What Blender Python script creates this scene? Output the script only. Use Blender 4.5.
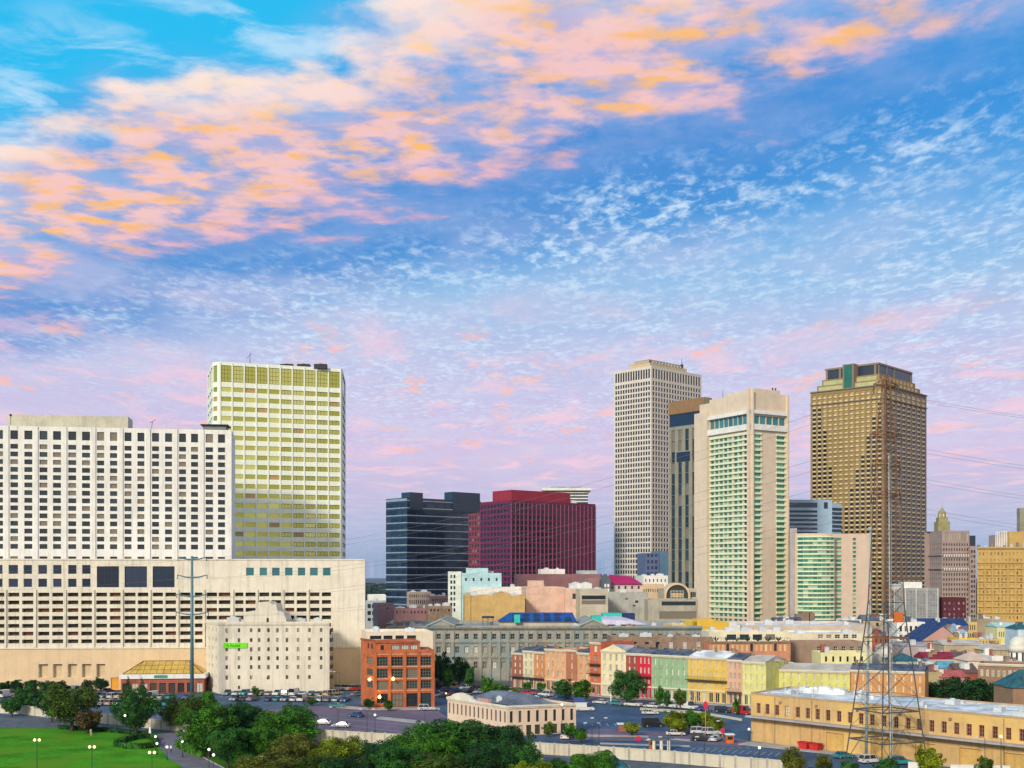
import bpy, math, random
from mathutils import Vector
random.seed(7)
for o in list(bpy.data.objects): bpy.data.objects.remove(o)
SC = bpy.context.scene
COL = SC.collection
R = math.radians

# ---------------------------------------------------------------- camera
F, HY, H = 1200.0, 575.0, 38.0          # focal length in pixels, horizon row, eye height in metres
cd = bpy.data.cameras.new('camera'); cam = bpy.data.objects.new('camera', cd); COL.objects.link(cam)
cam.location = (0, 0, H); cam.rotation_euler = (R(90), 0, 0)
cd.sensor_width = 36; cd.lens = 36*F/1024; cd.shift_y = (HY-384)/1024; cd.clip_end = 30000; cd.clip_start = 1
SC.camera = cam
SC.render.resolution_x = 1024; SC.render.resolution_y = 768
SC.view_settings.view_transform = 'Standard'; SC.view_settings.look = 'None'
SC.view_settings.gamma = 1; SC.view_settings.use_curve_mapping = False
SC.view_settings.exposure = 0.22

# ---------------------------------------------------------------- sun
SUN_EL, SUN_AZ = 27.0, 208.0             # azimuth clockwise from +Y: behind and to the left of the camera
sd = bpy.data.lights.new('sun', 'SUN'); sun = bpy.data.objects.new('sun', sd); COL.objects.link(sun)
sd.energy = 2.75; sd.angle = R(10); sd.color = (1.0, 0.90, 0.74)
dv = Vector((math.sin(R(SUN_AZ))*math.cos(R(SUN_EL)), math.cos(R(SUN_AZ))*math.cos(R(SUN_EL)), math.sin(R(SUN_EL))))
sun.rotation_euler = dv.to_track_quat('Z', 'Y').to_euler(); sun.location = (-200, -200, 300)

# ---------------------------------------------------------------- node helpers
class NT:
    def __init__(s, nt): s.t = nt; s.t.nodes.clear()
    def n(s, kind, **kw):
        nd = s.t.nodes.new(kind)
        for k, v in kw.items():
            if k.startswith('in_'):
                key = k[3:]; key = int(key) if key.isdigit() else key.replace('_', ' ')
                s.set(nd, key, v)
            else: setattr(nd, k, v)
        return nd
    def set(s, nd, key, v):
        sock = nd.inputs[key]
        if isinstance(v, bpy.types.NodeSocket): s.t.links.new(v, sock)
        else: sock.default_value = v
    def math(s, op, a, b=0.0, c=0.0, clamp=False):
        nd = s.t.nodes.new('ShaderNodeMath'); nd.operation = op; nd.use_clamp = clamp
        s.set(nd, 0, a); s.set(nd, 1, b)
        if op in ('MULTIPLY_ADD', 'SMOOTH_MIN'): s.set(nd, 2, c)
        return nd.outputs[0]
    def rng(s, v, a, b, c=0.0, d=1.0, smooth=True):
        nd = s.t.nodes.new('ShaderNodeMapRange'); nd.interpolation_type = 'SMOOTHSTEP' if smooth else 'LINEAR'
        s.set(nd, 0, v); s.set(nd, 1, a); s.set(nd, 2, b); s.set(nd, 3, c); s.set(nd, 4, d)
        return nd.outputs[0]
    def mix(s, f, a, b, blend='MIX'):
        nd = s.t.nodes.new('ShaderNodeMix'); nd.data_type = 'RGBA'; nd.blend_type = blend
        s.set(nd, 0, f); s.set(nd, 6, a); s.set(nd, 7, b)
        return nd.outputs[2]
    def noise(s, vec, scale, detail=4, rough=0.55, w=None, dist=0.0):
        nd = s.t.nodes.new('ShaderNodeTexNoise')
        s.set(nd, 'Vector', vec); s.set(nd, 'Scale', scale); s.set(nd, 'Detail', detail); s.set(nd, 'Roughness', rough); s.set(nd, 'Distortion', dist)
        return nd.outputs[0]
def lin(r, g, b):
    f = lambda c: (c/255/12.92) if c/255 <= 0.04045 else ((c/255+0.055)/1.055)**2.4
    return (f(r), f(g), f(b), 1)

# ---------------------------------------------------------------- world: Nishita sky under drifting dawn clouds
W = bpy.data.worlds.new('World'); SC.world = W; W.use_nodes = True
N = NT(W.node_tree)
tc = N.n('ShaderNodeTexCoord').outputs['Generated']
sp = N.n('ShaderNodeSeparateXYZ', in_0=tc)
dx, dy, dz = sp.outputs
zc = N.math('MAXIMUM', dz, 0.012)
ayy = N.math('MAXIMUM', N.math('SQRT', N.math('ADD', N.math('MULTIPLY', dx, dx), N.math('MULTIPLY', dy, dy))), 0.001)
el = N.math('DIVIDE', zc, ayy)                                  # tangent of elevation
px_ = N.math('DIVIDE', dx, zc); py_ = N.math('DIVIDE', dy, zc)  # position on a flat cloud deck
cv = N.n('ShaderNodeCombineXYZ', in_0=px_, in_1=py_, in_2=0.0).outputs[0]
def stretch(vec, sx, sy, rot=0.0, off=(0, 0, 0)):
    return N.n('ShaderNodeMapping', in_Vector=vec, in_Location=off, in_Rotation=(0, 0, rot), in_Scale=(sx, sy, 1)).outputs[0]
warp = N.noise(stretch(cv, 1.3, 0.9), 1.0, 3)
warp2 = N.math('MULTIPLY_ADD', warp, 1.1, -0.55)
q = N.math('ADD', N.math('MULTIPLY_ADD', px_, 0.72, py_), warp2)     # coordinate across the big cloud bank
# clear air by elevation
ramp = N.n('ShaderNodeValToRGB', in_0=el)
cr = ramp.color_ramp
stops = [(0.0, (138, 168, 202)), (0.035, (172, 182, 216)), (0.10, (208, 186, 220)), (0.17, (190, 190, 224)), (0.235, (150, 188, 226)), (0.30, (92, 166, 224)),
         (0.38, (40, 146, 220)), (0.50, (18, 160, 228)), (0.8, (30, 120, 200)), (1.0, (25, 95, 175))]
cr.elements[0].position = 0; cr.elements[0].color = lin(*stops[0][1]); cr.elements[1].position = 1; cr.elements[1].color = lin(*stops[-1][1])
for p, c in stops[1:-1]:
    e = cr.elements.new(p); e.color = lin(*c)
sky = ramp.outputs[0]
# bright cyan clearing on the near side of the bank
sky = N.mix(N.math('MULTIPLY', N.rng(q, 2.25, 1.75), N.rng(px_, 0.5, -0.5)), sky, lin(30, 184, 236))
# blue shade under the bank
shade = N.math('MULTIPLY', N.rng(q, 2.3, 2.9), N.rng(q, 4.3, 3.3))
shade = N.math('MULTIPLY', shade, N.rng(px_, 1.2, 0.4, 0.35, 1.0))
sky = N.mix(N.math('MULTIPLY', shade, 0.8), sky, lin(44, 128, 204))
# blue depth to the right
# thin mackerel ripples far out
wn = N.noise(stretch(cv, 1.0, 0.55, 0.45), 23.0, 5, 0.62, dist=0.25)
wn2 = N.noise(stretch(cv, 0.9, 0.6, -0.3, (4, 2, 0)), 7.0, 5, 0.6)
wl = N.noise(stretch(cv, 0.9, 0.45, 0.2), 1.1, 3)
wd_ = N.math('ADD', N.math('MULTIPLY', wn, 0.62), N.math('MULTIPLY', wn2, 0.38))
wm = N.math('MULTIPLY', N.rng(wd_, 0.45, 0.65), N.rng(wl, 0.33, 0.56, 0.30, 1.0))
wm = N.math('MULTIPLY', wm, N.math('MULTIPLY', N.rng(q, 2.9, 3.6), N.rng(el, 0.06, 0.15)))
wm = N.math('MULTIPLY', wm, N.rng(px_, -2.8, -0.8, 0.35, 1.0))
sky = N.mix(N.math('MULTIPLY', wm, 0.80), sky, lin(214, 234, 250))
# pale lilac haze sheets between them
hz_ = N.noise(stretch(cv, 0.8, 0.5, 0.3, (9, 3, 0)), 2.0, 5, 0.6)
sky = N.mix(N.math('MULTIPLY', N.rng(hz_, 0.42, 0.66), N.math('MULTIPLY', N.rng(el, 0.36, 0.22), 0.5)), sky, lin(204, 202, 228))
# pink and peach streaks low down
pn = N.noise(stretch(cv, 0.7, 0.36, 0.25, (3, 1, 0)), 2.6, 7, 0.64, dist=0.5)
pm = N.math('MULTIPLY', N.rng(pn, 0.49, 0.66), N.math('MULTIPLY', N.rng(el, 0.03, 0.09), N.rng(el, 0.25, 0.16)))
sky = N.mix(N.math('MULTIPLY', pm, 0.72), sky, lin(246, 200, 214))
pm2 = N.math('MULTIPLY', N.rng(N.noise(stretch(cv, 0.9, 0.34, 0.15, (7, 4, 0)), 3.4, 6, 0.62), 0.565, 0.68), N.math('MULTIPLY', N.rng(el, 0.07, 0.12), N.rng(el, 0.225, 0.18)))
sky = N.mix(N.math('MULTIPLY', pm2, 0.8), sky, lin(255, 186, 162))
# soft veil along the bank, then the billows themselves
veil = N.math('MULTIPLY', N.math('MULTIPLY', N.rng(q, 1.75, 2.15), N.rng(q, 3.4, 2.6)), 0.5)
vn = N.noise(stretch(cv, 1.5, 1.15, 0.5, (1, 2, 0)), 2.6, 7, 0.64)
sky = N.mix(N.math('MULTIPLY', veil, N.rng(vn, 0.36, 0.60, 0.15, 0.85)), sky, lin(184, 188, 224))
b1 = N.noise(stretch(cv, 1.0, 1.15, 0.25, (5, 1.5, 0)), 3.2, 8, 0.56, dist=0.25)
b2 = N.noise(stretch(cv, 1.0, 1.0, 0.25, (8, 3.5, 0)), 8.0, 7, 0.55, dist=0.1)
bandc = N.math('MULTIPLY', N.rng(q, 1.62, 2.10), N.rng(q, 3.65, 2.55))
dens = N.math('ADD', N.math('ADD', N.math('MULTIPLY', b1, 0.62), N.math('MULTIPLY', b2, 0.38)), N.math('MULTIPLY_ADD', bandc, 0.36, -0.36))
dens = N.math('ADD', dens, N.math('MULTIPLY', N.rng(px_, 0.0, 0.9), -0.075))
bm_ = N.rng(dens, 0.345, 0.54)
thick = N.rng(dens, 0.44, 0.56)
hot = N.rng(N.noise(stretch(cv, 1.0, 1.7, 0.2, (2, 6, 0)), 5.5, 7, 0.62), 0.42, 0.64)
ccol = N.mix(hot, lin(246, 196, 190), lin(255, 190, 124))
ccol = N.mix(N.math('MULTIPLY', N.rng(b2, 0.56, 0.38), 0.8), ccol, lin(162, 168, 216))       # mauve undersides
ccol = N.mix(N.math('MULTIPLY', N.math('MULTIPLY', N.rng(hot, 0.5, 1.0), thick), 0.75), ccol, lin(255, 186, 72))
edge = N.rng(q, 2.35, 1.90)
ccol = N.mix(N.math('MULTIPLY', edge, 0.85), ccol, lin(255, 236, 222))
ccol = N.mix(N.rng(q, 2.6, 3.3, 0, 0.8), ccol, lin(232, 162, 190))
# thin white fringe trailing off the near edge of the bank
fr_ = N.math('MULTIPLY', N.rng(N.noise(stretch(cv, 1.0, 1.3, 0.5, (1, 9, 0)), 4.5, 7, 0.62, dist=0.4), 0.44, 0.68), N.math('MULTIPLY', N.rng(q, 1.35, 1.85), 0.55))
sky = N.mix(N.math('MULTIPLY', fr_, N.rng(q, 2.4, 2.1)), sky, lin(226, 240, 250))
sky = N.mix(N.math('MULTIPLY', bm_, 0.94), sky, ccol)
# pale warm fill light added to the unseen half of the sky behind the viewpoint
sky = N.mix(N.rng(dy, 0.15, -0.45, 0.0, 0.85), sky, lin(230, 220, 208))
below = N.rng(dz, -0.02, 0.0)
sky = N.mix(below, lin(120, 130, 140), sky)
nish = N.n('ShaderNodeTexSky'); nish.sky_type = 'NISHITA'; nish.sun_disc = False
nish.sun_elevation = R(SUN_EL); nish.sun_rotation = R(SUN_AZ)
bgA = N.n('ShaderNodeBackground', in_Color=nish.outputs[0], in_Strength=0.06)
bgB = N.n('ShaderNodeBackground', in_Color=sky, in_Strength=1.0)
ms = N.n('ShaderNodeMixShader', in_0=0.88, in_1=bgA.outputs[0], in_2=bgB.outputs[0])
N.n('ShaderNodeOutputWorld', in_Surface=ms.outputs[0])

# ---------------------------------------------------------------- projection helpers (photo pixel -> metres on the ground)
def gx(px, D): return (px-512)/F*D
def gz(py, D): return H+(HY-py)/F*D
def gd(py): return H*F/(py-HY)
def G(px, py):
    D = gd(py); return (gx(px, D), D)
def PT(px, D): return (gx(px, D), D)

# ---------------------------------------------------------------- materials
MATS = {}
def mat(name, col, rough=0.85, var=0.12, scale=0.25, metal=0.0, streak=0.0, spec=0.3, col2=None, emit=None, es=0.0, objcol=False, island=0.0, bump=0.0):
    if name in MATS: return MATS[name]
    m = bpy.data.materials.new(name); m.use_nodes = True; T = NT(m.node_tree)
    out = T.n('ShaderNodeOutputMaterial'); b = T.n('ShaderNodeBsdfPrincipled')
    T.t.links.new(b.outputs[0], out.inputs[0])
    pos = T.n('ShaderNodeNewGeometry').outputs['Position']
    c = tuple(col[:3])+(1,)
    if objcol:
        c = T.n('ShaderNodeObjectInfo').outputs['Color']
    nz = T.noise(pos, scale, 5, 0.6)
    f = T.rng(nz, 0.3, 0.7, 1-var, 1+var)
    nz2 = T.noise(pos, scale*9, 3, 0.6)
    f = T.math('MULTIPLY', f, T.rng(nz2, 0.3, 0.7, 1-var*0.6, 1+var*0.6))
    if streak > 0:      # rain streaks: noise squeezed vertically
        mp = T.n('ShaderNodeMapping', in_Vector=pos, in_Scale=(1.1, 1.1, 0.06)).outputs[0]
        sn = T.noise(mp, 1.0, 4, 0.65)
        f = T.math('MULTIPLY', f, T.rng(sn, 0.45, 0.75, 1.0, 1-streak))
    if island > 0:
        geo = T.n('ShaderNodeNewGeometry'); 
        f = T.math('MULTIPLY', f, T.rng(geo.outputs['Random Per Island'], 0, 1, 1-island, 1+island, False))
    cc = T.mix(1.0, c, T.n('ShaderNodeCombineColor', in_0=f, in_1=f, in_2=f).outputs[0], 'MULTIPLY')
    if col2 is not None:
        cc = T.mix(T.rng(T.noise(pos, scale*0.6, 4, 0.6), 0.48, 0.62), cc, tuple(col2[:3])+(1,))
    T.set(b, 'Base Color', cc); T.set(b, 'Roughness', rough); T.set(b, 'Metallic', metal); T.set(b, 'Specular IOR Level', spec)
    if emit: T.set(b, 'Emission Color', tuple(emit)+(1,)); T.set(b, 'Emission Strength', es)
    if bump > 0:
        bp = T.n('ShaderNodeBump', in_Strength=bump, in_Height=nz2, in_Distance=0.2); T.set(b, 'Normal', bp.outputs[0])
    MATS[name] = m; return m
def glass(name, c1=(), c2=(), metal=0.0, rough=0.12, third=None, tf=0.12):
    """window pane: colour picked per pane between c1 and c2, now and then a drawn blind (third)"""
    if name in MATS: return MATS[name]
    m = bpy.data.materials.new(name); m.use_nodes = True; T = NT(m.node_tree)
    out = T.n('ShaderNodeOutputMaterial'); b = T.n('ShaderNodeBsdfPrincipled'); T.t.links.new(b.outputs[0], out.inputs[0])
    r1 = T.n('ShaderNodeObjectInfo').outputs['Random']; r2 = T.n('ShaderNodeNewGeometry').outputs['Random Per Island']
    r = T.math('FRACT', T.math('ADD', r1, r2))
    c = T.mix(T.math('POWER', r, 1.5), tuple(c1)+(1,), tuple(c2)+(1,))
    mt = metal
    if third is not None:
        rr = T.math('FRACT', T.math('MULTIPLY', r, 17.31))
        s = T.math('LESS_THAN', rr, tf)
        c = T.mix(s, c, tuple(third)+(1,))
        mt = T.math('MULTIPLY', T.math('SUBTRACT', 1.0, s), metal)
    T.set(b, 'Base Color', c); T.set(b, 'Roughness', rough); T.set(b, 'Metallic', mt); T.set(b, 'Specular IOR Level', 0.6)
    MATS[name] = m; return m

# ---------------------------------------------------------------- mesh builder
class MB:
    def __init__(s): s.v = []; s.f = []; s.m = []
    def quad(s, a, b, c, d, m=0):
        i = len(s.v); s.v += [a, b, c, d]; s.f.append((i, i+1, i+2, i+3)); s.m.append(m)
    def poly(s, pts, m=0):
        i = len(s.v); s.v += list(pts); s.f.append(tuple(range(i, i+len(pts)))); s.m.append(m)
    def box(s, x0, y0, z0, x1, y1, z1, m=0):
        i = len(s.v)
        s.v += [(x0,y0,z0),(x1,y0,z0),(x1,y1,z0),(x0,y1,z0),(x0,y0,z1),(x1,y0,z1),(x1,y1,z1),(x0,y1,z1)]
        for f in ((3,2,1,0),(4,5,6,7),(0,1,5,4),(1,2,6,5),(2,3,7,6),(3,0,4,7)):
            s.f.append(tuple(i+k for k in f)); s.m.append(m)
    def prism(s, pts, z0, z1, m=0, mt=None, bottom=False):
        n = len(pts); i = len(s.v)
        s.v += [(p[0],p[1],z0) for p in pts]+[(p[0],p[1],z1) for p in pts]
        for k in range(n):
            k2 = (k+1) % n; s.f.append((i+k, i+k2, i+n+k2, i+n+k)); s.m.append(m)
        s.f.append(tuple(i+n+k for k in range(n))); s.m.append(m if mt is None else mt)
        if bottom: s.f.append(tuple(i+n-1-k for k in range(n))); s.m.append(m)
    def hexa(s, lo, hi, m=0):
        i = len(s.v); n = len(lo); s.v += list(lo)+list(hi)
        for k in range(n):
            k2 = (k+1) % n; s.f.append((i+k, i+k2, i+n+k2, i+n+k)); s.m.append(m)
        s.f.append(tuple(i+n+k for k in range(n))); s.m.append(m)
        s.f.append(tuple(i+n-1-k for k in range(n))); s.m.append(m)
    def obox(s, A, B, d0, d1, z0, z1, m=0):
        """box along the wall line A->B reaching from d0 to d1 outward of it"""
        L = math.hypot(B[0]-A[0], B[1]-A[1]); ux, uy = (B[0]-A[0])/L, (B[1]-A[1])/L; nx, ny = uy, -ux
        pts = [(A[0]+nx*d1, A[1]+ny*d1), (B[0]+nx*d1, B[1]+ny*d1), (B[0]+nx*d0, B[1]+ny*d0), (A[0]+nx*d0, A[1]+ny*d0)]
        s.prism(pts, z0, z1, m, bottom=True)
    def tube(s, a, b, r0, r1=None, n=6, m=0, caps=True):
        r1 = r0 if r1 is None else r1
        a = Vector(a); b = Vector(b); d = (b-a)
        if d.length < 1e-6: return
        d.normalize(); u = d.orthogonal().normalized(); w = d.cross(u); i = len(s.v)
        for p, r in ((a, r0), (b, r1)):
            for k in range(n):
                t = 2*math.pi*k/n; s.v.append(tuple(p+u*(r*math.cos(t))+w*(r*math.sin(t))))
        for k in range(n):
            k2 = (k+1) % n; s.f.append((i+k, i+k2, i+n+k2, i+n+k)); s.m.append(m)
        if caps:
            s.f.append(tuple(i+n-1-k for k in range(n))); s.m.append(m); s.f.append(tuple(i+n+k for k in range(n))); s.m.append(m)
    def sphere(s, c, r, n=8, m=0, sz=1.0):
        i = len(s.v); rows = n//2+1
        for a in range(rows):
            th = math.pi*a/(rows-1)
            for k in range(n):
                ph = 2*math.pi*k/n
                s.v.append((c[0]+r*math.sin(th)*math.cos(ph), c[1]+r*math.sin(th)*math.sin(ph), c[2]+r*sz*math.cos(th)))
        for a in range(rows-1):
            for k in range(n):
                k2 = (k+1) % n; s.f.append((i+a*n+k, i+(a+1)*n+k, i+(a+1)*n+k2, i+a*n+k2)); s.m.append(m)
    def mesh(s, name, mats, smooth=False):
        me = bpy.data.meshes.new(name); me.from_pydata(s.v, [], s.f)
        for m in (mats if isinstance(mats, (list, tuple)) else [mats]): me.materials.append(m)
        me.polygons.foreach_set('material_index', s.m)
        if smooth: me.polygons.foreach_set('use_smooth', [True]*len(s.f))
        me.update(); return me
    def build(s, name, mats, parent=None, smooth=False, off=None):
        if off is not None: s.v = [(x-off[0], y-off[1], z-off[2]) for x, y, z in s.v]
        o = bpy.data.objects.new(name, s.mesh(name, mats, smooth)); COL.objects.link(o)
        if parent: o.parent = parent
        return o
LABELS = {}
def tag(o, label=None, cat=None, group=None, kind=None):
    if label:
        o['label'] = label; LABELS.setdefault(label, []).append(o.name)
        n = len(label.split())
        if n < 4 or n > 16: print('LABEL LENGTH', n, label)
    if cat: o['category'] = cat
    if group: o['group'] = group
    if kind: o['kind'] = kind
    return o
def empty(name, loc, rz=0.0):
    o = bpy.data.objects.new(name, None); o.empty_display_size = 0.5; o.location = loc; o.rotation_euler = (0, 0, rz); COL.objects.link(o); return o
def link(name, me, parent, loc=(0,0,0), rz=0.0, color=None):
    o = bpy.data.objects.new(name, me); COL.objects.link(o); o.parent = parent; o.location = loc; o.rotation_euler = (0, 0, rz)
    if color: o.color = color
    return o

# ---------------------------------------------------------------- window panes and buildings
PANES = {}
def pane_mesh(w, h, gm, depth):
    key = ('p', round(w, 2), round(h, 2), gm.name, round(depth, 2))
    if key not in PANES:
        b = MB(); b.quad((-w/2, depth, -h/2), (w/2, depth, -h/2), (w/2, depth, h/2), (-w/2, depth, h/2)); PANES[key] = b.mesh('pane', gm)
    return PANES[key]
def frame_mesh(w, h, fm, depth, nx, nz, t, arch=False):
    key = ('f', round(w, 2), round(h, 2), fm.name, round(depth, 2), nx, nz, t)
    if key not in PANES:
        b = MB(); y0, y1 = depth-0.07, depth-0.004
        b.box(-w/2, y0, -h/2, -w/2+t, y1, h/2); b.box(w/2-t, y0, -h/2, w/2, y1, h/2)
        b.box(-w/2+t, y0, -h/2, w/2-t, y1, -h/2+t); b.box(-w/2+t, y0, h/2-t, w/2-t, y1, h/2)
        for i in range(1, nx): x = -w/2+w*i/nx; b.box(x-t*0.35, y0+0.01, -h/2+t, x+t*0.35, y1, h/2-t)
        for i in range(1, nz): z = -h/2+h*i/nz; b.box(-w/2+t, y0+0.02, z-t*0.35, w/2-t, y1-0.001, z+t*0.35)
        PANES[key] = b.mesh('frame', fm)
    return PANES[key]
FOOT = []
class Bld:
    """a building: Empty root, wall mesh with real openings, each pane its own part"""
    def __init__(s, name, label, cat, origin, group=None):
        s.o = (origin[0], origin[1], 0.0); s.root = empty(name, s.o); tag(s.root, label, cat, group); s.w = MB(); s.win = []
    def foot(s, pts): FOOT.append((min(p[0] for p in pts)-1.5, min(p[1] for p in pts)-1.5, max(p[0] for p in pts)+1.5, max(p[1] for p in pts)+1.5))
    def wall(s, A, B, z0, z1, ops=(), recess=0.25, m=0, mb=None):
        """ops: (u0,u1,v0,v1,style); v in absolute height"""
        mb = mb or s.w
        L = math.hypot(B[0]-A[0], B[1]-A[1]); ux, uy = (B[0]-A[0])/L, (B[1]-A[1])/L; ix, iy = -uy, ux   # inward
        ops = [(max(0.02, a), min(L-0.02, b), max(z0+0.02, c), min(z1-0.02, d), st) for a, b, c, d, st in ops]
        ops = [q for q in ops if q[1]-q[0] > 0.05 and q[3]-q[2] > 0.05]
        rd = lambda x: round(x, 3)
        us = sorted(set([0.0, rd(L)]+[rd(q[0]) for q in ops]+[rd(q[1]) for q in ops])); vs = sorted(set([rd(z0), rd(z1)]+[rd(q[2]) for q in ops]+[rd(q[3]) for q in ops]))
        iu = {u: i for i, u in enumerate(us)}; iv = {v: i for i, v in enumerate(vs)}
        hole = set()
        for a, b, c, d, st in ops:
            for i in range(iu[rd(a)], iu[rd(b)]):
                for j in range(iv[rd(c)], iv[rd(d)]): hole.add((i, j))
        P = lambda u, d, z: (A[0]+ux*u+ix*d, A[1]+uy*u+iy*d, z)
        prev = {}
        rects = []
        for j in range(len(vs)-1):
            i = 0; cur = {}
            while i < len(us)-1:
                if (i, j) in hole: i += 1; continue
                k = i
                while k < len(us)-1 and (k, j) not in hole: k += 1
                if (i, k) in prev: r = prev[(i, k)]; r[3] = j+1; cur[(i, k)] = r
                else: r = [i, k, j, j+1]; rects.append(r); cur[(i, k)] = r
                i = k
            prev = cur
        for i, k, j, l in rects: mb.quad(P(us[i], 0, vs[j]), P(us[k], 0, vs[j]), P(us[k], 0, vs[l]), P(us[i], 0, vs[l]), m)
        ang = math.atan2(uy, ux)
        for a, b, c, d, st in ops:
            rc = st.get('recess', recess)
            mb.quad(P(a,0,c), P(b,0,c), P(b,rc,c), P(a,rc,c), m); mb.quad(P(a,rc,d), P(b,rc,d), P(b,0,d), P(a,0,d), m)
            mb.quad(P(a,0,c), P(a,rc,c), P(a,rc,d), P(a,0,d), m); mb.quad(P(b,rc,c), P(b,0,c), P(b,0,d), P(b,rc,d), m)
            cx, cy, cz = P((a+b)/2, 0, (c+d)/2)
            dist = math.hypot(cx, cy); face = abs((cx*ix+cy*iy)/dist)
            s.win.append(((b-a)*(d-c)*face/dist**2, cx, cy, cz, ang, b-a, d-c, rc, st))
    def finish(s, wallmats, wallname='wall', limit=100):
        s.w.build(wallname, wallmats, s.root, off=s.o)
        byname = {}
        for w in s.win: byname.setdefault(w[-1].get('name', 'window'), []).append(w)
        for nm, lst in byname.items():
            lst.sort(key=lambda t: -t[0])
            for (_, cx, cy, cz, ang, w, h, rc, st) in lst[:limit]:
                o = link(nm, pane_mesh(w, h, st['g'], rc), s.root, (cx-s.o[0], cy-s.o[1], cz), ang)
                if st.get('f'): link('frame', frame_mesh(w, h, st['f'], rc, st.get('nx', 2), st.get('nz', 2), st.get('t', 0.09)), o)
            rest = lst[limit:]
            if rest:
                b = MB(); gl = []
                for (_, cx, cy, cz, ang, w, h, rc, st) in rest:
                    if st['g'] not in gl: gl.append(st['g'])
                    c, sn = math.cos(ang), math.sin(ang)
                    pt = lambda x, y, z: (cx-s.o[0]+x*c-y*sn, cy-s.o[1]+x*sn+y*c, cz+z)
                    b.quad(pt(-w/2, rc, -h/2), pt(w/2, rc, -h/2), pt(w/2, rc, h/2), pt(-w/2, rc, h/2), gl.index(st['g']))
                b.build(nm, gl, s.root)['kind'] = 'stuff'
        return s.root
    def part(s, name, mb, mats, smooth=False): return mb.build(name, mats, s.root, smooth, off=s.o)
def even(L, n, wf, m0=0.0, m1=0.0):
    p = (L-m0-m1)/n; return [(m0+p*(i+0.5-wf/2), m0+p*(i+0.5+wf/2)) for i in range(n)]
def grid(cols, rows, st): return [(a, b, c, d, st) for a, b in cols for c, d in rows]
def rows_from(z1, pitch, h, n): return [(z1-pitch*i-h, z1-pitch*i) for i in range(n)]
def lerp(A, B, t): return (A[0]+(B[0]-A[0])*t, A[1]+(B[1]-A[1])*t)
def dist(A, B): return math.hypot(B[0]-A[0], B[1]-A[1])
def corner(pxL, pxC, pxR, D, deg):
    """two visible walls meeting at pixel column pxC; returns L,C,R,K"""
    c, s_ = math.cos(R(deg)), math.sin(R(deg)); C = PT(pxC, D); aL = (pxL-512)/F; aR = (pxR-512)/F
    wl = (C[0]-aL*C[1])/(c+aL*s_); wr = (aR*C[1]-C[0])/(s_-aR*c)
    L = (C[0]-wl*c, C[1]+wl*s_); Rr = (C[0]+wr*s_, C[1]+wr*c); K = (L[0]+Rr[0]-C[0], L[1]+Rr[1]-C[1])
    return L, C, Rr, K
def inset(pts, d):
    """move each corner of a convex CCW footprint inward by d"""
    n = len(pts); out = []
    for i in range(n):
        p0, p1, p2 = pts[i-1], pts[i], pts[(i+1) % n]
        def nrm(a, b):
            L = dist(a, b); return (-(b[1]-a[1])/L, (b[0]-a[0])/L)
        n1, n2 = nrm(p0, p1), nrm(p1, p2); k = 1+n1[0]*n2[0]+n1[1]*n2[1]
        out.append((p1[0]+(n1[0]+n2[0])*d/k, p1[1]+(n1[1]+n2[1])*d/k))
    return out
def back(A, B, depth):
    L = dist(A, B); ix, iy = -(B[1]-A[1])/L, (B[0]-A[0])/L
    return (B[0]+ix*depth, B[1]+iy*depth), (A[0]+ix*depth, A[1]+iy*depth)
def flat_roof(b, pts, z, wm, rm, par=0.9, t=0.35, name='roof'):
    """roof deck set below a parapet (the walls rise to z)"""
    q = MB(); ins = inset(pts, t)
    q.poly([(p[0], p[1], z-par) for p in ins]); n = len(pts)
    b.part(name, q, rm)
    w = MB()
    for k in range(n):
        k2 = (k+1) % n; a, c, a2, c2 = pts[k], pts[k2], ins[k], ins[k2]
        w.quad((a[0],a[1],z), (c[0],c[1],z), (c2[0],c2[1],z), (a2[0],a2[1],z)); w.quad((c2[0],c2[1],z-par), (a2[0],a2[1],z-par), (a2[0],a2[1],z), (c2[0],c2[1],z))
    b.part('parapet', w, wm)
def roof_unit(b, x, y, z, sx, sy, sz, m, name='air_conditioner', rz=0.0):
    q = MB(); c, s_ = math.cos(rz), math.sin(rz)
    q.box(-sx/2, -sy/2, 0.25, sx/2, sy/2, sz)
    q.box(-sx/2-0.1, -sy/2-0.1, 0, sx/2+0.1, sy/2+0.1, 0.25); q.tube((0, 0, sz), (0, 0, sz+0.25), min(sx, sy)*0.3, n=10)
    me = q.mesh(name, m); o = link(name, me, b.root, (x-b.o[0], y-b.o[1], z), rz); return o
def trim(b, A, B, z, h, d, m, name='cornice'):
    q = MB(); q.obox(A, B, 0.004, d, z, z+h); q.obox(A, B, 0.004, d*0.6, z-h*0.8, z); return b.part(name, q, m)

# palettes -------------------------------------------------------
M_cream  = mat('cream_concrete', (0.72, 0.67, 0.56), streak=0.26, var=0.07)
M_cream2 = mat('warm_cream_render', (0.76, 0.66, 0.52), streak=0.12, var=0.06)
M_tan    = mat('tan_panel', (0.60, 0.46, 0.29), streak=0.12, var=0.08)
M_white  = mat('white_paint', (0.78, 0.77, 0.73), var=0.07, streak=0.18)
M_canal  = mat('ivory_tower_panel', (0.80, 0.84, 0.72), var=0.04, streak=0.06)
M_shell  = mat('travertine', (0.66, 0.60, 0.53), var=0.05, streak=0.05)
M_roofw  = mat('white_membrane', (0.76, 0.76, 0.77), var=0.22, scale=0.35, col2=(0.46, 0.48, 0.50))
M_roofg  = mat('grey_gravel_roof', (0.30, 0.31, 0.34), var=0.2, scale=0.2, col2=(0.42, 0.42, 0.44))
M_roofd  = mat('dark_tar_roof', (0.10, 0.12, 0.16), var=0.3, scale=0.2, col2=(0.17, 0.19, 0.24))
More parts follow.
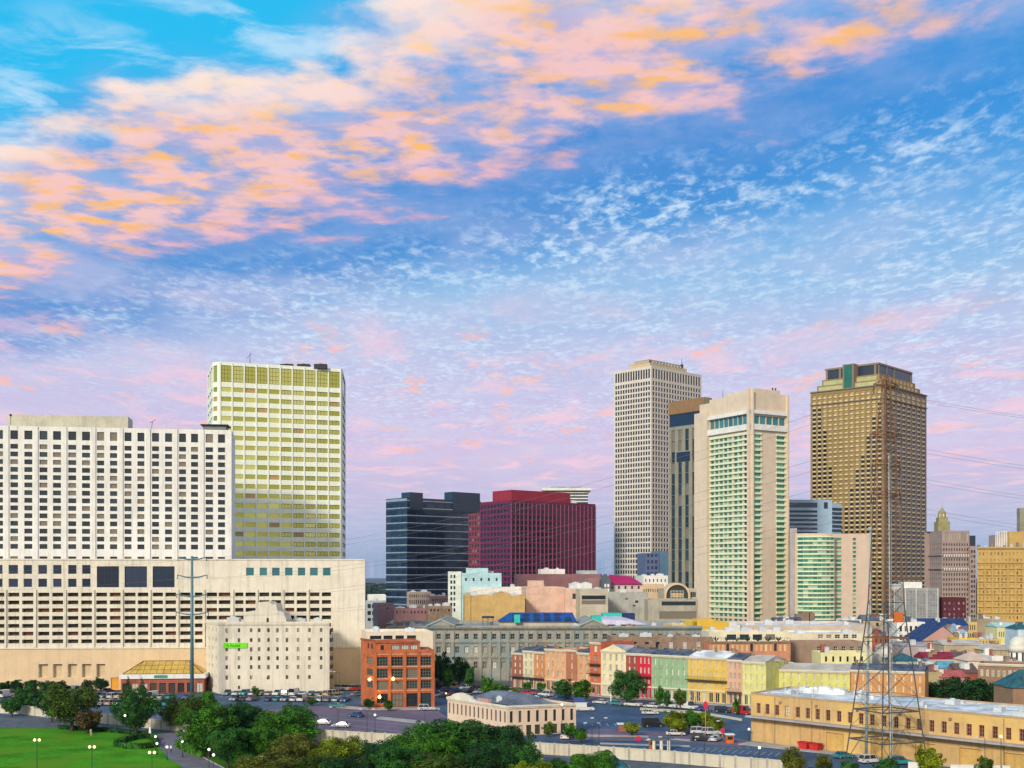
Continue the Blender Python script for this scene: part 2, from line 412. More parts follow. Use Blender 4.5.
M_slate  = mat('blue_slate', (0.065, 0.085, 0.13), var=0.4, scale=0.5, col2=(0.14, 0.15, 0.18))
M_rooft  = mat('tan_roof', (0.48, 0.43, 0.38), var=0.2, scale=0.2)
M_metal  = mat('galvanised_metal', (0.42, 0.46, 0.48), rough=0.5, metal=0.4, var=0.1)
M_unit   = mat('rooftop_unit_metal', (0.55, 0.58, 0.60), rough=0.6, var=0.1)
M_dark   = mat('black_iron', (0.03, 0.03, 0.035), rough=0.6)
M_brick  = mat('orange_brick', (0.46, 0.125, 0.045), var=0.18, streak=0.15, scale=0.5)
M_brickr = mat('red_brick', (0.34, 0.10, 0.07), var=0.2, streak=0.15, scale=0.5)
M_brickb = mat('brown_brick', (0.27, 0.19, 0.14), var=0.2, streak=0.15, scale=0.5)
M_stone  = mat('grey_granite', (0.33, 0.33, 0.29), var=0.16, streak=0.35, scale=0.15, col2=(0.24, 0.30, 0.30))
G_dark  = glass('dark_glass', (0.012, 0.02, 0.028), (0.03, 0.05, 0.06), third=(0.20, 0.17, 0.13), tf=0.16)
G_black = glass('black_glass', (0.006, 0.010, 0.014), (0.018, 0.026, 0.03))
G_navy  = glass('navy_glass', (0.01, 0.02, 0.045), (0.03, 0.05, 0.10), metal=0.2)
G_olive = glass('olive_glass', (0.44, 0.44, 0.08), (0.72, 0.70, 0.22), metal=0.75, rough=0.2, third=(0.45, 0.28, 0.10), tf=0.10)
G_green = glass('green_glass', (0.04, 0.24, 0.16), (0.14, 0.46, 0.28), metal=0.45, rough=0.2, third=(0.35, 0.5, 0.35), tf=0.15)
G_teal  = glass('teal_glass', (0.04, 0.20, 0.24), (0.10, 0.32, 0.34), metal=0.5, rough=0.2)
G_gold  = glass('gold_glass_and_reflection', (0.50, 0.34, 0.10), (0.66, 0.46, 0.16), metal=0.6, rough=0.25)  # gold panes; also carries the reflection painted on the golden tower
G_shop  = glass('shop_glass', (0.03, 0.03, 0.03), (0.12, 0.10, 0.07), third=(0.55, 0.5, 0.42), tf=0.3)
G_hole  = glass('garage_interior_shade', (0.025, 0.022, 0.018), (0.07, 0.055, 0.035), rough=0.9, third=(0.16, 0.06, 0.03), tf=0.08)  # dark panels at the back of the decks, painted as their interior shade
G_lit   = glass('curtained_glass', (0.08, 0.07, 0.06), (0.5, 0.42, 0.3), third=(0.7, 0.66, 0.58), tf=0.25)
M_frame = mat('white_window_frame', (0.7, 0.68, 0.64), var=0.04)
M_framed = mat('dark_window_frame', (0.05, 0.05, 0.05), var=0.04)

# ================================================================ THE SETTING
def sheet(name, pts, z, m):
    b = MB(); b.poly([(p[0], p[1], z) for p in pts]); o = b.build(name, m); o['kind'] = 'structure'; return o
def slab(name, pts, z, m):
    b = MB(); b.prism(pts, -0.05, z, 0); o = b.build(name, m); o['kind'] = 'structure'; return o
M_ground = mat('city_ground', (0.10, 0.105, 0.12), var=0.25, scale=0.03, col2=(0.15, 0.14, 0.13))
M_asph  = mat('blue_black_asphalt', (0.045, 0.085, 0.155), var=0.35, scale=0.09, col2=(0.065, 0.105, 0.165), rough=0.7)
M_road  = mat('worn_mauve_asphalt', (0.165, 0.115, 0.170), var=0.2, scale=0.08, col2=(0.12, 0.11, 0.15), rough=0.8)
M_pave  = mat('pale_pavement', (0.40, 0.37, 0.34), var=0.18, scale=0.3)
M_grass = mat('mown_grass', (0.065, 0.25, 0.010), var=0.3, scale=0.12, col2=(0.11, 0.25, 0.014), rough=1.0, spec=0.05, streak=0.0)
M_grass2 = mat('bed_grass', (0.05, 0.16, 0.015), var=0.3, scale=0.1, rough=1.0, spec=0.05)  # darker green for the planting bed
M_path  = mat('park_path', (0.17, 0.15, 0.18), var=0.15, scale=0.3)
M_line  = mat('road_marking_paint', (0.34, 0.36, 0.38), var=0.2, scale=1.5)
sheet('ground', [(-12000, -300), (12000, -300), (12000, 14000), (-12000, 14000)], -0.02, M_ground)
# park side, in front of the floodwall
sheet('lawn', [G(-120, 727), G(112, 728), G(168, 735), G(420, 752), G(640, 768), (60, 215), (60, 120), (-160, 120)], 0.01, M_grass)
sheet('rail_bed', [G(-120, 716), G(80, 722), G(180, 733), G(320, 741), G(540, 755), G(800, 775), (70, 215), (60, 215), G(640, 769), G(420, 752), G(168, 735.5), G(112, 728.5), G(-120, 727.5)], 0.03,
      mat('gravel_track_bed', (0.10, 0.11, 0.13), var=0.3, scale=0.4))
pth = [G(158, 733), G(176, 733.5), G(183, 741), G(188, 748), G(203, 758), G(222, 768), G(240, 785), G(200, 785), G(184, 768), G(168, 758), G(160, 748), G(157, 740)]
sheet('park_path', pth, 0.05, M_path)
kb = MB()
for side in ([G(176, 733.5), G(183, 741), G(188, 748), G(203, 758), G(222, 768), G(240, 785)],):
    for a, b_ in zip(side[:-1], side[1:]): kb.obox(a, b_, -0.35, -0.05, 0.0, 0.14)
kb.build('path_kerb', M_pave)['kind'] = 'structure'
# the great parking lots and streets between floodwall and town
sheet('parking_lot', [G(-140, 700), G(200, 689), G(360, 683), (gx(432, 412), 412), (gx(590, 392), 392), (gx(780, 345), 345), (gx(780, 272), 272), (gx(1200, 215), 215), G(1150, 800), G(800, 774), G(540, 754), G(320, 740), G(180, 731.5), G(80, 720), G(-140, 712)], 0.0, M_asph)
sheet('street', [G(150, 716), G(318, 706), G(362, 709), G(436, 710), G(446, 716), G(470, 722), G(470, 738), G(400, 738), G(318, 728), G(180, 722)], 0.02, M_road)
sheet('street', [G(560, 733), G(600, 729), G(700, 734), G(760, 742), G(740, 747), G(660, 741), G(560, 741)], 0.02, M_road)
sheet('street', [G(440, 689), G(512, 692), G(600, 702), G(700, 710), G(770, 718), G(772, 712), G(700, 705.5), G(600, 698.5), G(512, 689.5), G(440, 686.5)], 0.02, M_road)
slab('pavement', [G(640, 708.0), G(700, 711.8), G(742, 719), G(742, 721), G(700, 713.8), G(640, 710)], 0.14, mat('cream_kerb', (0.62, 0.54, 0.36), var=0.12))
slab('pavement', [G(512, 686.5), G(600, 697), G(700, 704), G(765, 710), PT(765, 351), PT(600, 377), PT(512, 411)], 0.13, M_pave)
slab('pavement', [G(330, 705), G(362, 707.6), G(440, 708), G(440, 710), G(362, 710), G(330, 707.2)], 0.13, M_pave)
slab('pavement', [G(380, 717), G(420, 721), G(452, 727), G(446, 729), G(414, 723), G(376, 719)], 0.13, M_pave)
slab('pavement', [G(750, 742), G(1120, 781), G(1120, 785), G(738, 744.5)], 0.13, M_pave)
slab('pavement', [G(584, 735), G(640, 735.6), G(690, 740), G(690, 741.2), G(640, 737), G(584, 736.6)], 0.13, M_pave)
slab('pavement', [G(600, 743), G(690, 746), G(690, 747), G(600, 744.2)], 0.13, M_pave)
mk = MB()
def mark(a, b_, w=0.15):
    L = dist(a, b_); nx, ny = (b_[1]-a[1])/L*w/2, -(b_[0]-a[0])/L*w/2
    mk.poly([(a[0]+nx, a[1]+ny, 0.045), (b_[0]+nx, b_[1]+ny, 0.045), (b_[0]-nx, b_[1]-ny, 0.045), (a[0]-nx, a[1]-ny, 0.045)])
def bays(A, B, n, length):
    L = dist(A, B); ix, iy = -(B[1]-A[1])/L, (B[0]-A[0])/L
    for i in range(n+1):
        p = lerp(A, B, i/n); mark(p, (p[0]+ix*length, p[1]+iy*length), 0.22)
bays(G(585, 726), G(655, 726), 9, 5)
bays(G(220, 697), G(360, 697), 20, 5); bays(G(10, 700), G(200, 703), 28, 5)
bays(G(690, 751), G(790, 757), 14, 5)
mark(G(318, 717), G(440, 728), 0.3); mark(G(318, 722), G(420, 734), 0.3); mark(G(560, 737), G(745, 744), 0.25)
for i in range(8): mark(G(690+i*8, 748), G(694+i*8, 748.3), 0.5)
mk.build('road_markings', M_line)['kind'] = 'structure'

# ================================================================ BUILDINGS, LEFT
# --- twin-slab hotel (wide ivory slab)
A, B_ = PT(-55, 408), PT(231.5, 424)
L = dist(A, B_)
b = Bld('hotel_tower', 'wide ivory slab hotel with paired dark windows rising behind the long podium', 'hotel', A)
def px2u(A, B, px):           # where the sight line of a pixel column meets the wall A-B, as distance from A
    a = (px-512)/F; dx_, dy_ = B[0]-A[0], B[1]-A[1]
    t = (a*A[1]-A[0])/(dx_-a*dy_); return t*math.hypot(dx_, dy_)
def pz(py, A, B, px=None, t=0.5):
    D = lerp(A, B, t)[1] if px is None else lerp(A, B, px2u(A, B, px)/dist(A, B))[1]
    return gz(py, D)
cp = [(-48,-40),(-33,-25),(-19,-11),(-5.5,3),(10.3,18),(24.3,32.3),(39.4,47.4),(53,61),(68.2,76.2),(82,90),(97,104.2),(110,117.2),(124.5,131.5),(137.4,144.4),(152,159),(165,172),(179,186),(191,198),(205.6,213),(218,225)]
cols = [(px2u(A, B_, a), px2u(A, B_, c)) for a, c in cp]
D0 = 416
zt = lambda y: gz(y, D0)
rows = [(zt(440.5), zt(431.8))]+[(zt(450.0+7.62*k), zt(445.2+7.62*k)) for k in range(14)]+[(zt(559.5), zt(556.5))]
ztop = gz(424.5, 408)
BK, AK = back(A, B_, 22)
b.wall(A, B_, 0, ztop, grid(cols, rows, dict(g=G_dark)), 0.45)
b.wall(B_, BK, 0, ztop, []); b.wall(BK, AK, 0, ztop); b.wall(AK, A, 0, ztop)
b.foot([A, B_, BK, AK])
b.finish([M_white]); flat_roof(b, [A, B_, BK, AK], ztop, M_white, M_roofg)
for k, (a, c) in enumerate(cp[:-1]):                    # slim piers between the window pairs
    if k % 2 == 1:
        m_ = (c+cp[k+1][0])/2; u = px2u(A, B_, m_)/L
        q = MB(); q.obox(lerp(A, B_, u-0.35/L*2), lerp(A, B_, u+0.35/L*2), 0.003, 0.35, 38, ztop-0.01); b.part('pier', q, M_white)
# penthouse, railing, vents
P0, P1 = PT(7, 418), PT(128, 424); PK1, PK0 = back(P0, P1, 10)
q = MB(); q.prism([P0, P1, PK1, PK0], ztop-0.9, gz(415, 420)); b.part('penthouse', q, mat('beige_plant_room', (0.56, 0.53, 0.42), streak=0.2))
q = MB()
P0, P1 = PT(146, 420.5), PT(202, 423.2)
for i in range(15):
    p = lerp(P0, P1, i/14); q.tube((p[0], p[1], ztop-0.9), (p[0], p[1], ztop+1.5), 0.07, n=4)
for h_ in (0.7, 1.45): q.tube((P0[0], P0[1], ztop+h_), (P1[0], P1[1], ztop+h_), 0.06, n=4)
b.part('roof_railing', q, M_metal)
P0, P1 = PT(203, 423.4), PT(226, 424.4); PK1, PK0 = back(P0, P1, 8)
q = MB(); q.prism([P0, P1, PK1, PK0], ztop-0.9, ztop+1.6); b.part('plant_box', q, mat('louvre_grey', (0.20, 0.22, 0.22)))
q = MB(); q.prism([(p[0], p[1]) for p in inset([P0, P1, PK1, PK0], -0.8)], ztop+1.65, ztop+2.0, bottom=True); b.part('plant_box_lid', q, M_dark)
q = MB(); q.tube((gx(10, 409), 409.5, ztop), (gx(10, 409), 409.5, ztop+3.4), 0.09); q.sphere((gx(10, 409), 409.5, ztop+3.4), 0.45); b.part('mast', q, M_dark)
q = MB(); q.tube((gx(148, 417), 421, ztop), (gx(149, 417), 421, ztop+2.6), 0.1); q.tube((gx(147, 417), 420.6, ztop+2.2), (gx(152, 417), 421.4, ztop+3.4), 0.08); b.part('mast', q, M_dark)

# --- ivory tower with yellow-green glass
D_ = 470
A, B_ = PT(219, D_), PT(341, D_*1.035)
b = Bld('office_tower', 'tall pale green and ivory tower with rows of olive yellow glass behind the hotel slab', 'office tower', A)
A2 = PT(212.6, D_+2.5); A3 = PT(207.3, D_+30)        # chamfered left corner, then side wall
B2 = PT(342.4, B_[1]+1.0); B3 = PT(345.6, B2[1]+32)
ztop = gz(361.5, D_)
zt = lambda y: gz(y, D_)
cols = [(px2u(A, B_, 221.2+12.02*k), px2u(A, B_, 221.2+12.02*k+10.2)) for k in range(10)]
rows = [(zt(381.6), zt(364.9))]+[(zt(391.3+9.66*k), zt(386.6+9.66*k)) for k in range(19)]
st = dict(g=G_olive, f=M_framed, nx=3, nz=1, t=0.14); st2 = dict(g=G_olive, f=M_framed, nx=3, nz=4, t=0.14)
ops = grid(cols, rows[:1], st2)+grid(cols, rows[1:], st)
b.wall(A, B_, 0, ztop, ops, 0.35)
w_ = dist(A2, A); b.wall(A2, A, 0, ztop, [(w_*0.12, w_*0.72, r0, r1, dict(g=G_olive)) for r0, r1 in rows], 0.3)
w_ = dist(A3, A2); b.wall(A3, A2, 0, ztop, [(w_*0.08+w_*0.31*k, w_*0.08+w_*0.31*k+w_*0.25, r0, r1, dict(g=G_dark)) for r0, r1 in rows for k in range(3)], 0.3)
b.wall(B_, B2, 0, ztop, [], m=0)
w_ = dist(B2, B3); b.wall(B2, B3, 0, ztop, [(w_*0.04, w_*0.96, r0, r1, dict(g=G_navy)) for r0, r1 in rows], 0.3)
b.wall(B3, A3, 0, ztop)
pts = [A3, A2, A, B_, B2, B3]; b.foot(pts)
q = MB(); q.poly([(p[0], p[1], ztop-0.6) for p in pts]); b.part('roof', q, M_roofg)
b.finish([M_canal])
for k in range(11):
    px0 = 219.4+12.02*k; u = px2u(A, B_, px0+0.6)/dist(A, B_); h = 0.28/dist(A, B_)
    q = MB(); q.obox(lerp(A, B_, max(0, u-h)), lerp(A, B_, min(1, u+h)), 0.003, 0.25, 30, ztop-0.3); b.part('pier', q, M_canal)
q = MB(); x, y = PT(250, 480)
q.tube((x, y, ztop-0.6), (x, y, ztop+5.4), 0.16, 0.06); q.tube((x-1.2, y, ztop+3), (x+0.6, y, ztop+5), 0.08); q.tube((x-1.5, y, ztop+0.3), (x+2, y, ztop+0.3), 0.3); b.part('antenna', q, M_dark)
for px0 in (286, 303, 320): roof_unit(b, gx(px0, 482), 484, ztop-0.6, 5, 3, 1.9, M_dark)

# --- the long podium with garage decks
A, B_ = PT(-70, 393), PT(365, 403)
b = Bld('podium_building', 'long cream podium with rows of garage openings and three big dark windows', 'parking garage', A)
D0 = 398; zt = lambda y, D=None: gz(y, D or D0)
U = lambda p: px2u(A, B_, p)
ztop = gz(559, 398)
sq = dict(g=G_navy, f=M_frame, nx=1, nz=1, t=0.1); big = dict(g=G_navy, f=M_framed, nx=3, nz=3, t=0.16); gar = dict(g=G_hole, name='garage_opening', recess=1.3); tl = dict(g=G_teal, f=M_frame, nx=1, nz=1, t=0.1)
ops = []
for a, c in [(-52,-43),(-37,-28),(-22,-13),(-7,2.5),(8.5,18),(23.5,32),(38.2,47),(53,61.5),(68,76.5),(82,90.5)]:
    ops += [(U(a), U(c), zt(574.2), zt(565), sq), (U(a), U(c), zt(587.2), zt(578.6), sq)]
for a, c in [(96.8,119),(124.5,147),(152.6,174.6)]: ops.append((U(a), U(c), zt(587.3), zt(566.3), big))
for a, c in [(246,254),(259.6,267.2),(272,279.8),(285,292.7),(297.9,305.4),(310,318),(323,330.7)]: ops.append((U(a), U(c), zt(575.8), zt(567.6), tl))
gc = [(-50,-39),(-36,-25),(-20,-9),(-6,4.5),(8,19.3),(22,33.3),(38,49.3),(52,63.2),(67.5,78.3),(81,92),(96,107),(109.6,120.6),(124.3,135.5),(137.6,148.3),(152.5,163),(165.2,176),(180,190.3),(194.6,202.5),(206.4,217),(218.6,230.3),(235,243.5),(245.4,255.6),(259.2,269.2),(271.3,281),(285,294.2),(296.7,306.5),(310,319.4),(321.8,331)]
for k in range(7):
    y0 = 592.6+7.75*k
    for a, c in gc: ops.append((U(a), U(c), zt(y0+3.9), zt(y0), gar))
for a, c in [(38.6,48.2),(53,62.5),(67.8,77.2),(82,91.4),(96.5,105.4)]: ops.append((U(a), U(c), zt(677), zt(663.5), dict(g=M_tan, name='loading_bay', recess=1.2)))
ops.append((U(111), U(119), 0.1, zt(677.5), dict(g=mat('orange_door_paint', (0.75, 0.34, 0.05)), name='door', recess=0.3)))
BK, AK = PT(365.5, 460), PT(-62, 450)
zc_ = gz(647.5, 398)
b.wall(A, B_, 0, ztop, ops, 0.4)
cwall = MB()
b.wall(B_, BK, 0, ztop); b.wall(BK, AK, 0, ztop); b.wall(AK, A, 0, ztop); b.foot([A, B_, BK, AK])
b.finish([M_cream])
flat_roof(b, [A, B_, BK, AK], ztop, M_cream, M_roofg)
q = MB()   # tan base skin, 6 cm proud of the wall, cut round the bays
base_ops = [(U(a), U(c)) for a, c in [(38.6,48.2),(53,62.5),(67.8,77.2),(82,91.4),(96.5,105.4)]]
def skin(u0, u1, z0, z1, mb=q, d=0.06):
    LL = dist(A, B_); mb.obox(lerp(A, B_, u0/LL), lerp(A, B_, u1/LL), 0.003, d, z0, z1)
zb0, zb1, zbt = zt(677), zt(663.5), zt(648.5)
skin(0.2, U(360), zb1+0.3, zbt)
prevu = 0.2
for a, c in base_ops+[(U(111), U(119))]: skin(prevu, a-0.1, 0.05, zb1+0.29); prevu = c+0.1
skin(prevu, U(360), 0.05, zb1+0.29)
skin(U(111)-0.1, U(119)+0.1, zt(677.5)+0.05, zb1+0.29)
for a, c in base_ops: skin(a-0.1, c+0.1, 0.05, zb0-0.05)
b.part('base_cladding', q, mat('warm_base_cladding', (0.70, 0.53, 0.34), streak=0.1, var=0.05))
q = MB(); skin(0.1, U(364), zbt, zbt+0.5, q, 0.35); skin(0.1, U(364), ztop-0.4, ztop+0.05, q, 0.2); b.part('string_course', q, M_cream)
for p in [-23,5.8,35.6,65.4,93.8,122.3,150,178,204.2,232.7,257.2,283,308.3]:
    q = MB(); skin(U(p)-0.3, U(p)+0.3, zbt+0.5, zt(589.5), q, 0.45); b.part('pilaster', q, M_cream)
q = MB(); skin(U(178), U(364), zt(604), zt(604)+0.0, q, 0.1)
# entrance pavilion with hipped gold glass roof
A, B_ = PT(121, 385), PT(204, 388)
b = Bld('entrance_pavilion', 'low entrance pavilion with hipped gold glass roof against the podium foot', 'pavilion', A)
z1 = gz(679, 385); z2 = gz(674.5, 385)
BK, AK = back(A, B_, 14)
Lw = dist(A, B_)
b.wall(A, B_, 0, z1, [(u, v, 0.1, 3.2, dict(g=G_shop, f=M_framed, nx=2, nz=1)) for u, v in even(Lw, 9, 0.72)], 0.3, m=0)
b.wall(B_, BK, 0, z1); b.wall(AK, A, 0, z1); b.finish([M_brickr])
q = MB(); q.prism(inset([A, B_, BK, AK], -0.5), z1, z2, bottom=True); b.part('fascia', q, M_white)
q = MB(); rp = inset([A, B_, BK, AK], 0.4); zr = gz(661.5, 391); cr_ = lerp(rp[0], rp[1], 0.21), lerp(rp[0], rp[1], 0.79)
dd = lerp(rp[0], rp[3], 0.55); off = (dd[0]-rp[0][0], dd[1]-rp[0][1])
t0 = (cr_[0][0]+off[0], cr_[0][1]+off[1], zr); t1 = (cr_[1][0]+off[0], cr_[1][1]+off[1], zr)
e = [(p[0], p[1], z2+0.05) for p in rp]
q.poly([e[0], e[1], t1, t0]); q.poly([e[1], e[2], t1]); q.poly([e[2], e[3], t0, t1]); q.poly([e[3], e[0], t0]); b.part('glass_roof', q, mat('gold_roof_glazing', (0.62, 0.42, 0.10), rough=0.35, metal=0.2, var=0.2, scale=0.4))
q = MB()
def V3(a, c, t): return tuple(a[i]+(c[i]-a[i])*t for i in range(3))
for a, c in ((e[0], t0), (e[1], t1), (t0, t1), (e[0], e[1])): q.tube(a, c, 0.16, n=4)
for i in range(1, 12): q.tube(V3(e[0], e[1], i/12), V3(t0, t1, min(1, max(0, (i/12-0.21)/0.58))), 0.07, n=4)
for t in (0.33, 0.66): q.tube(V3(e[0], t0, t), V3(e[1], t1, t), 0.07, n=4)
b.part('glazing_bars', q, mat('bronze_bars', (0.10, 0.07, 0.03)))
q = MB(); P0, P1 = lerp(A, B_, 0.40), lerp(A, B_, 0.56)
q.obox(P0, P1, 0.52, 0.6, z1+0.25, z2-0.3); b.part('sign', q, mat('sign_green', (0.10, 0.28, 0.22)))

# --- eight storey white hotel with green banner
L_, C_, R_, K_ = corner(203.5, 219, 329.5, 384, 80)
C_ = PT(219, 384); R_ = PT(329.5, 386); L_ = (gx(203.5, 402), 402)
K_ = (L_[0]+R_[0]-C_[0], L_[1]+R_[1]-C_[1])
b = Bld('hotel', 'square white block with small windows and a bright green banner on its wall', 'hotel', C_)
zt = lambda y: gz(y, 385)
U = lambda p: px2u(C_, R_, p)
wst = dict(g=G_lit, f=M_framed, nx=2, nz=2, t=0.12); ops = []
cc = [226.7, 239.0, 251.2, 259.2, 268.5, 277.5, 287.0, 298.2, 309.5, 321.2]
rr = [630.2, 640.0, 649.2, 658.2, 667.0, 677.2]
for i, c in enumerate(cc):
    for j, r_ in enumerate(rr):
        if (i, j) in ((9, 5), (3, 5), (5, 5)) : continue
        hh = 1.9 if (i*7+j*3) % 5 else 2.3
        ops.append((U(c-1.25), U(c+1.25), zt(r_+hh), zt(r_-1.9), wst))
ops += [(U(266.5), U(268.5), zt(622.0), zt(618.0), wst), (U(238), U(240), zt(689), zt(685.5), wst), (U(252.5), U(255.5), zt(692.5), zt(686), wst), (U(266.8), U(268.4), zt(679.5), zt(677), wst)]
ztop = gz(621.8, 385)
b.wall(C_, R_, 0, ztop, ops, 0.35); wl = dist(L_, C_)
lo = [(wl*f-0.8, wl*f+0.8, zt(r_+1.9), zt(r_-1.9), dict(g=glass('blind_glass', (0.35,0.3,0.2), (0.6,0.55,0.45)))) for f in (0.17, 0.38, 0.60, 0.82) for r_ in rr+[687.5]]
b.wall(L_, C_, 0, ztop, lo, 0.25); b.wall(R_, K_, 0, ztop); b.wall(K_, L_, 0, ztop); b.foot([L_, C_, R_, K_])
b.finish([M_cream]); flat_roof(b, [L_, C_, R_, K_], ztop, M_cream, M_roofg)
trim(b, C_, R_, ztop-0.7, 0.5, 0.35, M_cream); trim(b, L_, C_, ztop-0.7, 0.5, 0.35, M_cream)
# stepped gable and lift tower
q = MB(); P = lambda p, z: (*lerp(C_, R_, U(p)/dist(C_, R_)), z)
prof = [(244.5, 620.9), (247.5, 613), (257, 611.5), (258.5, 603.6), (269, 603.2), (272.5, 606), (276, 605), (277.5, 612), (283.5, 614), (286, 620.9)]
fr = [P(p, zt(y)+0.45) for p, y in prof]
hid = [(x+0.15, y+9.0, z) for x, y, z in fr]
n = len(fr); lo_ = [(fr[0][0], fr[0][1], ztop-0.9), (fr[-1][0], fr[-1][1], ztop-0.9)]
q.poly([lo_[0]]+[lo_[1]]+fr[::-1]); q.poly([(lo_[1][0], lo_[1][1]+9, lo_[1][2]), (lo_[0][0], lo_[0][1]+9, lo_[0][2])]+hid)
for i in range(n-1): q.quad(fr[i], fr[i+1], hid[i+1], hid[i])
q.quad(lo_[0], fr[0], hid[0], (lo_[0][0], lo_[0][1]+9, lo_[0][2])); q.quad(fr[-1], lo_[1], (lo_[1][0], lo_[1][1]+9, lo_[1][2]), hid[-1])
b.part('lift_tower', q, M_cream)
q = MB(); q.obox(P(266.6, 0)[:2], P(268.8, 0)[:2], -0.05, 0.04, zt(622), zt(618)); b.part('gable_window', q, G_dark)
# banner with its line of lettering
q = MB(); q.obox(P(223.8, 0)[:2], P(247.4, 0)[:2], 0.05, 0.25, zt(648.0), zt(642.6)); bn_ = b.part('banner', q, mat('lime_banner', (0.18, 0.75, 0.02), var=0.06))
def text(name, body, size, loc, rz, m, parent, ext=0.03, org=(0,0,0)):
    cu = bpy.data.curves.new(name, 'FONT'); cu.body = body; cu.size = size; cu.align_x = 'CENTER'; cu.align_y = 'CENTER'; cu.extrude = ext
    t = bpy.data.objects.new(name, cu); COL.objects.link(t)
    dg = bpy.context.evaluated_depsgraph_get(); me = bpy.data.meshes.new_from_object(t.evaluated_get(dg)); bpy.data.objects.remove(t)
    me.materials.clear(); me.materials.append(m); o = bpy.data.objects.new(name, me); COL.objects.link(o)
    o.parent = parent; o.location = (loc[0]-org[0], loc[1]-org[1], loc[2]-org[2]); o.rotation_euler = (R(90), 0, rz); return o
bp = P(233.5, zt(645.4)); text('lettering', 'b hotel', 1.5, (bp[0], bp[1]-0.30, bp[2]), math.atan2(R_[1]-C_[1], R_[0]-C_[0]), mat('banner_letters', (0.02, 0.22, 0.03)), bn_, org=b.o)
q = MB()
for r_ in rr:
    p0 = (R_[0]+0.02, R_[1]+0.5)
    q.box(R_[0]+0.03, R_[1]+0.4, zt(r_+2.2), R_[0]+0.75, R_[1]+3.0, zt(r_-1.6))
    q.tube((R_[0]+0.7, R_[1]+0.4, zt(r_+2.2)), (R_[0]+0.7, R_[1]+2.9, zt(r_-6.0)), 0.06, n=4)
b.part('fire_escape', q, M_dark)
roof_unit(b, gx(234, 395), 395, ztop-0.9, 4, 3, 2, M_unit); roof_unit(b, gx(300, 395), 395, ztop-0.9, 4, 3, 1.6, M_unit); roof_unit(b, gx(318, 393), 393, ztop-0.9, 2.5, 2, 1.8, M_unit)

# --- white box behind the brick warehouse
A, B_ = PT(366, 380), PT(433, 384)
b = Bld('commercial_building', 'pale cream box with four wide dark windows behind the orange brick warehouse', 'building', A)
U = lambda p: px2u(A, B_, p); z1 = gz(632, 381)
b.wall(A, B_, 0, z1, [(U(a), U(c), gz(639.2, 381), gz(635.6, 381), dict(g=G_dark, f=M_framed, nx=3, nz=1)) for a, c in ((370, 381.5), (383.5, 392.5), (395.5, 404), (407, 416))], 0.3)
BK, AK = back(A, B_, 22); b.wall(B_, BK, 0, z1); b.wall(BK, AK, 0, z1); b.wall(AK, A, 0, z1); b.foot([A, B_, BK, AK]); b.finish([M_cream2]); flat_roof(b, [A, B_, BK, AK], z1, M_cream2, M_roofw)
roof_unit(b, gx(376, 388), 388, z1-0.9, 2, 2, 2.2, M_unit); roof_unit(b, gx(410, 390), 390, z1-0.9, 3, 2, 1.8, M_unit)

# --- orange brick warehouse
C_ = PT(375, 344); R_ = PT(434.5, 347); L_ = PT(361, 352)
K_ = (L_[0]+R_[0]-C_[0]+2, L_[1]+R_[1]-C_[1]+8)
b = Bld('brick_warehouse', 'orange brick four storey warehouse with wide gridded windows beside the car park', 'warehouse', C_)
U = lambda p: px2u(C_, R_, p); zt = lambda y: gz(y, 345)
wst = dict(g=G_dark, f=mat('greenish_window_frame', (0.16, 0.17, 0.13)), nx=4, nz=3, t=0.16); ops = []
for a, c in ((376.8, 388), (391.5, 403), (406.6, 417.6), (420.5, 431.2)):
    for y0, y1 in ((656.8, 666), (668.8, 678), (680.6, 689)): ops.append((U(a), U(c), zt(y1), zt(y0), wst))
    ops.append((U(a), U(c), 0.1 if a > 380 else 1.2, zt(693.5), dict(g=G_dark, f=M_framed, nx=3, nz=2, t=0.12)))
zR = zt(650.5); zM = zt(641.5)
zz = zM
for a, c in ((391.3, 399.6), (400.9, 408.8), (410.2, 417.6)): ops.append((U(a), U(c), zt(650), zt(644.8), dict(g=glass('pale_blind', (0.35,0.36,0.35), (0.7,0.7,0.66)), f=mat('greenish_window_frame', ()), nx=3, nz=1, t=0.14)))
ops.append((U(380.6), U(384), zt(650), zt(645.2), dict(g=G_dark)))
Mx = lerp(C_, R_, U(420.2)/dist(C_, R_)); um = U(420.2)
b.wall(C_, Mx, 0, zM, [o for o in ops if o[1] < um], 0.35)
b.wall(Mx, R_, 0, zR, [(o[0]-um, o[1]-um)+o[2:] for o in ops if o[0] > um-0.1], 0.35)
wl = dist(L_, C_)
b.wall(L_, C_, 0, zM+0.5, [(wl*0.40, wl*0.85, zt(y1), zt(y0), wst) for y0, y1 in ((657.5, 664.5), (669.5, 676), (681, 688.5))]+[(wl*0.45, wl*0.6, zt(649), zt(643.5), dict(g=G_dark)), (wl*0.7, wl*0.85, zt(649), zt(643.5), dict(g=G_dark))], 0.3)
MK = (Mx[0]+K_[0]-R_[0], Mx[1]+K_[1]-R_[1])
b.wall(R_, K_, 0, zR); b.wall(K_, MK, 0, zR); b.wall(MK, L_, 0, zM); 
b.foot([L_, C_, R_, K_])
ex = MB(); ex.quad((Mx[0],Mx[1],zR), (MK[0],MK[1],zR), (MK[0],MK[1],zM), (Mx[0],Mx[1],zM)); b.part('upper_side_wall', ex, M_brick)
b.finish([M_brick])
q = MB(); q.poly([(p[0], p[1], zM-0.7) for p in (L_, C_, Mx, MK)]); q.poly([(p[0], p[1], zR-0.7) for p in (Mx, R_, K_, MK)]); b.part('roof', q, M_roofw)
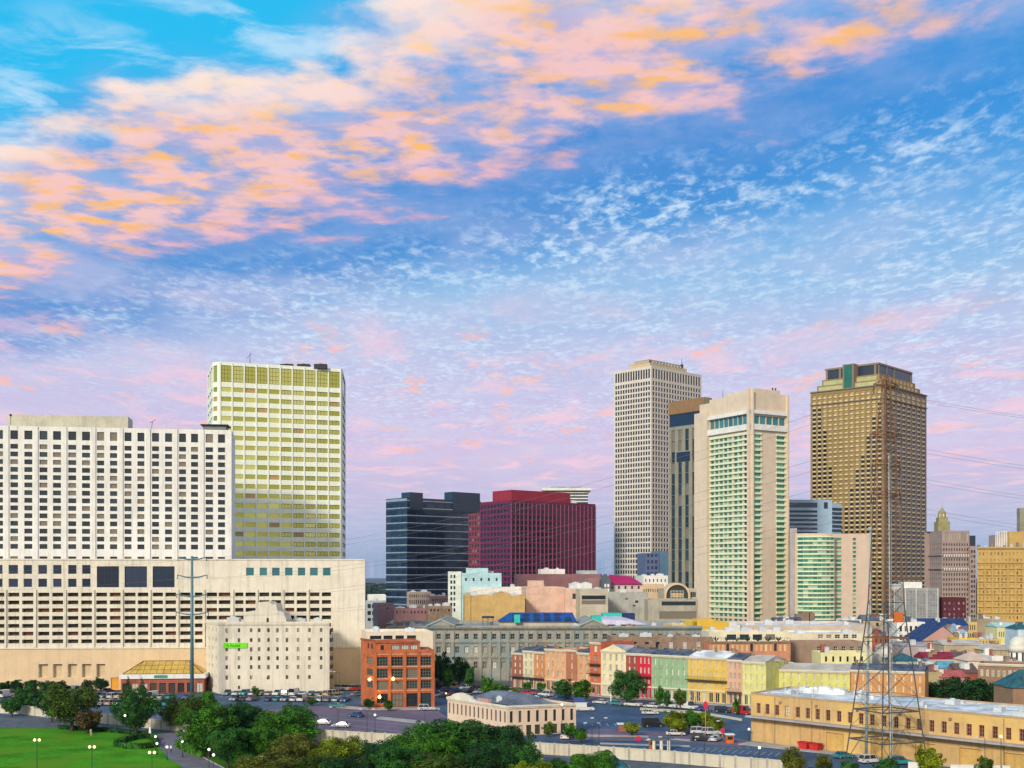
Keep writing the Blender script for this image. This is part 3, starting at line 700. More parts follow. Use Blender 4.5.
for p in (375.4, 389.6, 404.8, 419.0, 433.2):
    t = U(p)/dist(C_, R_); h = 0.4/dist(C_, R_); q = MB(); q.obox(lerp(C_, R_, max(0, t-h)), lerp(C_, R_, min(1, t+h)), 0.003, 0.3, 0, zt(652)); b.part('pilaster', q, M_brick)
for y in (655, 667.3, 679.3, 691.3):
    q = MB(); q.obox(C_, R_, 0.003, 0.18, zt(y), zt(y)+0.35); b.part('string_course', q, mat('pale_brick_band', (0.55, 0.27, 0.17), var=0.15))
q = MB(); q.obox(C_, Mx, 0.003, 0.3, zM-0.4, zM+0.12); q.obox(L_, C_, 0.003, 0.3, zM+0.2, zM+0.62); b.part('coping', q, M_brickr)
M_bulb = mat('warm_lamp_glow', (1, 0.6, 0.2), emit=(1.0, 0.55, 0.12), es=9.0)
for px0, py0, D0 in ((393, 679, 343.5), (369.5, 679.5, 345.5), (379.5, 697, 343)):
    q = MB(); x, y = PT(px0, D0); z = gz(py0, D0); q.sphere((x, y, z), 0.45); q.tube((x, y+0.3, z+0.3), (x, y+1.2, z+0.5), 0.06, n=4); b.part('wall_lamp', q, M_bulb)

# ================================================================ TOWERS OF THE CENTRE
def block(name, label, cat, A, B_, depth, z1, wm, rm, rows=None, ncol=0, wf=0.5, st=None, skewL=None, skewR=None, m0=0, m1=0, par=0.8, group=None, extra=None, z0=0, recess=0.25, right=None, left=None, rof=True):
    b = Bld(name, label, cat, A, group); BK, AK = back(A, B_, depth)
    if skewR is not None: BK = PT(skewR, BK[1])
    if skewL is not None: AK = PT(skewL, AK[1])
    L = dist(A, B_); ops = []
    if rows: ops = grid(even(L, ncol, wf, m0, m1), rows, st or dict(g=G_dark))
    if extra: ops += extra
    b.wall(A, B_, z0, z1, ops, recess)
    b.wall(B_, BK, z0, z1, right or [], recess); b.wall(BK, AK, z0, z1); b.wall(AK, A, z0, z1, left or [], recess)
    b.foot([A, B_, BK, AK]); b.finish([wm])
    if rof: flat_roof(b, [A, B_, BK, AK], z1, wm, rm, par)
    b.A, b.B, b.BK, b.AK, b.z1 = A, B_, BK, AK, z1
    return b
def two_face(name, label, cat, pL, pC, pR, D, deg, ytop, fl, fr_, wm, rm, recess=0.3, par=1.0, group=None):
    """fl / fr_: functions (length) -> openings for the left and right visible walls"""
    L_, C_, R_, K_ = corner(pL, pC, pR, D, deg); b = Bld(name, label, cat, C_, group); z1 = gz(ytop, D)
    b.wall(L_, C_, 0, z1, fl(dist(L_, C_), z1), recess); b.wall(C_, R_, 0, z1, fr_(dist(C_, R_), z1), recess)
    b.wall(R_, K_, 0, z1); b.wall(K_, L_, 0, z1); b.foot([L_, C_, R_, K_])
    b.pts = [L_, C_, R_, K_]; b.z1 = z1; b.D = D; b.wm = wm; flat_roof(b, b.pts, z1, wm, rm, par); return b

# --- dark glass slab
D0 = 820; s_ = D0/F
M_dkglass = mat('blue_black_curtain_wall', (0.02, 0.035, 0.06), rough=0.25, spec=0.6, var=0.1)
M_band = mat('steel_band', (0.34, 0.40, 0.46), rough=0.4, var=0.15, metal=0.3)
b = two_face('office_tower', 'wide blue black glass office block with thin pale floor bands', 'office tower', 386, 407, 481, D0, 48, 497.5,
    lambda L, z1: [(u, v, z1-3.6-5.1*k-3.3, z1-3.6-5.1*k, dict(g=G_navy)) for k in range(14) for u, v in even(L, 4, 0.93, 0.3, 0.3)],
    lambda L, z1: [(u, v, z1-3.6-5.1*k-3.3, z1-3.6-5.1*k, dict(g=G_navy)) for k in range(14) for u, v in even(L, 8, 0.95, 0.3, 0.3)], M_dkglass, M_roofd)
b.finish([M_dkglass])
for k in range(15):
    z = b.z1-2.2-5.1*k; q = MB(); q.obox(b.pts[0], b.pts[1], 0.003, 0.35, z, z+0.75 if k else z+1.6); q.obox(b.pts[1], b.pts[2], 0.004, 0.36, z, z+0.6)
    b.part('floor_band', q, M_band)
L_, C_, R_, K_ = b.pts
for a, c in ((0.03, 0.2), (0.6, 0.98)):
    p0, p1 = lerp(C_, R_, a), lerp(C_, R_, c); q = MB(); q.obox(p0, p1, -9, 0.5, b.z1-8, gz(492, D0)+(2 if a > 0.5 else 0)); b.part('service_core', q, M_dkglass)

# --- burgundy granite block, stepped
M_burg = mat('burgundy_granite', (0.15, 0.020, 0.068), rough=0.5, var=0.1)
M_burgl = mat('rose_granite', (0.22, 0.04, 0.065), rough=0.5, var=0.1)
D0 = 760
def fb(n):
    return lambda L, z1: grid(even(L, n, 0.68, 0.6, 0.6), rows_from(z1-2.0, 3.62, 2.35, 20), dict(g=G_black))
b = two_face('office_block', 'burgundy granite office block with stepped shoulder and square dark windows', 'office block', 480, 511, 595.5, D0, 52, 500, fb(9), fb(21), M_burg, M_roofd)
b.finish([M_burg])
L_, C_, R_, K_ = b.pts
for k in range(22):
    p = lerp(C_, R_, k/21); d_ = 0.24/dist(C_, R_); q = MB(); q.obox(lerp(C_, R_, max(0, k/21-d_)), lerp(C_, R_, min(1, k/21+d_)), 0.003, 0.5, 0, b.z1-1.5); b.part('fin', q, mat('burgundy_fin', (0.26, 0.08, 0.13), var=0.1))
# lower shoulder stepping down to the left
c52, s52 = math.cos(R(52)), math.sin(R(52))
aL = (468.5-512)/F; wl = (L_[0]-aL*L_[1])/(c52+aL*s52); S_ = (L_[0]-wl*c52, L_[1]+wl*s52); SK = (S_[0]+s52*60, S_[1]+c52*60); LK = (L_[0]+s52*60, L_[1]+c52*60)
sh = MB(); zs = gz(511, D0); b.win = []
b.wall(S_, L_, 0, zs, grid(even(wl, 4, 0.62, 0.4, 0.4), rows_from(zs-1.8, 3.62, 2.1, 18), dict(g=G_dark, name='shoulder_window')), 0.3, 0, sh)
b.wall(SK, S_, 0, zs, [], 0.3, 0, sh); b.wall(LK, SK, 0, zs, [], 0.3, 0, sh); b.part('shoulder', sh, M_burgl)
sv = b.w; b.w = MB(); 
for w in b.win: pass
lst = b.win
for (_, cx, cy, cz, ang, w, h, rc, st) in lst: link('shoulder_window', pane_mesh(w, h, st['g'], rc), b.root, (cx-b.o[0], cy-b.o[1], cz), ang)
q = MB(); q.poly([(p[0], p[1], zs) for p in (S_, L_, LK, SK)]); b.part('shoulder_roof', q, M_burg)
p0, p1 = lerp(C_, R_, -0.03), lerp(C_, R_, 0.66)
q = MB(); q.obox((p0[0]+2, p0[1]+8), (p1[0]+2, p1[1]+8), -20, 0, b.z1-1, gz(491.5, D0)+1.6); b.part('penthouse', q, mat('red_plant_screen', (0.30, 0.025, 0.045), var=0.1, rough=0.6))
roof_unit(b, *lerp(lerp(C_, R_, 0.75), K_, 0.2), b.z1-1, 5, 5, 3, M_unit)
# --- white louvred round-edged building behind
D0 = 940; A, B_ = PT(545, D0), PT(588, D0)
b = block('office_tower', 'white building with horizontal louvre bands peeping over the burgundy block', 'office tower', A, B_, 30, gz(491, D0), M_white, M_roofw)
for k in range(5):
    z = gz(503.5-3*k, D0); q = MB(); q.obox(A, B_, 0.004, 0.5, z, z+1.1); b.part('louvre_band', q, M_dkglass)
q = MB(); q.prism(inset([A, B_, b.BK, b.AK], -2.5), gz(490.6, D0), gz(488.2, D0), bottom=True); b.part('roof_slab', q, M_white)
q = MB(); q.prism(inset([A, B_, b.BK, b.AK], 5), gz(488.2, D0), gz(486, D0)); b.part('penthouse', q, M_roofg)

# --- One tall white gridded tower
D0 = 980
def sg(n, m): 
    def f(L, z1):
        cols = even(L, n, 0.66, m, m)
        return grid(cols, [(z1-2.4-7.6, z1-2.4)], dict(g=G_black))+grid(cols, rows_from(z1-12.4, 4.42, 3.05, 42), dict(g=G_black))
    return f
b = two_face('skyscraper', 'tallest white gridded skyscraper with square dark windows on both faces', 'skyscraper', 614, 651.3, 701.5, D0, 46, 365.5, sg(14, 1.0), sg(18, 1.2), M_shell, M_roofg, 0.35)
b.finish([M_shell]); L_, C_, R_, K_ = b.pts
q = MB(); ip = inset(b.pts, 9); q.prism(ip, b.z1-1, b.z1+5.0); b.part('penthouse', q, M_tan)
q = MB(); q.prism(inset(b.pts, 12), b.z1+5.0, b.z1+8.2); b.part('penthouse', q, M_stone)
q = MB(); x, y = ip[2][0]-4, ip[2][1]; q.tube((x, y, b.z1), (x, y, b.z1+14), 0.5, 0.2); q.box(x-1.2, y-0.8, b.z1+6, x+1.2, y+0.8, b.z1+9); b.part('antenna', q, M_dark)
q = MB()
for i in range(26):
    p = lerp(ip[0] if i < 13 else ip[1], ip[1] if i < 13 else ip[2], (i % 13)/12); q.box(p[0]-0.4, p[1]-0.6, b.z1+4.9, p[0]+0.4, p[1]+0.2, b.z1+6.3)
b.part('roof_screen', q, M_tan)

# --- striped tower with tan crown behind the pale hotel
D0 = 860
M_strip = mat('olive_grey_pier', (0.27, 0.26, 0.20), streak=0.1)
def fs(L, z1):
    o = []
    for k, (u, v) in enumerate(even(L, 5, 0.52, 0.8, 0.5)):
        for j in range(17):
            if k in (1, 2) and j == 2: continue
            o.append((u, v, z1-21-8*(j+1)+0.25, z1-21-8*j, dict(g=G_dark)))
    return o
L_, C_, R_, K_ = corner(669, 705, 712, D0, 52)
b = Bld('skyscraper', 'slim olive tower with dark vertical strips and tan crown between white tower and pale hotel', 'skyscraper', C_); z1 = gz(397, D0)
b.wall(L_, C_, 0, z1, [(a, c, d, e, s) for a, c, d, e, s in fs(dist(L_, C_), z1)]+[(0.4, dist(L_, C_)-0.2, z1-18.5, z1-9.6, dict(g=G_navy))], 0.7)
b.wall(C_, R_, 0, z1); b.wall(R_, K_, 0, z1); b.wall(K_, L_, 0, z1); b.foot([L_, C_, R_, K_]); b.finish([M_strip]); flat_roof(b, [L_, C_, R_, K_], z1, M_strip, M_roofd)
q = MB(); q.obox(L_, C_, 0.003, 0.6, z1-9.2, z1+0.05); b.part('crown_band', q, mat('bronze_tan_panel', (0.27, 0.16, 0.08), var=0.1))
q = MB(); u0, u1 = even(dist(L_, C_), 5, 0.9, 0.8, 0.5)[1][0], even(dist(L_, C_), 5, 0.9, 0.8, 0.5)[2][1]; LL = dist(L_, C_); q.obox(lerp(L_, C_, u0/LL), lerp(L_, C_, u1/LL), 0.003, 0.4, z1-21-23.6, z1-21-16.6); b.part('service_band', q, G_navy)

# --- pale hotel tower with green balconies
D0 = 650
M_mar = mat('beige_pink_concrete', (0.68, 0.56, 0.43), streak=0.14, var=0.05)
M_marw = mat('pale_green_spandrel', (0.70, 0.78, 0.55), var=0.05)
L_, C_, R_, K_ = corner(709.5, 751, 787.5, D0, 60)
L0 = corner(697, 751, 787.5, D0, 60)[0]
zt = lambda y: gz(y, D0); z1 = zt(392)
b = Bld('hotel_tower', 'pale beige hotel tower with green glazed balcony bays and a white sky lounge band', 'hotel', C_)
LL = dist(L_, C_); LR = dist(C_, R_)
pit = 5.46*D0/F; rws = rows_from(zt(434), pit, pit*0.60, 36)
gg = dict(g=G_green, f=M_marw, nx=1, nz=1, t=0.12)
ops = grid(even(LL*0.56, 5, 0.80, 0.5, 0), rws, dict(g=G_green))
ops += [(a+LL*0.585, c+LL*0.585, r0, r1, gg) for a, c in even(LL*0.22, 2, 0.84) for r0, r1 in rws]
ops += [(LL*0.835, LL*0.905, r0, r1, dict(g=G_dark)) for r0, r1 in rws]
ops += [(a+0.3, c+0.3, zt(423.5), zt(413.5), dict(g=G_teal, name='lounge_window')) for a, c in even(LL*0.9, 8, 0.97)]
b.wall(L_, C_, 0, z1, ops, 0.7)
ops = [(LR*0.06, LR*0.27, r0, r1, dict(g=G_green)) for r0, r1 in rws]+[(LR*0.70, LR*0.93, r0, r1, dict(g=G_green)) for r0, r1 in rws]
ops += [(a+LR*0.06, c+LR*0.06, zt(423.5), zt(415), dict(g=G_teal, name='lounge_window')) for a, c in even(LR*0.88, 5, 0.95)]
b.wall(C_, R_, 0, z1, ops, 0.7); b.wall(R_, K_, 0, z1); b.wall(K_, L_, 0, z1)
b.foot([L0, C_, R_, K_]); b.finish([M_mar]); flat_roof(b, [L_, C_, R_, K_], z1, M_mar, M_roofg, 2.5)
# balcony slabs, light bands
for r0, r1 in rws[:34]:
    for X, Y, a, c in ((L_, C_, 0.01, 0.93), (C_, R_, 0.04, 0.29), (C_, R_, 0.68, 0.95)):
        q = MB(); q.obox(lerp(X, Y, a), lerp(X, Y, c), 0.003, 0.5, r1+0.02, r1+pit*0.40-0.06); b.part('balcony', q, M_marw)
for zz0, zz1 in ((zt(413.3), zt(409.8)), (zt(429.5), zt(423.7))):
    q = MB(); q.obox(L_, C_, 0.003, 1.3, zz0, zz1); q.obox(C_, R_, 0.004, 1.3, zz0, zz1); b.part('lounge_band', q, M_white)
q = MB(); q.obox(lerp(L_, C_, 0.955), lerp(L_, C_, 1.0), 0.003, 1.6, 0, zt(388.5)); q.obox(lerp(C_, R_, -0.0), lerp(C_, R_, 0.03), 0.004, 1.6, 0, zt(388.6)); b.part('corner_pier', q, M_mar)
q = MB(); q.obox(lerp(C_, R_, 0.955), lerp(C_, R_, 1.0), 0.004, 1.4, 0, zt(392.5)); b.part('corner_pier', q, M_mar)
q = MB(); q.obox(L0, L_, 0.8, 2.0, 0, zt(404.5)); q.obox(lerp(L0, L_, 0.3), L_, -16, 0.78, 0, zt(395.5)); b.part('end_pier', q, M_mar)
q = MB(); q.obox(lerp(C_, R_, 0.14), lerp(C_, R_, 0.84), -26, -1.2, z1-2.5, zt(387.6)); b.part('penthouse', q, M_mar)
q = MB(); q.obox(lerp(L_, C_, 0.35), lerp(L_, C_, 0.93), -7, -0.7, z1-2.5, zt(393.6)+0.6); b.part('penthouse', q, M_mar)
q = MB(); x, y = lerp(L_, C_, 0.1); q.tube((x+6, y+4, z1), (x+6, y+4, z1+6), 0.15, 0.08); b.part('antenna', q, M_dark)
for t in (0.62, 0.7): x, y = lerp(C_, R_, t); q = MB(); q.tube((x, y+3, zt(387.6)), (x, y+3, zt(387.6)+1.6), 0.4); b.part('flue', q, M_dark)

# --- curved hotel, lower, with green glass bow
D0 = 640; zt = lambda y: gz(y, D0)
M_cur = mat('pinkish_render', (0.66, 0.52, 0.41), streak=0.06, var=0.05)
A, B_ = PT(795, D0), PT(871, D0+6)
b = Bld('hotel', 'lower pink beige hotel with a curved bow of green glass bands', 'hotel', A)
U = lambda p: px2u(A, B_, p); z1 = zt(533.5)
n0, n1 = U(797.5), U(831.5)
rws = rows_from(zt(537.6), 4.33*D0/F, 4.33*D0/F*0.62, 20)
p1 = lerp(A, B_, n1/dist(A, B_)); p0 = lerp(A, B_, n0/dist(A, B_))
Lr = dist(p1, B_)
ops = [(a-n1, c-n1, r0, r1, dict(g=G_green)) for a, c in ((U(835.5), U(841.5)), (U(852.8), U(856.2))) for r0, r1 in rws]
b.wall(p1, B_, 0, z1, ops, 0.5); b.wall(A, p0, 0, z1)
BK, AK = PT(872, D0+32), PT(790, D0+34); b.wall(B_, BK, 0, z1); b.wall(BK, AK, 0, z1); b.wall(AK, A, 0, z1)
arc = []
for k in range(9):
    t = k/8; base = lerp(p0, p1, t); arc.append((base[0], base[1]-6.5*math.sin(math.pi*min(1, 0.08+t*0.62))+(1.6 if k == 0 else 0)))
arc[0] = p0
for k in range(8): b.wall(arc[k], arc[k+1], 0, z1, [(0.05, dist(arc[k], arc[k+1])-0.05, r0, r1, dict(g=G_green)) for r0, r1 in rws], 0.3)
b.wall(arc[8], p1, 0, z1, [])
q = MB(); q.poly([(p[0], p[1], z1-0.3) for p in [A]+arc+[p1, B_, BK, AK]]); b.part('roof', q, M_roofg)
b.foot([A, B_, BK, AK, arc[4]]); b.finish([M_cur])
for k, (r0, r1) in enumerate(rws):
    q = MB()
    for j in range(8): q.obox(arc[j], arc[j+1], 0.003, 0.25, r1+0.05, r1+0.75)
    b.part('balcony_band', q, M_marw)
q = MB(); ac = inset([PT(790, D0+2), PT(797, D0+2), PT(797, D0+20), PT(789.5, D0+20)], 0.0); q.prism(ac, 0, zt(528)); b.part('stair_core', q, mat('grey_stair_core', (0.40, 0.38, 0.38)))
q = MB()
for px0, y0, r_ in ((799, 614, 3), (806, 612, 4), (812, 613, 3)): x, y = PT(px0, D0-22); q.box(x-r_*0.5, y, 0, x+r_*0.5, y+4, gz(y0, D0-22))
b.part('plant_equipment', q, M_brickb)

# --- blue-grey banded office behind it
D0 = 720; zt = lambda y: gz(y, D0)
A, B_ = PT(786, D0), PT(832, D0+3)
M_blu = mat('blue_grey_panel', (0.36, 0.50, 0.64), var=0.06)
b = block('office_block', 'blue grey office block with navy ribbon windows and a white corner panel', 'office block', A, B_, 25, zt(499.5), M_blu, M_roofw, extra=[(1, 19.5, zt(507.5), zt(502.5), dict(g=G_navy)), (23.5, 26, zt(508.5), zt(502), dict(g=G_navy))]+[(1, 19.5, zt(512.6+4.3*k), zt(510.2+4.3*k), dict(g=G_navy)) for k in range(9)], m0=0)
A2, B2 = B_, PT(841.5, D0+8)
q = MB(); q.prism([A2, B2, (B2[0], B2[1]+20), (A2[0], A2[1]+20)], 0, zt(503)); b.part('corner_bay', q, M_blu)
for k in range(9):
    q = MB(); q.obox(A2, B2, 0.003, 0.3, zt(510+4.3*k), zt(507.4+4.3*k)); b.part('corner_window', q, G_navy)

# --- golden tower
D0 = 888; zt = lambda y: gz(y, D0)
M_gold = mat('golden_limestone', (0.29, 0.205, 0.095), var=0.06, streak=0.05)
M_goldl = mat('pale_gold_spandrel', (0.66, 0.54, 0.32), var=0.08)
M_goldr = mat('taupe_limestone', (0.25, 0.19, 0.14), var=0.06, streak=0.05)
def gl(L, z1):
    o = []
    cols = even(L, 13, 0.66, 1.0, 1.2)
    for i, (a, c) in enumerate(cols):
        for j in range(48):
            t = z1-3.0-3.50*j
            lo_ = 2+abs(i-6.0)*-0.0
            golden = (j < 3) or (i > 1+j*0.13 and i < 12.4-j*0.26)  # bright reflection put into the pane colour over a tapering area
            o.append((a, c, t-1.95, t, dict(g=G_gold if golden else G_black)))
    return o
def gr(L, z1):
    o = []
    for i, (a, c) in enumerate(even(L, 8, 0.66, 2.5, 1.0)):
        for j in range(40 if 2 <= i <= 6 else 48):
            t = z1-3.0-3.50*j; o.append((a, c, t-1.9, t, dict(g=G_gold if (j < 3) else G_black)))
        if 2 <= i <= 6: o.append((a, c, z1-3-3.5*48, z1-3-3.5*40.4, dict(g=G_teal)))
    return o
L_, C_, R_, K_ = corner(810.5, 884, 926.5, D0, 42)
b = Bld('skyscraper', 'tall golden limestone skyscraper with stepped dark glass crown behind the lattice pylon', 'skyscraper', C_); z1 = zt(384)
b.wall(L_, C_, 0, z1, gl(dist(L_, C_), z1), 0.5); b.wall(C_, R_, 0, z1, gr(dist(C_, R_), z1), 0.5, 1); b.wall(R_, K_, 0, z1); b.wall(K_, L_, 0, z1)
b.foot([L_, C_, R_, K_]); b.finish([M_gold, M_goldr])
LL, LR = dist(L_, C_), dist(C_, R_)
rest = MB(); cnt_ = 0
for j in range(48):     # a pale stone square under each pane
    t = z1-3.0-3.50*j-1.95
    for X, Y, LX, cs in ((L_, C_, LL, even(LL, 13, 0.56, 1.0, 1.2)), (C_, R_, LR, even(LR, 8, 0.52, 2.5, 1.0))):
        for a, c in cs:
            cnt_ += 1; q = MB() if cnt_ <= 100 else rest
            q.obox(lerp(X, Y, a/LX), lerp(X, Y, c/LX), 0.003, 0.18, t-1.25, t-0.22)
            if cnt_ <= 100: b.part('spandrel_panel', q, M_goldl)
b.part('spandrel_panel', rest, M_goldl)['kind'] = 'stuff'
pts = [L_, C_, R_, K_]
q = MB(); q.poly([(p[0], p[1], z1) for p in pts]); b.part('roof', q, M_roofg)
q = MB(); e_ = 0.9
for z in (z1-0.8, z1-10.6):
    q.obox(L_, C_, 0.003, e_, z, z+0.8); q.obox(C_, R_, 0.004, e_, z+0.002, z+0.802)
b.part('cornice', q, M_goldr)
def frus(p, z0_, z1_, mats, nm, gl_=None):
    q = MB(); q.prism(p, z0_, z1_); b.part(nm, q, mats)
t1 = inset(pts, 3.6); frus(t1, z1+0.005, z1+4.6, M_gold, 'setback')
t2 = inset(pts, 6.4); frus(t2, z1+4.605, z1+9.2, M_gold, 'setback')
t3 = inset(pts, 8.6); frus(t3, z1+9.205, zt(361.5), M_dkglass, 'glass_crown')
q = MB(); q.prism(inset(t3, -0.7), zt(361.4), zt(359.6), bottom=True); b.part('crown_cornice', q, M_goldr)
for P, zA, zB in ((t1, z1+0.5, z1+3.4), (t2, z1+5.0, z1+8.0)):
    for X, Y, mm in ((P[0], P[1], mat('gold_green_band', (0.42, 0.44, 0.22), var=0.1)), (P[1], P[2], M_tan)):
        if mm is M_tan:
            for k in range(9):
                q = MB(); q.obox(lerp(X, Y, 0.06+k/10), lerp(X, Y, 0.11+k/10), 0.003, 0.3, zA, zB); b.part('setback_window', q, G_gold)
        else:
            q = MB(); q.obox(lerp(X, Y, 0.03), lerp(X, Y, 0.95), 0.003, 0.3, zA, zB); b.part('setback_band', q, mm)
for k, (X, Y, ts) in enumerate(((t3[0], t3[1], (0.0, 0.26, 0.5, 0.93)), (t3[1], t3[2], (0.0, 0.22, 0.45, 0.97)))):
    for t in ts: q = MB(); q.obox(lerp(X, Y, t), lerp(X, Y, t+0.04), 0.003, 0.5, z1+9.21, zt(361.5)); b.part('crown_pier', q, M_goldr)
q = MB(); P0, P1 = lerp(t1[0], t1[1], 0.43), lerp(t1[0], t1[1], 0.60); q.obox(P0, P1, -6, 2.5, z1-1, zt(360.5)+1); b.part('glazed_bay_pier', q, M_goldr)
q = MB(); P0, P1 = lerp(t1[0], t1[1], 0.455), lerp(t1[0], t1[1], 0.575); q.obox(P0, P1, 2.503, 2.8, z1-0.5, zt(361)+0.6); b.part('glazed_bay', q, mat('deep_teal_glazing', (0.02,0.14,0.11), rough=0.3))

# --- art deco block with cupola
D0 = 800; zt = lambda y: gz(y, D0)
M_deco = mat('rosy_limestone', (0.38, 0.29, 0.26), var=0.08, streak=0.1)
M_cap = mat('verdigris_gold', (0.30, 0.27, 0.13), var=0.15)
A, B_ = PT(942, D0), PT(969.5, D0+4)
ops = []
L = dist(A, B_)
for k, (a, c) in enumerate(even(L, 10, 0.5, 0.5, 0.5)):
    for j in range(17): ops.append((a, c, zt(545.8+5.0*j), zt(543.2+5.0*j), dict(g=G_black)))
    ops.append((a, c, zt(540), zt(532.5), dict(g=glass('cream_blind', (0.5,0.45,0.35), (0.2,0.18,0.16)))))
b = Bld('office_tower', 'rosy limestone tower with stepped shoulders and a small gold cupola', 'office tower', A); z1 = zt(530.5)
b.wall(A, B_, 0, z1, ops, 0.4); BK, AK = back(A, B_, 22); b.wall(B_, BK, 0, z1); b.wall(BK, AK, 0, z1)
L2 = PT(927, D0+26); ll = dist(L2, A)
b.wall(L2, A, 0, z1, grid(even(ll, 7, 0.45, 0.5, 0.5), [(zt(545.8+5.0*j), zt(543.2+5.0*j)) for j in range(16)], dict(g=G_black)), 0.4); b.wall(AK, L2, 0, z1)
q = MB(); q.poly([(p[0], p[1], z1) for p in (L2, A, B_, BK, AK)]); b.part('roof', q, M_slate)
b.foot([L2, A, B_, BK]); b.finish([M_deco])
q = MB(); C0, C1 = PT(969.8, D0+1), PT(976, D0+2); q.prism([C0, C1, (C1[0]+2, C1[1]+18), (C0[0], C0[1]+18)], 0, zt(546)); b.part('shoulder', q, M_deco)
for j in range(14):
    q = MB(); q.obox(lerp(C0, C1, 0.2), lerp(C0, C1, 0.45), 0.003, 0.1, zt(552.8+5*j), zt(550+5*j)); q.obox(lerp(C0, C1, 0.6), lerp(C0, C1, 0.85), 0.003, 0.1, zt(552.8+5*j), zt(550+5*j)); b.part('shoulder_window', q, G_dark)
for y0 in (555.5, 569.2):
    q = MB(); q.obox(A, B_, 0.003, 0.9, zt(y0), zt(y0)+0.9); q.obox(L2, A, 0.003, 0.9, zt(y0), zt(y0)+0.9); b.part('cornice', q, M_deco)
    for k, (a, c) in enumerate(even(L, 11, 0.45, 0.3, 0.3)):
        q = MB(); q.obox(lerp(A, B_, a/L), lerp(A, B_, c/L), 0.904, 1.1, zt(y0)-0.9, zt(y0)+0.8); b.part('corbel', q, M_white)
x, y = PT(942, D0+14); q = MB()
q.box(x-4.0, y-4, z1-0.5, x+4.0, y+4, zt(521)); q.box(x-3.1, y-3, zt(521), x+3.1, y+3, zt(516.5)); b.part('tower_base', q, M_cap)
q = MB(); oct_ = lambda r, z: [(x+r*math.cos(R(45*k+22)), y+r*math.sin(R(45*k+22)), z) for k in range(8)]
q.hexa(oct_(3.2, zt(516.5)), oct_(2.6, zt(512.5))); q.hexa(oct_(2.9, zt(512.5)), oct_(0.3, zt(506.5))); q.tube((x, y, zt(507)), (x, y, zt(501)), 0.15, 0.05); b.part('cupola', q, M_cap)
for k in range(8):
    q = MB(); q.tube((x+3.4*math.cos(R(45*k)), y+3.4*math.sin(R(45*k)), zt(516.5)), (x+3.1*math.cos(R(45*k)), y+3.1*math.sin(R(45*k)), zt(513)), 0.35, n=5); b.part('column', q, M_cream)
block('office_tower', 'navy slab edge showing behind the rosy limestone tower', 'office tower', PT(962, 850), PT(975.5, 852), 20, gz(535.5, 850), M_dkglass, M_roofd)
b = block('building', 'dark red block with small arched windows at the foot of the rosy tower', 'building', PT(942.5, 700), PT(966, 702), 14, gz(597.5, 700), mat('dark_oxblood', (0.11, 0.025, 0.03)), M_roofd,
      rows=[(gz(604.5, 700), gz(602, 700)), (gz(610, 700), gz(607.8, 700)), (gz(615.5, 700), gz(613, 700)), (gz(618.6, 700), gz(616.8, 700))], ncol=5, wf=0.4, st=dict(g=glass('lilac_glass', (0.45,0.3,0.42), (0.1,0.04,0.08))))
# --- grey gridded mid block
D0 = 690; zt = lambda y: gz(y, D0)
A, B_ = PT(893, D0), PT(939, D0+2)
b = block('office_block', 'light grey gridded office block with rooftop plant right of the pylon', 'office block', A, B_, 25, zt(588), mat('grey_grid_panel', (0.36, 0.37, 0.38)), M_roofw, rows=[(zt(591+2.75*k+1.9), zt(591+2.75*k)) for k in range(12)], ncol=14, wf=0.75, skewL=894, st=dict(g=glass('grey_glass', (0.22,0.24,0.26), (0.34,0.36,0.38), rough=0.4)))
q = MB(); x0, y0 = PT(904, D0+8); x1, _ = PT(922, D0+8); q.box(x0, y0, zt(589), x1, y0+10, zt(582)); b.part('penthouse', q, M_white)
for k in range(5): q = MB(); u = 0.03+0.235*k; q.obox(lerp(A, B_, u-0.006), lerp(A, B_, u+0.006), 0.003, 0.4, 0, zt(588.5)); b.part('pier', q, M_white)
for t in (0.05, 0.85): roof_unit(b, *lerp(A, (b.BK[0], b.BK[1]), t), zt(588)-0.8, 4, 3, 3, M_unit)

# --- gold brick hotel on the right
D0 = 600; zt = lambda y: gz(y, D0)
M_ochre = mat('ochre_brick', (0.52, 0.35, 0.12), var=0.08, streak=0.08, scale=0.3)
A, B_ = PT(977, D0), PT(1062, D0-6)
L = dist(A, B_)
cols = even(L, 22, 0.34, 0.5, 0.5); ops = []
for j in range(11):
    y0 = 552.5+6.35*j
    for k, (a, c) in enumerate(cols): ops.append((a, c, zt(y0+2.9), zt(y0), dict(g=glass('amber_blind', (0.30,0.20,0.08), (0.62,0.45,0.20), third=(0.03,0.03,0.03), tf=0.3), f=M_ochre, nx=1, nz=2, t=0.1)))
b = Bld('hotel', 'big ochre brick hotel with rows of moulded balconies at the right edge', 'hotel', A); z1 = zt(547)
b.wall(A, B_, 0, z1, ops, 0.4); BK, AK = back(A, B_, 30); AK = PT(978, D0+30); b.wall(B_, BK, 0, z1); b.wall(BK, AK, 0, z1); b.wall(AK, A, 0, z1); b.foot([A, B_, BK, AK]); b.finish([M_ochre]); flat_roof(b, [A, B_, BK, AK], z1, M_ochre, M_roofd)
trim(b, A, B_, z1-0.6, 0.6, 0.9, M_ochre)
for j in range(2, 9):
    y0 = 552.5+6.35*j
    for k in range(11):
        a = L*(k+0.13)/11; c = a+L/11*0.74; q = MB(); q.obox(lerp(A, B_, a/L), lerp(A, B_, c/L), 0.003, 0.75, zt(y0+3.9), zt(y0+3.3)); b.part('balcony', q, M_ochre)
for k in range(12):
    t = min(0.998, k/11+0.001); q = MB(); q.obox(lerp(A, B_, max(0, t-0.006)), lerp(A, B_, min(1, t+0.006)), 0.003, 0.35, zt(613), zt(560)); b.part('pilaster', q, M_ochre)
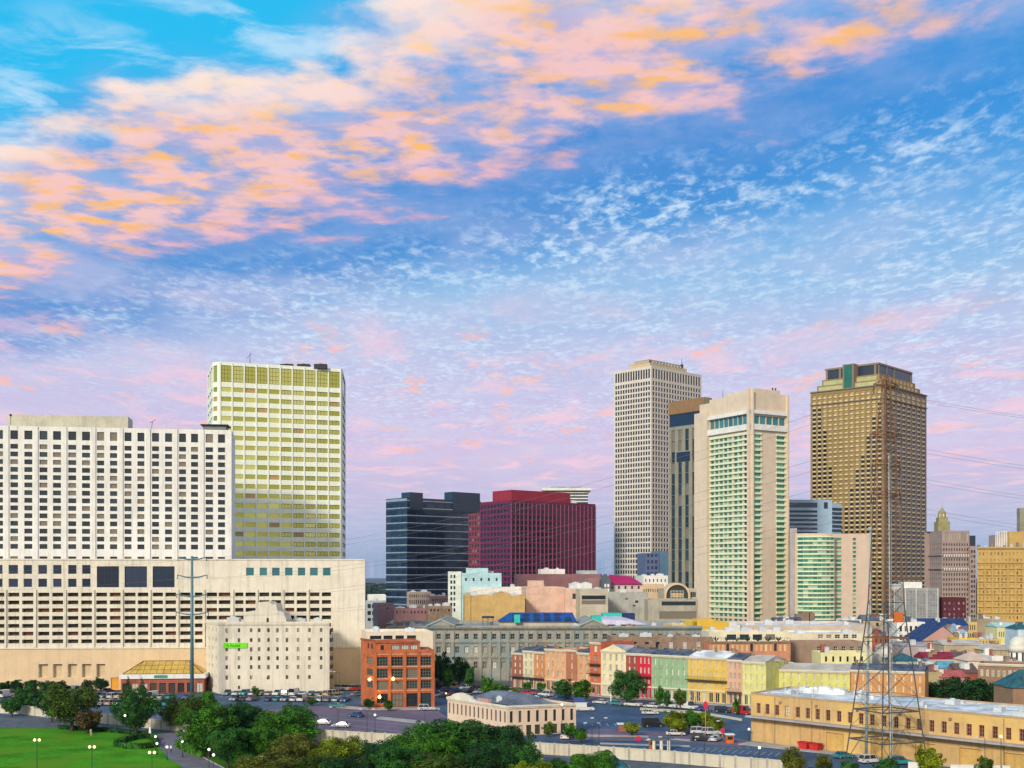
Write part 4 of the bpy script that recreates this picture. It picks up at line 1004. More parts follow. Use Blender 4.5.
for y0 in (563, 613): trim(b, A, B_, zt(y0), 0.45, 0.8, M_ochre, 'string_course')
q = MB(); x0, y0 = PT(995, D0+10); x1, _ = PT(1009, D0+10); q.box(x0, y0, z1-1, x1, y0+8, gz(535, D0+10)); b.part('roof_pavilion', q, M_deco)
for k in range(8): q = MB(); x = x0+(x1-x0)*(k+0.2)/8; q.box(x, y0-0.3, z1, x+0.4, y0-0.004, gz(531, D0+10)); b.part('pavilion_column', q, M_white)
q = MB(); x0, y0 = PT(1009.3, D0+8); x1, _ = PT(1046, D0+8); q.box(x0, y0, z1-1, x1, y0+12, gz(531.5, D0+8)); b.part('penthouse', q, M_ochre)
q = MB(); x0, y0 = PT(1020, D0+22); x1, _ = PT(1050, D0+22); q.box(x0, y0, z1, x1, y0+4, gz(508, D0+22)); b.part('roof_sign_panel', q, M_strip)
rr_ = random.Random(4)
for k in range(12): x, y = PT(979+k*6.5, D0+4); q = MB(); hh = rr_.uniform(0.8, 2.6); q.box(x-0.6, y, z1-0.8, x+0.6, y+1, z1+hh); b.part('roof_plant', q, M_unit if k % 2 else M_brickb)

# ================================================================ MID DISTANCE BLOCKS
def mid(label, p0, p1, D, yt, wm, rm=None, depth=18, name='building', cat='building', rows=None, n=0, wf=0.45, st=None, units=0, D1=None, skewR=None, skewL=None, par=0.7, extra=None, yb=None, group=None, m0=0.5, rof=True):
    A, B_ = PT(p0, D), PT(p1, D1 or D+1.5)
    rws = [(gz(y1, D), gz(y0, D)) for y0, y1 in rows] if rows else None
    b = block(name, label, cat, A, B_, depth, gz(yt, D), wm, rm or M_roofg, rows=rws, ncol=n, wf=wf, st=st, skewR=skewR, skewL=skewL, par=par, extra=extra, group=group, m0=m0, m1=m0, rof=rof)
    rg = random.Random(int(p0*7+D))
    for k in range(units):
        x, y = lerp(lerp(A, B_, (k+0.5)/units), lerp(b.AK, b.BK, (k+0.5)/units), rg.uniform(0.2, 0.7))
        roof_unit(b, x, y, b.z1-par, rg.uniform(1.5, 4), rg.uniform(1.5, 3), rg.uniform(1.0, 2.0), M_unit)
    return b
Z = lambda y, D: gz(y, D)
wd = dict(g=G_dark); wdf = dict(g=G_dark, f=M_frame, nx=2, nz=2, t=0.12)
# left gap
mid('grey white office with dark window bands beside the podium end', 366, 386, 620, 601, mat('cool_grey_render', (0.46,0.50,0.50)), rows=[(604,608),(611,615),(618,621)], n=4, wf=0.75, units=1)
mid('low white roofed shed glimpsed between the podium and the dark glass slab', 368, 386, 760, 595, M_white, M_roofw, depth=30)
mid('mauve brick blank wall left of the long grey stone roof', 378, 394, 560, 604, mat('mauve_brick', (0.30,0.16,0.17), var=0.1), depth=26, extra=[(4, 4.9, Z(609,560), Z(607,560), wd)])
mid('cream and rose arcaded building at the foot of the dark glass slab', 408, 431, 640, 592, mat('sand_rose_render', (0.52,0.40,0.32)), rows=[(594.5,597.5),(600,604)], n=10, wf=0.45, units=2, name='arcaded_building')
mid('rose brick building with white roof plant left of the pale blue block', 431, 449, 630, 596, mat('rose_brick', (0.36,0.20,0.20)), rows=[(599,602),(605,608)], n=7, wf=0.4, units=3)
mid('low mauve building with window row behind the stone cornice', 394, 432, 520, 608, mat('mauve_brick', ()), rows=[(611,613.5)], n=10, wf=0.4, units=3)
mid('low brown building with white sheds on its roof', 428, 452, 510, 606, M_brickb, M_roofd, rows=[(609,611.5)], n=6, wf=0.5, units=3)
# pale blue block
D0 = 545
b = mid('pale blue block with a white end wall and two columns of small windows', 461, 501.5, D0, 573, mat('pale_blue_render', (0.42,0.62,0.66), streak=0.1), M_roofw, depth=24, units=2, rows=[(578,581)], n=5, wf=0.25, name='blue_building')
q = MB(); A, B_ = PT(448, D0+1), PT(461, D0-0.5); q = MB(); b.win = []
b.wall(A, B_, 0, Z(571.5, D0), [(dist(A,B_)*f, dist(A,B_)*f+0.9, Z(578.2+5.6*k, D0), Z(574.8+5.6*k, D0), wd) for f in (0.18, 0.42) for k in range(7)], 0.3, 0, q)
b.wall(B_, (B_[0], B_[1]+20), 0, Z(571.5, D0), [], 0, 0, q); b.wall((A[0]+1, A[1]+20), A, 0, Z(571.5, D0), [], 0, 0, q); b.part('end_wing', q, mat('pale_mint_render', (0.66,0.72,0.66)))
for (_, cx, cy, cz, ang, w, h, rc, st) in b.win: link('wing_window', pane_mesh(w, h, st['g'], rc), b.root, (cx-b.o[0], cy-b.o[1], cz), ang)
q = MB(); q.poly([(p[0], p[1], Z(572.2, D0)) for p in (A, B_, (B_[0], B_[1]+20), (A[0]+1, A[1]+20))]); b.part('wing_roof', q, M_roofw)
q = MB(); A, B_ = PT(466, D0+4), PT(488, D0+4); q.obox(A, B_, -8, 0, Z(574, D0), Z(568, D0)); b.part('penthouse', q, mat('pale_blue_render', ()))
# tan, peach and brown
b = mid('tan yellow blank walled building with stepped gable front', 464.5, 525, 500, 595.5, mat('mustard_tan_render', (0.56,0.38,0.15), streak=0.12), M_roofg, depth=26, units=3)
A, B_ = b.A, b.B
q = MB(); fr = [(0.44,0),(0.5,3.0),(0.55,3.2),(0.58,4.2),(0.63,4.2),(0.66,3.2),(0.72,3.0),(0.78,0)]
pf = [(*lerp(A, B_, t), b.z1+h*0.42) for t, h in fr]; pk = [(x, y+1.2, z) for x, y, z in pf]
q.poly([(x, y-0.003, z) for x, y, z in pf][::-1]); q.poly(pk)
for i in range(7): q.quad(pf[i], pf[i+1], pk[i+1], pk[i])
b.part('stepped_gable', q, mat('mustard_tan_render', ()))
q = MB(); P0, P1 = lerp(A, B_, 0.01), lerp(A, B_, 0.1); q.obox(P0, P1, -6, 0.4, 0, b.z1+1.0); b.part('corner_turret', q, mat('mustard_tan_render', ()))
mid('white walled flat roofed store behind the tan stepped gable', 470, 528, 540, 587, M_white, M_roofw, depth=20, units=2)
b = mid('peach pink blank walled block with a raised parapet', 526, 565, 520, 587, mat('peach_render', (0.68,0.46,0.36), streak=0.1), M_roofw, depth=26, units=1)
q = MB(); q.obox(lerp(b.A, b.B, 0.05), lerp(b.A, b.B, 0.45), -3, 0.15, b.z1-3, Z(580.5, 520)); b.part('raised_parapet', q, mat('peach_render', ()))
mid('peach fronted building with three dark arched openings', 565, 583, 515, 588.5, mat('peach_render', ()), M_roofw, depth=22, extra=[(3.2+2.6*k, 4.9+2.6*k, Z(599, 515), Z(593.5, 515), dict(g=G_dark)) for k in range(0, 3)], units=1, D1=515)
mid('long plum roofed hall below the burgundy office block', 517, 601, 640, 574, mat('plum_brown_panel', (0.25,0.12,0.13)), mat('plum_roof', (0.30,0.15,0.17)), depth=40, units=0)
mid('white rooftop hall above the long plum roof', 541, 565, 655, 569, M_white, M_roofw, depth=12, units=2)
mid('small white rooftop shed at the right end of the plum roof', 581, 597, 655, 570.5, mat('grey_green_render', (0.42,0.5,0.5)), M_roofw, depth=12)
mid('white roofed box with rooftop plant next to the peach building', 577, 592, 530, 583.5, M_white, M_roofw, depth=14, units=2)
mid('beige office with a wide dark ribbon window above the blue roofs', 580, 608, 505, 589, mat('beige_stucco', (0.50,0.45,0.35)), M_roofg, depth=20, extra=[(0.8, 11, Z(599.5, 505), Z(595.5, 505), wd), (0.8, 11, Z(604.5, 505), Z(600.4, 505), wd)], units=2)
# magenta roof hall
D0 = 560; A, B_ = PT(609, D0), PT(642, D0+1)
b = block('hall', 'cream hall under a steep magenta roof with a dark gabled end', 'hall', A, B_, 20, gz(584.5, D0), mat('lilac_cream_render', (0.60,0.50,0.46)), M_roofd, rows=[(gz(589, D0), gz(586, D0))], ncol=5, wf=0.3, rof=False)
M_mag = mat('magenta_roofing', (0.42,0.015,0.10), rough=0.6, var=0.12)
z0, z1r = gz(584.6, D0), gz(574.5, D0+8)
q = MB(); e = [(A[0]-0.6,A[1]-0.6,z0), (B_[0]+0.6,B_[1]-0.6,z0), (b.BK[0]+0.6,b.BK[1]+0.6,z0), (b.AK[0]-0.6,b.AK[1]+0.6,z0)]
m0_ = (A[0]+1, A[1]+10, z1r); m1_ = (B_[0]-4, B_[1]+10, z1r-1)
q.quad(e[0], e[1], m1_, m0_); q.poly([e[1], e[2], m1_]); q.quad(e[2], e[3], m0_, m1_); q.poly([e[3], e[0], m0_]); q.quad(*[(x,y,z-0.01) for x,y,z in e][::-1]); b.part('roof', q, M_mag)
g0, g1 = PT(601.5, D0-4), PT(611, D0-4); q = MB()
pf = [(g0[0], g0[1], 0), (g1[0], g1[1], 0), (g1[0], g1[1], gz(580, D0)), ((g0[0]+g1[0])/2, g0[1], gz(574, D0)), (g0[0], g0[1], gz(580, D0))]
q.poly(pf); pk = [(x, y+14, z) for x, y, z in pf]
for i in range(5): j = (i+1) % 5; q.quad(pf[j], pf[i], pk[i], pk[j])
b.part('dark_gable', q, mat('slate_shingle', (0.10,0.12,0.14)))
for k, (i, j) in enumerate(((0.3, 585.5), (0.62, 585.5), (0.3, 590), (0.62, 590))):
    q = MB(); x = g0[0]+(g1[0]-g0[0])*i; q.box(x, g0[1]-0.12, gz(j+1.6, D0), x+0.9, g0[1]-0.003, gz(j-1.6, D0)); b.part('gable_window', q, M_white)
mid('low brick red roofed store left of the magenta roof', 588, 604, 575, 578, mat('rose_brick', ()), mat('plum_roof', ()), depth=18)
mid('small blue white apartment block at the foot of the white skyscraper', 645.5, 659, 720, 553, mat('slate_blue_render', (0.11,0.15,0.28)), M_roofd, rows=[(554,557),(560,563.5),(566,569.5),(572,575.5)], n=3, wf=0.62, st=dict(g=glass('deep_violet_glass',(0.02,0.02,0.06),(0.05,0.05,0.12))))
mid('plain blue wing beside the small violet windowed block', 659.5, 668.5, 722, 551, mat('steel_blue_render', (0.10,0.20,0.30)), M_roofd, depth=14)
mid('long low white building at the foot of the slim striped tower', 643, 668, 640, 575.5, M_white, M_roofw, units=3, rows=[(579,582)], n=6, wf=0.3)
mid('cream parapet wall building left of the arched pavilion', 642, 664, 600, 584, mat('apricot_render', (0.66,0.48,0.30)), mat('yellow_canopy', (0.7,0.55,0.15)), depth=20, rows=[(589,592)], n=9, wf=0.4)
# arched pavilion
D0 = 560; A, B_ = PT(664, D0), PT(697, D0+1)
b = block('pavilion', 'beige pavilion with a big round arch over gridded glass and dark balustrade', 'pavilion', A, B_, 16, gz(588.5, D0), mat('beige_stucco', ()), M_roofg, extra=[(0.3, 11.5*0.999, gz(597.5, D0), gz(590.8, D0), dict(g=G_dark, f=M_frame, nx=9, nz=1, t=0.1)), (12.5, 15.2, gz(597.5, D0), gz(592, D0), dict(g=G_dark, f=M_frame, nx=3, nz=1, t=0.1))])
cx = gx(677, D0); zc = gz(595.5, D0); ra, rb = 6.0, 5.1; q = MB(); y0 = D0-1.2
for k in range(14):
    a0, a1 = math.pi*k/14, math.pi*(k+1)/14
    P = lambda r, a, y: (cx-r*math.cos(a), y, zc+r*0.98*math.sin(a))
    q.quad(P(rb,a0,y0), P(rb,a1,y0), P(ra,a1,y0), P(ra,a0,y0)); q.quad(P(ra,a0,y0), P(ra,a1,y0), P(ra,a1,y0+14), P(ra,a0,y0+14)); q.quad(P(rb,a1,y0), P(rb,a0,y0), P(rb,a0,y0+2), P(rb,a1,y0+2))
q.box(cx-ra, y0, 5, cx-rb, y0+1, zc); q.box(cx+rb, y0, 5, cx+ra, y0+1, zc); b.part('arch', q, mat('apricot_render', ()))
q = MB(); q.poly([(cx-rb*math.cos(math.pi*k/14), y0+1.0, zc+rb*0.98*math.sin(math.pi*k/14)) for k in range(15)][::-1]); q.box(cx-rb, y0+1.0, 5, cx+rb, y0+1.3, zc); b.part('arch_glazing', q, mat('dark_arch_glass', (0.05,0.055,0.05), rough=0.3))
q = MB()
for k in range(5): x = cx-2.9+1.45*k; q.box(x-0.08, y0+0.85, gz(600, D0), x+0.08, y0+0.97, gz(590.5, D0))
for k in range(4): z = gz(600-3*k, D0); q.box(cx-2.9, y0+0.84, z-0.08, cx+2.9, y0+0.96, z+0.08)
b.part('glazing_grid', q, M_white)
q = MB(); q.box(cx-2.7, y0+0.86, gz(597, D0), cx+2.7, y0+0.9, gz(593, D0)); b.part('gold_light_panel', q, mat('gold_arch_lining', (0.5,0.3,0.08)))
# grey concrete garage in front of it
mid('grey beige concrete block with long dark slots below the arched pavilion', 648, 698, 520, 599.5, mat('greige_concrete', (0.40,0.37,0.30), streak=0.2), M_roofg, depth=24, extra=[(6, 21, Z(605.5, 520), Z(601.5, 520), wd), (5, 21.3, Z(619, 520), Z(611.5, 520), wd)])
mid('plain grey concrete wall block left of the dark slotted garage', 607, 648, 528, 592.5, mat('plain_grey_concrete', (0.40,0.40,0.37), streak=0.2), M_roofg, depth=24, extra=[(8, 9.5, Z(600,528), Z(598,528), wd), (12.5, 14, Z(603,528), Z(600.5,528), wd), (11.5, 12.6, Z(606.5,528), Z(605,528), wd)], units=1)

# --- grey stone custom house
D0 = 432; A, B_ = PT(388, D0), PT(702, D0)
L = dist(A, B_); zt = lambda y: gz(y, D0); z1 = zt(626.5)
ops = []
for k in range(34):
    u = L*(k+0.5)/34
    if 14.2 < u < 15.8: continue
    for j, (ya, yb) in enumerate(((633.8, 639.3), (646.5, 653.0), (661.5, 668.5))):
        ops.append((u-0.75, u+0.75, zt(yb), zt(ya), dict(g=G_lit if j else G_dark, f=M_stone, nx=2, nz=2, t=0.14)))
b = block('custom_house', 'long grey granite public building with pilasters, heavy cornice and two pediments', 'public building', A, B_, 55, z1, M_stone, mat('custom_house_roof', (0.27,0.32,0.36), var=0.25, scale=0.1, col2=(0.40,0.36,0.36)), extra=ops, par=1.2, recess=0.5)
trim(b, A, B_, z1-0.4, 0.7, 1.3, M_stone)
for k in range(35):
    if k in (8, 9): continue
    t = min(0.9985, k/34+0.0001); h = 0.55/L; q = MB(); q.obox(lerp(A, B_, max(0, t-h)), lerp(A, B_, min(1, t+h)), 0.003, 0.45, 0, z1-1.6); b.part('pilaster', q, M_stone)
trim(b, A, B_, zt(642), 0.6, 0.6, M_stone, 'string_course'); trim(b, A, B_, zt(657.5), 0.5, 0.6, M_stone, 'string_course')
for pc in (440, 592):
    x0, x1 = gx(pc-13, D0), gx(pc+15, D0); xm = (x0+x1)/2; y0 = D0-1.6; q = MB()
    z0 = z1+0.31; zp = zt(619.5); fr = [(x0, y0, z0), (x1, y0, z0), (xm, y0, zp)]; bk = [(x, y0+50, z) for x, y, z in fr]
    q.poly(fr); q.quad(fr[0], fr[2], bk[2], bk[0]); q.quad(fr[2], fr[1], bk[1], bk[2]); b.part('pediment', q, M_stone)
    q = MB(); 
    for a, c in ((fr[0], fr[2]), (fr[2], fr[1])): q.tube((a[0], a[1]-0.2, a[2]+0.1), (c[0], c[1]-0.2, c[2]+0.1), 0.32, n=4)
    b.part('raking_cornice', q, mat('pale_stone_trim', (0.40,0.42,0.40)))
# blue covered dormer roofs and turquoise roofs standing on it
M_tarp = mat('bright_blue_sheeting', (0.02, 0.08, 0.30), var=0.2, rough=0.5)
M_turq = mat('turquoise_roof', (0.03, 0.50, 0.42), var=0.12)
def gable_roof(b, x0, x1, y0, y1, z0, zr, m, name='roof', along='x', over=0.3):
    q = MB()
    if along == 'x':
        ym = (y0+y1)/2; a, c, d, e = (x0-over,y0-over,z0), (x1+over,y0-over,z0), (x1+over,y1+over,z0), (x0-over,y1+over,z0); r0, r1 = (x0-over,ym,zr), (x1+over,ym,zr)
        q.quad(a,c,r1,r0); q.quad(d,e,r0,r1); q.poly([a,r0,e]); q.poly([c,d,r1])
    else:
        xm = (x0+x1)/2; a, c, d, e = (x0-over,y0-over,z0), (x1+over,y0-over,z0), (x1+over,y1+over,z0), (x0-over,y1+over,z0); r0, r1 = (xm,y0-over,zr), (xm,y1+over,zr)
        q.poly([a,c,r0]); q.poly([d,e,r1]); q.quad(c,d,r1,r0); q.quad(e,a,r0,r1)
    q.quad(a, e, d, c); return b.part(name, q, m)
Dd = 446; y0 = Dd
rb_ = b; zr0 = z1-1.15
q = MB(); x0, x1 = gx(499, Dd), gx(576, Dd); q.box(x0, y0, zr0, x1, y0+14, gz(621, Dd)); b.part('attic_storey', q, mat('beige_stucco', ()))
q = MB(); zA, zB = gz(621.5, Dd-1), gz(612.5, Dd+8)
q.hexa([(x0-0.6,y0-1,zA), (x1+0.3,y0-1,zA), (x1+0.3,y0+14,zA), (x0-0.6,y0+14,zA)], [(x0+4,y0+6,zB), (x1-1,y0+6,zB), (x1-1,y0+9,zB), (x0+4,y0+9,zB)]); b.part('blue_roof', q, M_tarp)
for k in range(6):
    xx = x0+5+3.9*k
    for zz, yy in ((gz(619.5, Dd), y0-0.6), (gz(615.8, Dd+3), y0+3.0)):
        if zz > gz(617, Dd) and k == 5: continue
        q = MB(); q.hexa([(xx,yy,zz-0.3), (xx+2.2,yy,zz-0.3), (xx+2.2,yy+2.5,zz-0.3), (xx,yy+2.5,zz-0.3)], [(xx,yy,zz+0.45), (xx+2.2,yy,zz+0.45), (xx+2.0,yy+2.5,zz+0.9), (xx+0.2,yy+2.5,zz+0.9)]); b.part('dormer', q, mat('navy_dormer', (0.02,0.04,0.12)))
q = MB(); q.box(gx(514, Dd), y0-2.4, gz(622.5, Dd), gx(520, Dd), y0-1.1, gz(614.5, Dd)); b.part('turquoise_box', q, M_turq)
q = MB(); q.box(gx(482, Dd), y0-2, gz(618, Dd), gx(494, Dd), y0+6, gz(616.5, Dd)); b.part('canopy', q, M_dark)
for px0 in (483, 488, 493): q = MB(); q.tube((gx(px0, Dd), y0-1, zr0), (gx(px0, Dd), y0-1, gz(618, Dd)), 0.12); b.part('canopy_post', q, M_dark)
q = MB(); q.box(gx(592, Dd+6), Dd+6, zr0, gx(602, Dd+6), Dd+16, gz(616, Dd+6)); b.part('turquoise_house', q, M_turq)
q = MB(); q.box(gx(603, Dd+8), Dd+8, zr0, gx(622, Dd+8), Dd+18, gz(613.5, Dd+8)); b.part('turquoise_house', q, M_turq)
q = MB(); q.box(gx(622.2, Dd+9), Dd+9, zr0, gx(635, Dd+9), Dd+16, gz(613.5, Dd+9)); b.part('navy_house', q, mat('navy_dormer', ()))
q = MB(); xa, xb = gx(602, Dd), gx(646, Dd); q.hexa([(xa,Dd,gz(624.5,Dd)), (xb,Dd,gz(624.5,Dd)), (xb+2,Dd+9,gz(624.5,Dd)), (xa,Dd+9,gz(624.5,Dd))], [(xa+0.2,Dd+0.2,gz(620,Dd)), (xb-5,Dd+0.2,gz(620.5,Dd)), (xb-9,Dd+8,gz(617,Dd)), (xa+0.2,Dd+8,gz(617,Dd))]); b.part('lilac_roof', q, mat('lilac_membrane', (0.55,0.52,0.66), var=0.15))
rg = random.Random(12)
for k in range(22):
    px0 = rg.uniform(395, 500) if k < 15 else rg.uniform(575, 660); yy = D0+rg.uniform(4, 40); x = gx(px0, yy)
    roof_unit(b, x, yy, zr0, rg.uniform(1.2, 3.5), rg.uniform(1.2, 3), rg.uniform(0.8, 1.8), M_unit if k % 3 else M_brickb)
# brown stone building with pale arched windows right of it
D0 = 398
b = mid('brown stone building with tall pale arched windows right of the rowhouse roofs', 612, 712, D0, 637, M_brickb, M_slate, depth=14, extra=[(u, u+1.3, Z(650, D0), Z(642, D0), dict(g=glass('cream_blind', ()), f=M_frame, nx=2, nz=2, t=0.2)) for u in (19.0, 23.6, 28.2, 32.0)]+[(u, u+1.3, Z(650, D0), Z(642, D0), dict(g=G_dark)) for u in (3, 7, 11, 14.6)], units=4)
# yellow blank building
b = mid('bright yellow blank walled building with stepped roofline', 697, 729, 440, 622, mat('chrome_yellow_render', (0.72,0.46,0.06), var=0.06), M_rooft, depth=18)
q = MB(); q.obox(lerp(b.A, b.B, 0.0), lerp(b.A, b.B, 0.5), -6, 0.1, b.z1-2, Z(619, 440)); b.part('raised_parapet', q, mat('chrome_yellow_render', ()))
mid('small yellow lattice fronted building left of the bright yellow one', 672, 697, 455, 624.5, mat('dull_yellow_render', (0.62,0.46,0.20)), M_rooft, depth=12, rows=[(627.5,629.5)], n=9, wf=0.5, units=3)
mid('flat white sheet roofed store beside the bright yellow building', 728, 740, 452, 625, M_white, M_roofw, depth=12, units=2)

# arched salmon brick terrace
D0 = 392
M_salm = mat('salmon_brick', (0.54,0.24,0.14), var=0.12, streak=0.1, scale=0.4)
b = mid('salmon brick arcaded row with nine pale arched bays and iron roof terrace', 709, 790.5, D0, 641.5, M_salm, M_rooft, depth=16, extra=[(1.0+1.58*k, 1.95+1.58*k, Z(651.3, D0), Z(644.0, D0), dict(g=glass('buff_shutter', (0.62,0.42,0.2), (0.75,0.6,0.35)) if k % 5 != 3 else G_dark)) for k in range(16)], units=0)
trim(b, b.A, b.B, b.z1-0.35, 0.4, 0.35, M_brickb)
q = MB()
for k in range(28): p = lerp(b.A, b.B, k/27); q.tube((p[0], p[1]+0.2, b.z1), (p[0], p[1]+0.2, b.z1+1.1), 0.05, n=4)
q.tube((b.A[0], b.A[1]+0.2, b.z1+1.1), (b.B[0], b.B[1]+0.2, b.z1+1.1), 0.06, n=4); b.part('roof_railing', q, M_dark)
M_umb = mat('terrace_parasol', (0.03,0.09,0.07))
b2 = mid('cream rooftop restaurant with dark openings above the salmon arcade', 709, 789, D0+9, 631.5, mat('cream_attic', (0.68,0.62,0.46)), M_roofw, depth=12, extra=[(6+4.4*k, 9.2+4.4*k, Z(640, D0+9), Z(634.5, D0+9), dict(g=G_dark, f=M_framed, nx=2, nz=1)) for k in range(4)], units=5)
rg = random.Random(3)
for k in range(7):
    px0 = 716+k*10.4; t = empty('potted_palm', (gx(px0, D0+3), D0+3, Z(641.5, D0)-0.7)); tag(t, f"small potted palm, {['first','second','third','fourth','fifth','sixth','seventh'][k]} from the left on the salmon arcade terrace", 'potted plant', 'potted palms on the roof terrace')
    q = MB(); q.tube((0,0,0), (0,0,0.6), 0.35, 0.45, 8); q.build('pot', M_brickr, t)
    q = MB()
    for j in range(14):
        a = rg.uniform(0, 6.28); r_ = rg.uniform(0.6, 1.2); q.quad((0,0,0.6), (0.15*math.sin(a),0.15*math.cos(a),0.6), (r_*math.cos(a)+0.1,r_*math.sin(a),rg.uniform(1.0,2.4)), (r_*math.cos(a),r_*math.sin(a)+0.1,rg.uniform(1.2,2.4)))
    q.build('fronds', mat('dark_frond', (0.02,0.06,0.03)), t)
# long white roofed building and beige wing
D0 = 470
mid('long low buff building with white flat roof in front of the pale hotel tower', 742, 872, D0, 625, mat('pinkish_buff', (0.58,0.48,0.42)), M_roofw, depth=40, units=5)
D0 = 425
mid('cream strip building with four black square windows under the white roof', 789, 872, D0, 633.5, mat('cream_attic', ()), M_roofw, depth=24, extra=[(10.4+3.05*k, 12.3+3.05*k, Z(638.6, D0), Z(634.6, D0), wdf) for k in range(5)], units=2)
D0 = 412
mid('brown stucco wing with small deep windows below the cream strip', 790, 862, D0, 641.5, mat('umber_stucco', (0.33,0.23,0.17), streak=0.15), M_roofg, depth=10, extra=[(9.4+2.9*k, 10.9+2.9*k, Z(651, D0), Z(646.5, D0), wdf) for k in range(6)])

# ================================================================ ROWHOUSES ON THE SQUARE
def row_D(px):            # the street front in plan, nearer to the right
    pts = [(505, 409), (600, 379), (652, 368), (727, 353), (780, 343)]
    for (a, Da), (c, Dc) in zip(pts[:-1], pts[1:]):
        if px <= c: return Da+(Dc-Da)*(px-a)/(c-a)
    return 343
def townhouse(label, p0, p1, yt, col, floors=4, nw=2, ground='shop', roof='gable', rm=None, gallery=None, depth=16, wfr=0.36, win=None, trimc=None, pediment=False, dormers=0, group='rowhouses along the square', D=None, shutter=None, chim=2, fh=None, ybase=None):
    d0, d1 = (row_D(p0), row_D(p1)) if D is None else D
    A, B_ = PT(p0, d0), PT(p1, d1); z1 = gz(yt, (d0+d1)/2); L = dist(A, B_)
    wm = mat(col[0], col[1] if len(col) > 1 else (), streak=0.14, var=0.1, scale=0.4)
    b = Bld('townhouse', label, 'townhouse', A, group); BK, AK = back(A, B_, depth)
    g0 = 3.9; fh = (z1-g0-0.7)/(floors-1); win = win or G_lit
    ops = [(u, v, g0+fh*j+0.75, g0+fh*j+0.75+min(2.2, fh*0.66), dict(g=win, f=M_frame, nx=2, nz=3, t=0.11)) for j in range(floors-1) for u, v in even(L, nw, wfr, 0.3, 0.3)]
    if ground == 'shop': ops += [(u, v, 0.15, 3.1, dict(g=G_shop, f=M_frame, nx=2, nz=1, t=0.12, name='shopfront')) for u, v in even(L, max(2, nw), 0.66, 0.2, 0.2)]
    else: ops += [(u, v, 0.15, 2.9, dict(g=G_shop, f=M_framed, nx=2, nz=1, t=0.1, name='shopfront')) for u, v in even(L, max(2, nw), 0.4, 0.3, 0.3)]
    b.wall(A, B_, 0, z1, ops, 0.3); 
    b.wall(B_, BK, 0, z1); b.wall(BK, AK, 0, z1); b.wall(AK, A, 0, z1); b.foot([A, B_, BK, AK]); b.finish([wm])
    tm = mat(trimc[0], trimc[1]) if trimc else mat('cornice_cream', (0.66, 0.60, 0.48), var=0.06)
    trim(b, A, B_, z1-0.3, 0.42, 0.5, tm)
    q = MB(); q.obox(A, B_, 0.003, 0.2, g0-0.5, g0-0.1); b.part('string_course', q, tm)
    rm = rm or M_slate
    e = [(A[0], A[1]+0.1, z1+0.1), (B_[0], B_[1]+0.1, z1+0.1), (BK[0], BK[1], z1-0.2), (AK[0], AK[1], z1-0.2)]
    if roof == 'gable':
        rz = z1+1.7; m0 = (*lerp(A, AK, 0.42), rz); m1 = (*lerp(B_, BK, 0.42), rz); q = MB()
        q.quad(e[0], e[1], m1, m0); q.quad(e[2], e[3], m0, m1); q.poly([e[0], m0, e[3]]); q.poly([e[1], e[2], m1]); b.part('roof', q, rm)
    else:
        rz = z1; flat_roof(b, [A, B_, BK, AK], z1, wm, rm, 0.5)
    if pediment:
        q = MB(); pm = lerp(A, B_, 0.5); fr = [(A[0], A[1]-0.3, z1+0.13), (B_[0], B_[1]-0.3, z1+0.13), (*lerp(A, B_, 0.62), z1+1.5), (pm[0], pm[1]-0.3, z1+2.1), (*lerp(A, B_, 0.38), z1+1.5)]
        fr[2] = (fr[2][0], fr[2][1]-0.3, fr[2][2]); fr[4] = (fr[4][0], fr[4][1]-0.3, fr[4][2]); bk = [(x, y+1.2, z) for x, y, z in fr]
        q.poly(fr); q.poly(bk[::-1]); 
        for i in range(5): q.quad(fr[(i+1) % 5], fr[i], bk[i], bk[(i+1) % 5])
        b.part('pediment', q, wm)
    for k in range(chim):
        x, y = lerp(lerp(A, B_, 0.06+0.86*k/max(1, chim-1)), lerp(AK, BK, 0.06+0.86*k/max(1, chim-1)), 0.35)
        q = MB(); q.box(x-0.35, y-0.6, z1-0.3, x+0.35, y+0.6, rz+0.8); q.box(x-0.43, y-0.68, rz+0.8, x+0.43, y+0.68, rz+0.95); b.part('chimney', q, M_brickb)
    if gallery:
        for j in gallery:
            zf = g0+fh*j-0.1; q = MB(); q.obox(A, B_, 0.205, 1.6, zf-0.15, zf)
            n = max(4, int(L/0.5)); 
            for k in range(n+1):
                p = lerp(A, B_, k/n); ix, iy = (B_[1]-A[1])/L, -(B_[0]-A[0])/L; p = (p[0]+ix*1.55, p[1]+iy*1.55); q.tube((p[0], p[1], zf), (p[0], p[1], zf+1.0), 0.035, n=4, caps=False)
            q.obox(A, B_, 1.52, 1.6, zf+0.98, zf+1.05); b.part('balcony', q, M_dark)
            if j == 0:
                for k in range(4):
                    p = lerp(A, B_, 0.02+0.96*k/3); ix, iy = (B_[1]-A[1])/L, -(B_[0]-A[0])/L; q = MB(); q.tube((p[0]+ix*1.5, p[1]+iy*1.5, 0), (p[0]+ix*1.5, p[1]+iy*1.5, zf-0.15), 0.07, n=5); b.part('gallery_post', q, M_dark)
    return b
townhouse('narrow russet brick townhouse at the left end of the square row', 512, 523, 653, ('russet_brick', (0.36,0.13,0.08)), 4, 2, gallery=[0])
townhouse('cream fronted townhouse with green shutters, second from the left of the square row', 523, 534, 651, ('ivory_render', (0.68,0.62,0.42)), 4, 2, gallery=[0], win=glass('green_shutter', (0.05,0.18,0.10), (0.10,0.28,0.16)))
townhouse('orange brick townhouse between the cream fronted one and the peach one', 534, 545, 652, ('tangerine_brick', (0.56,0.24,0.10)), 4, 2, gallery=[0])
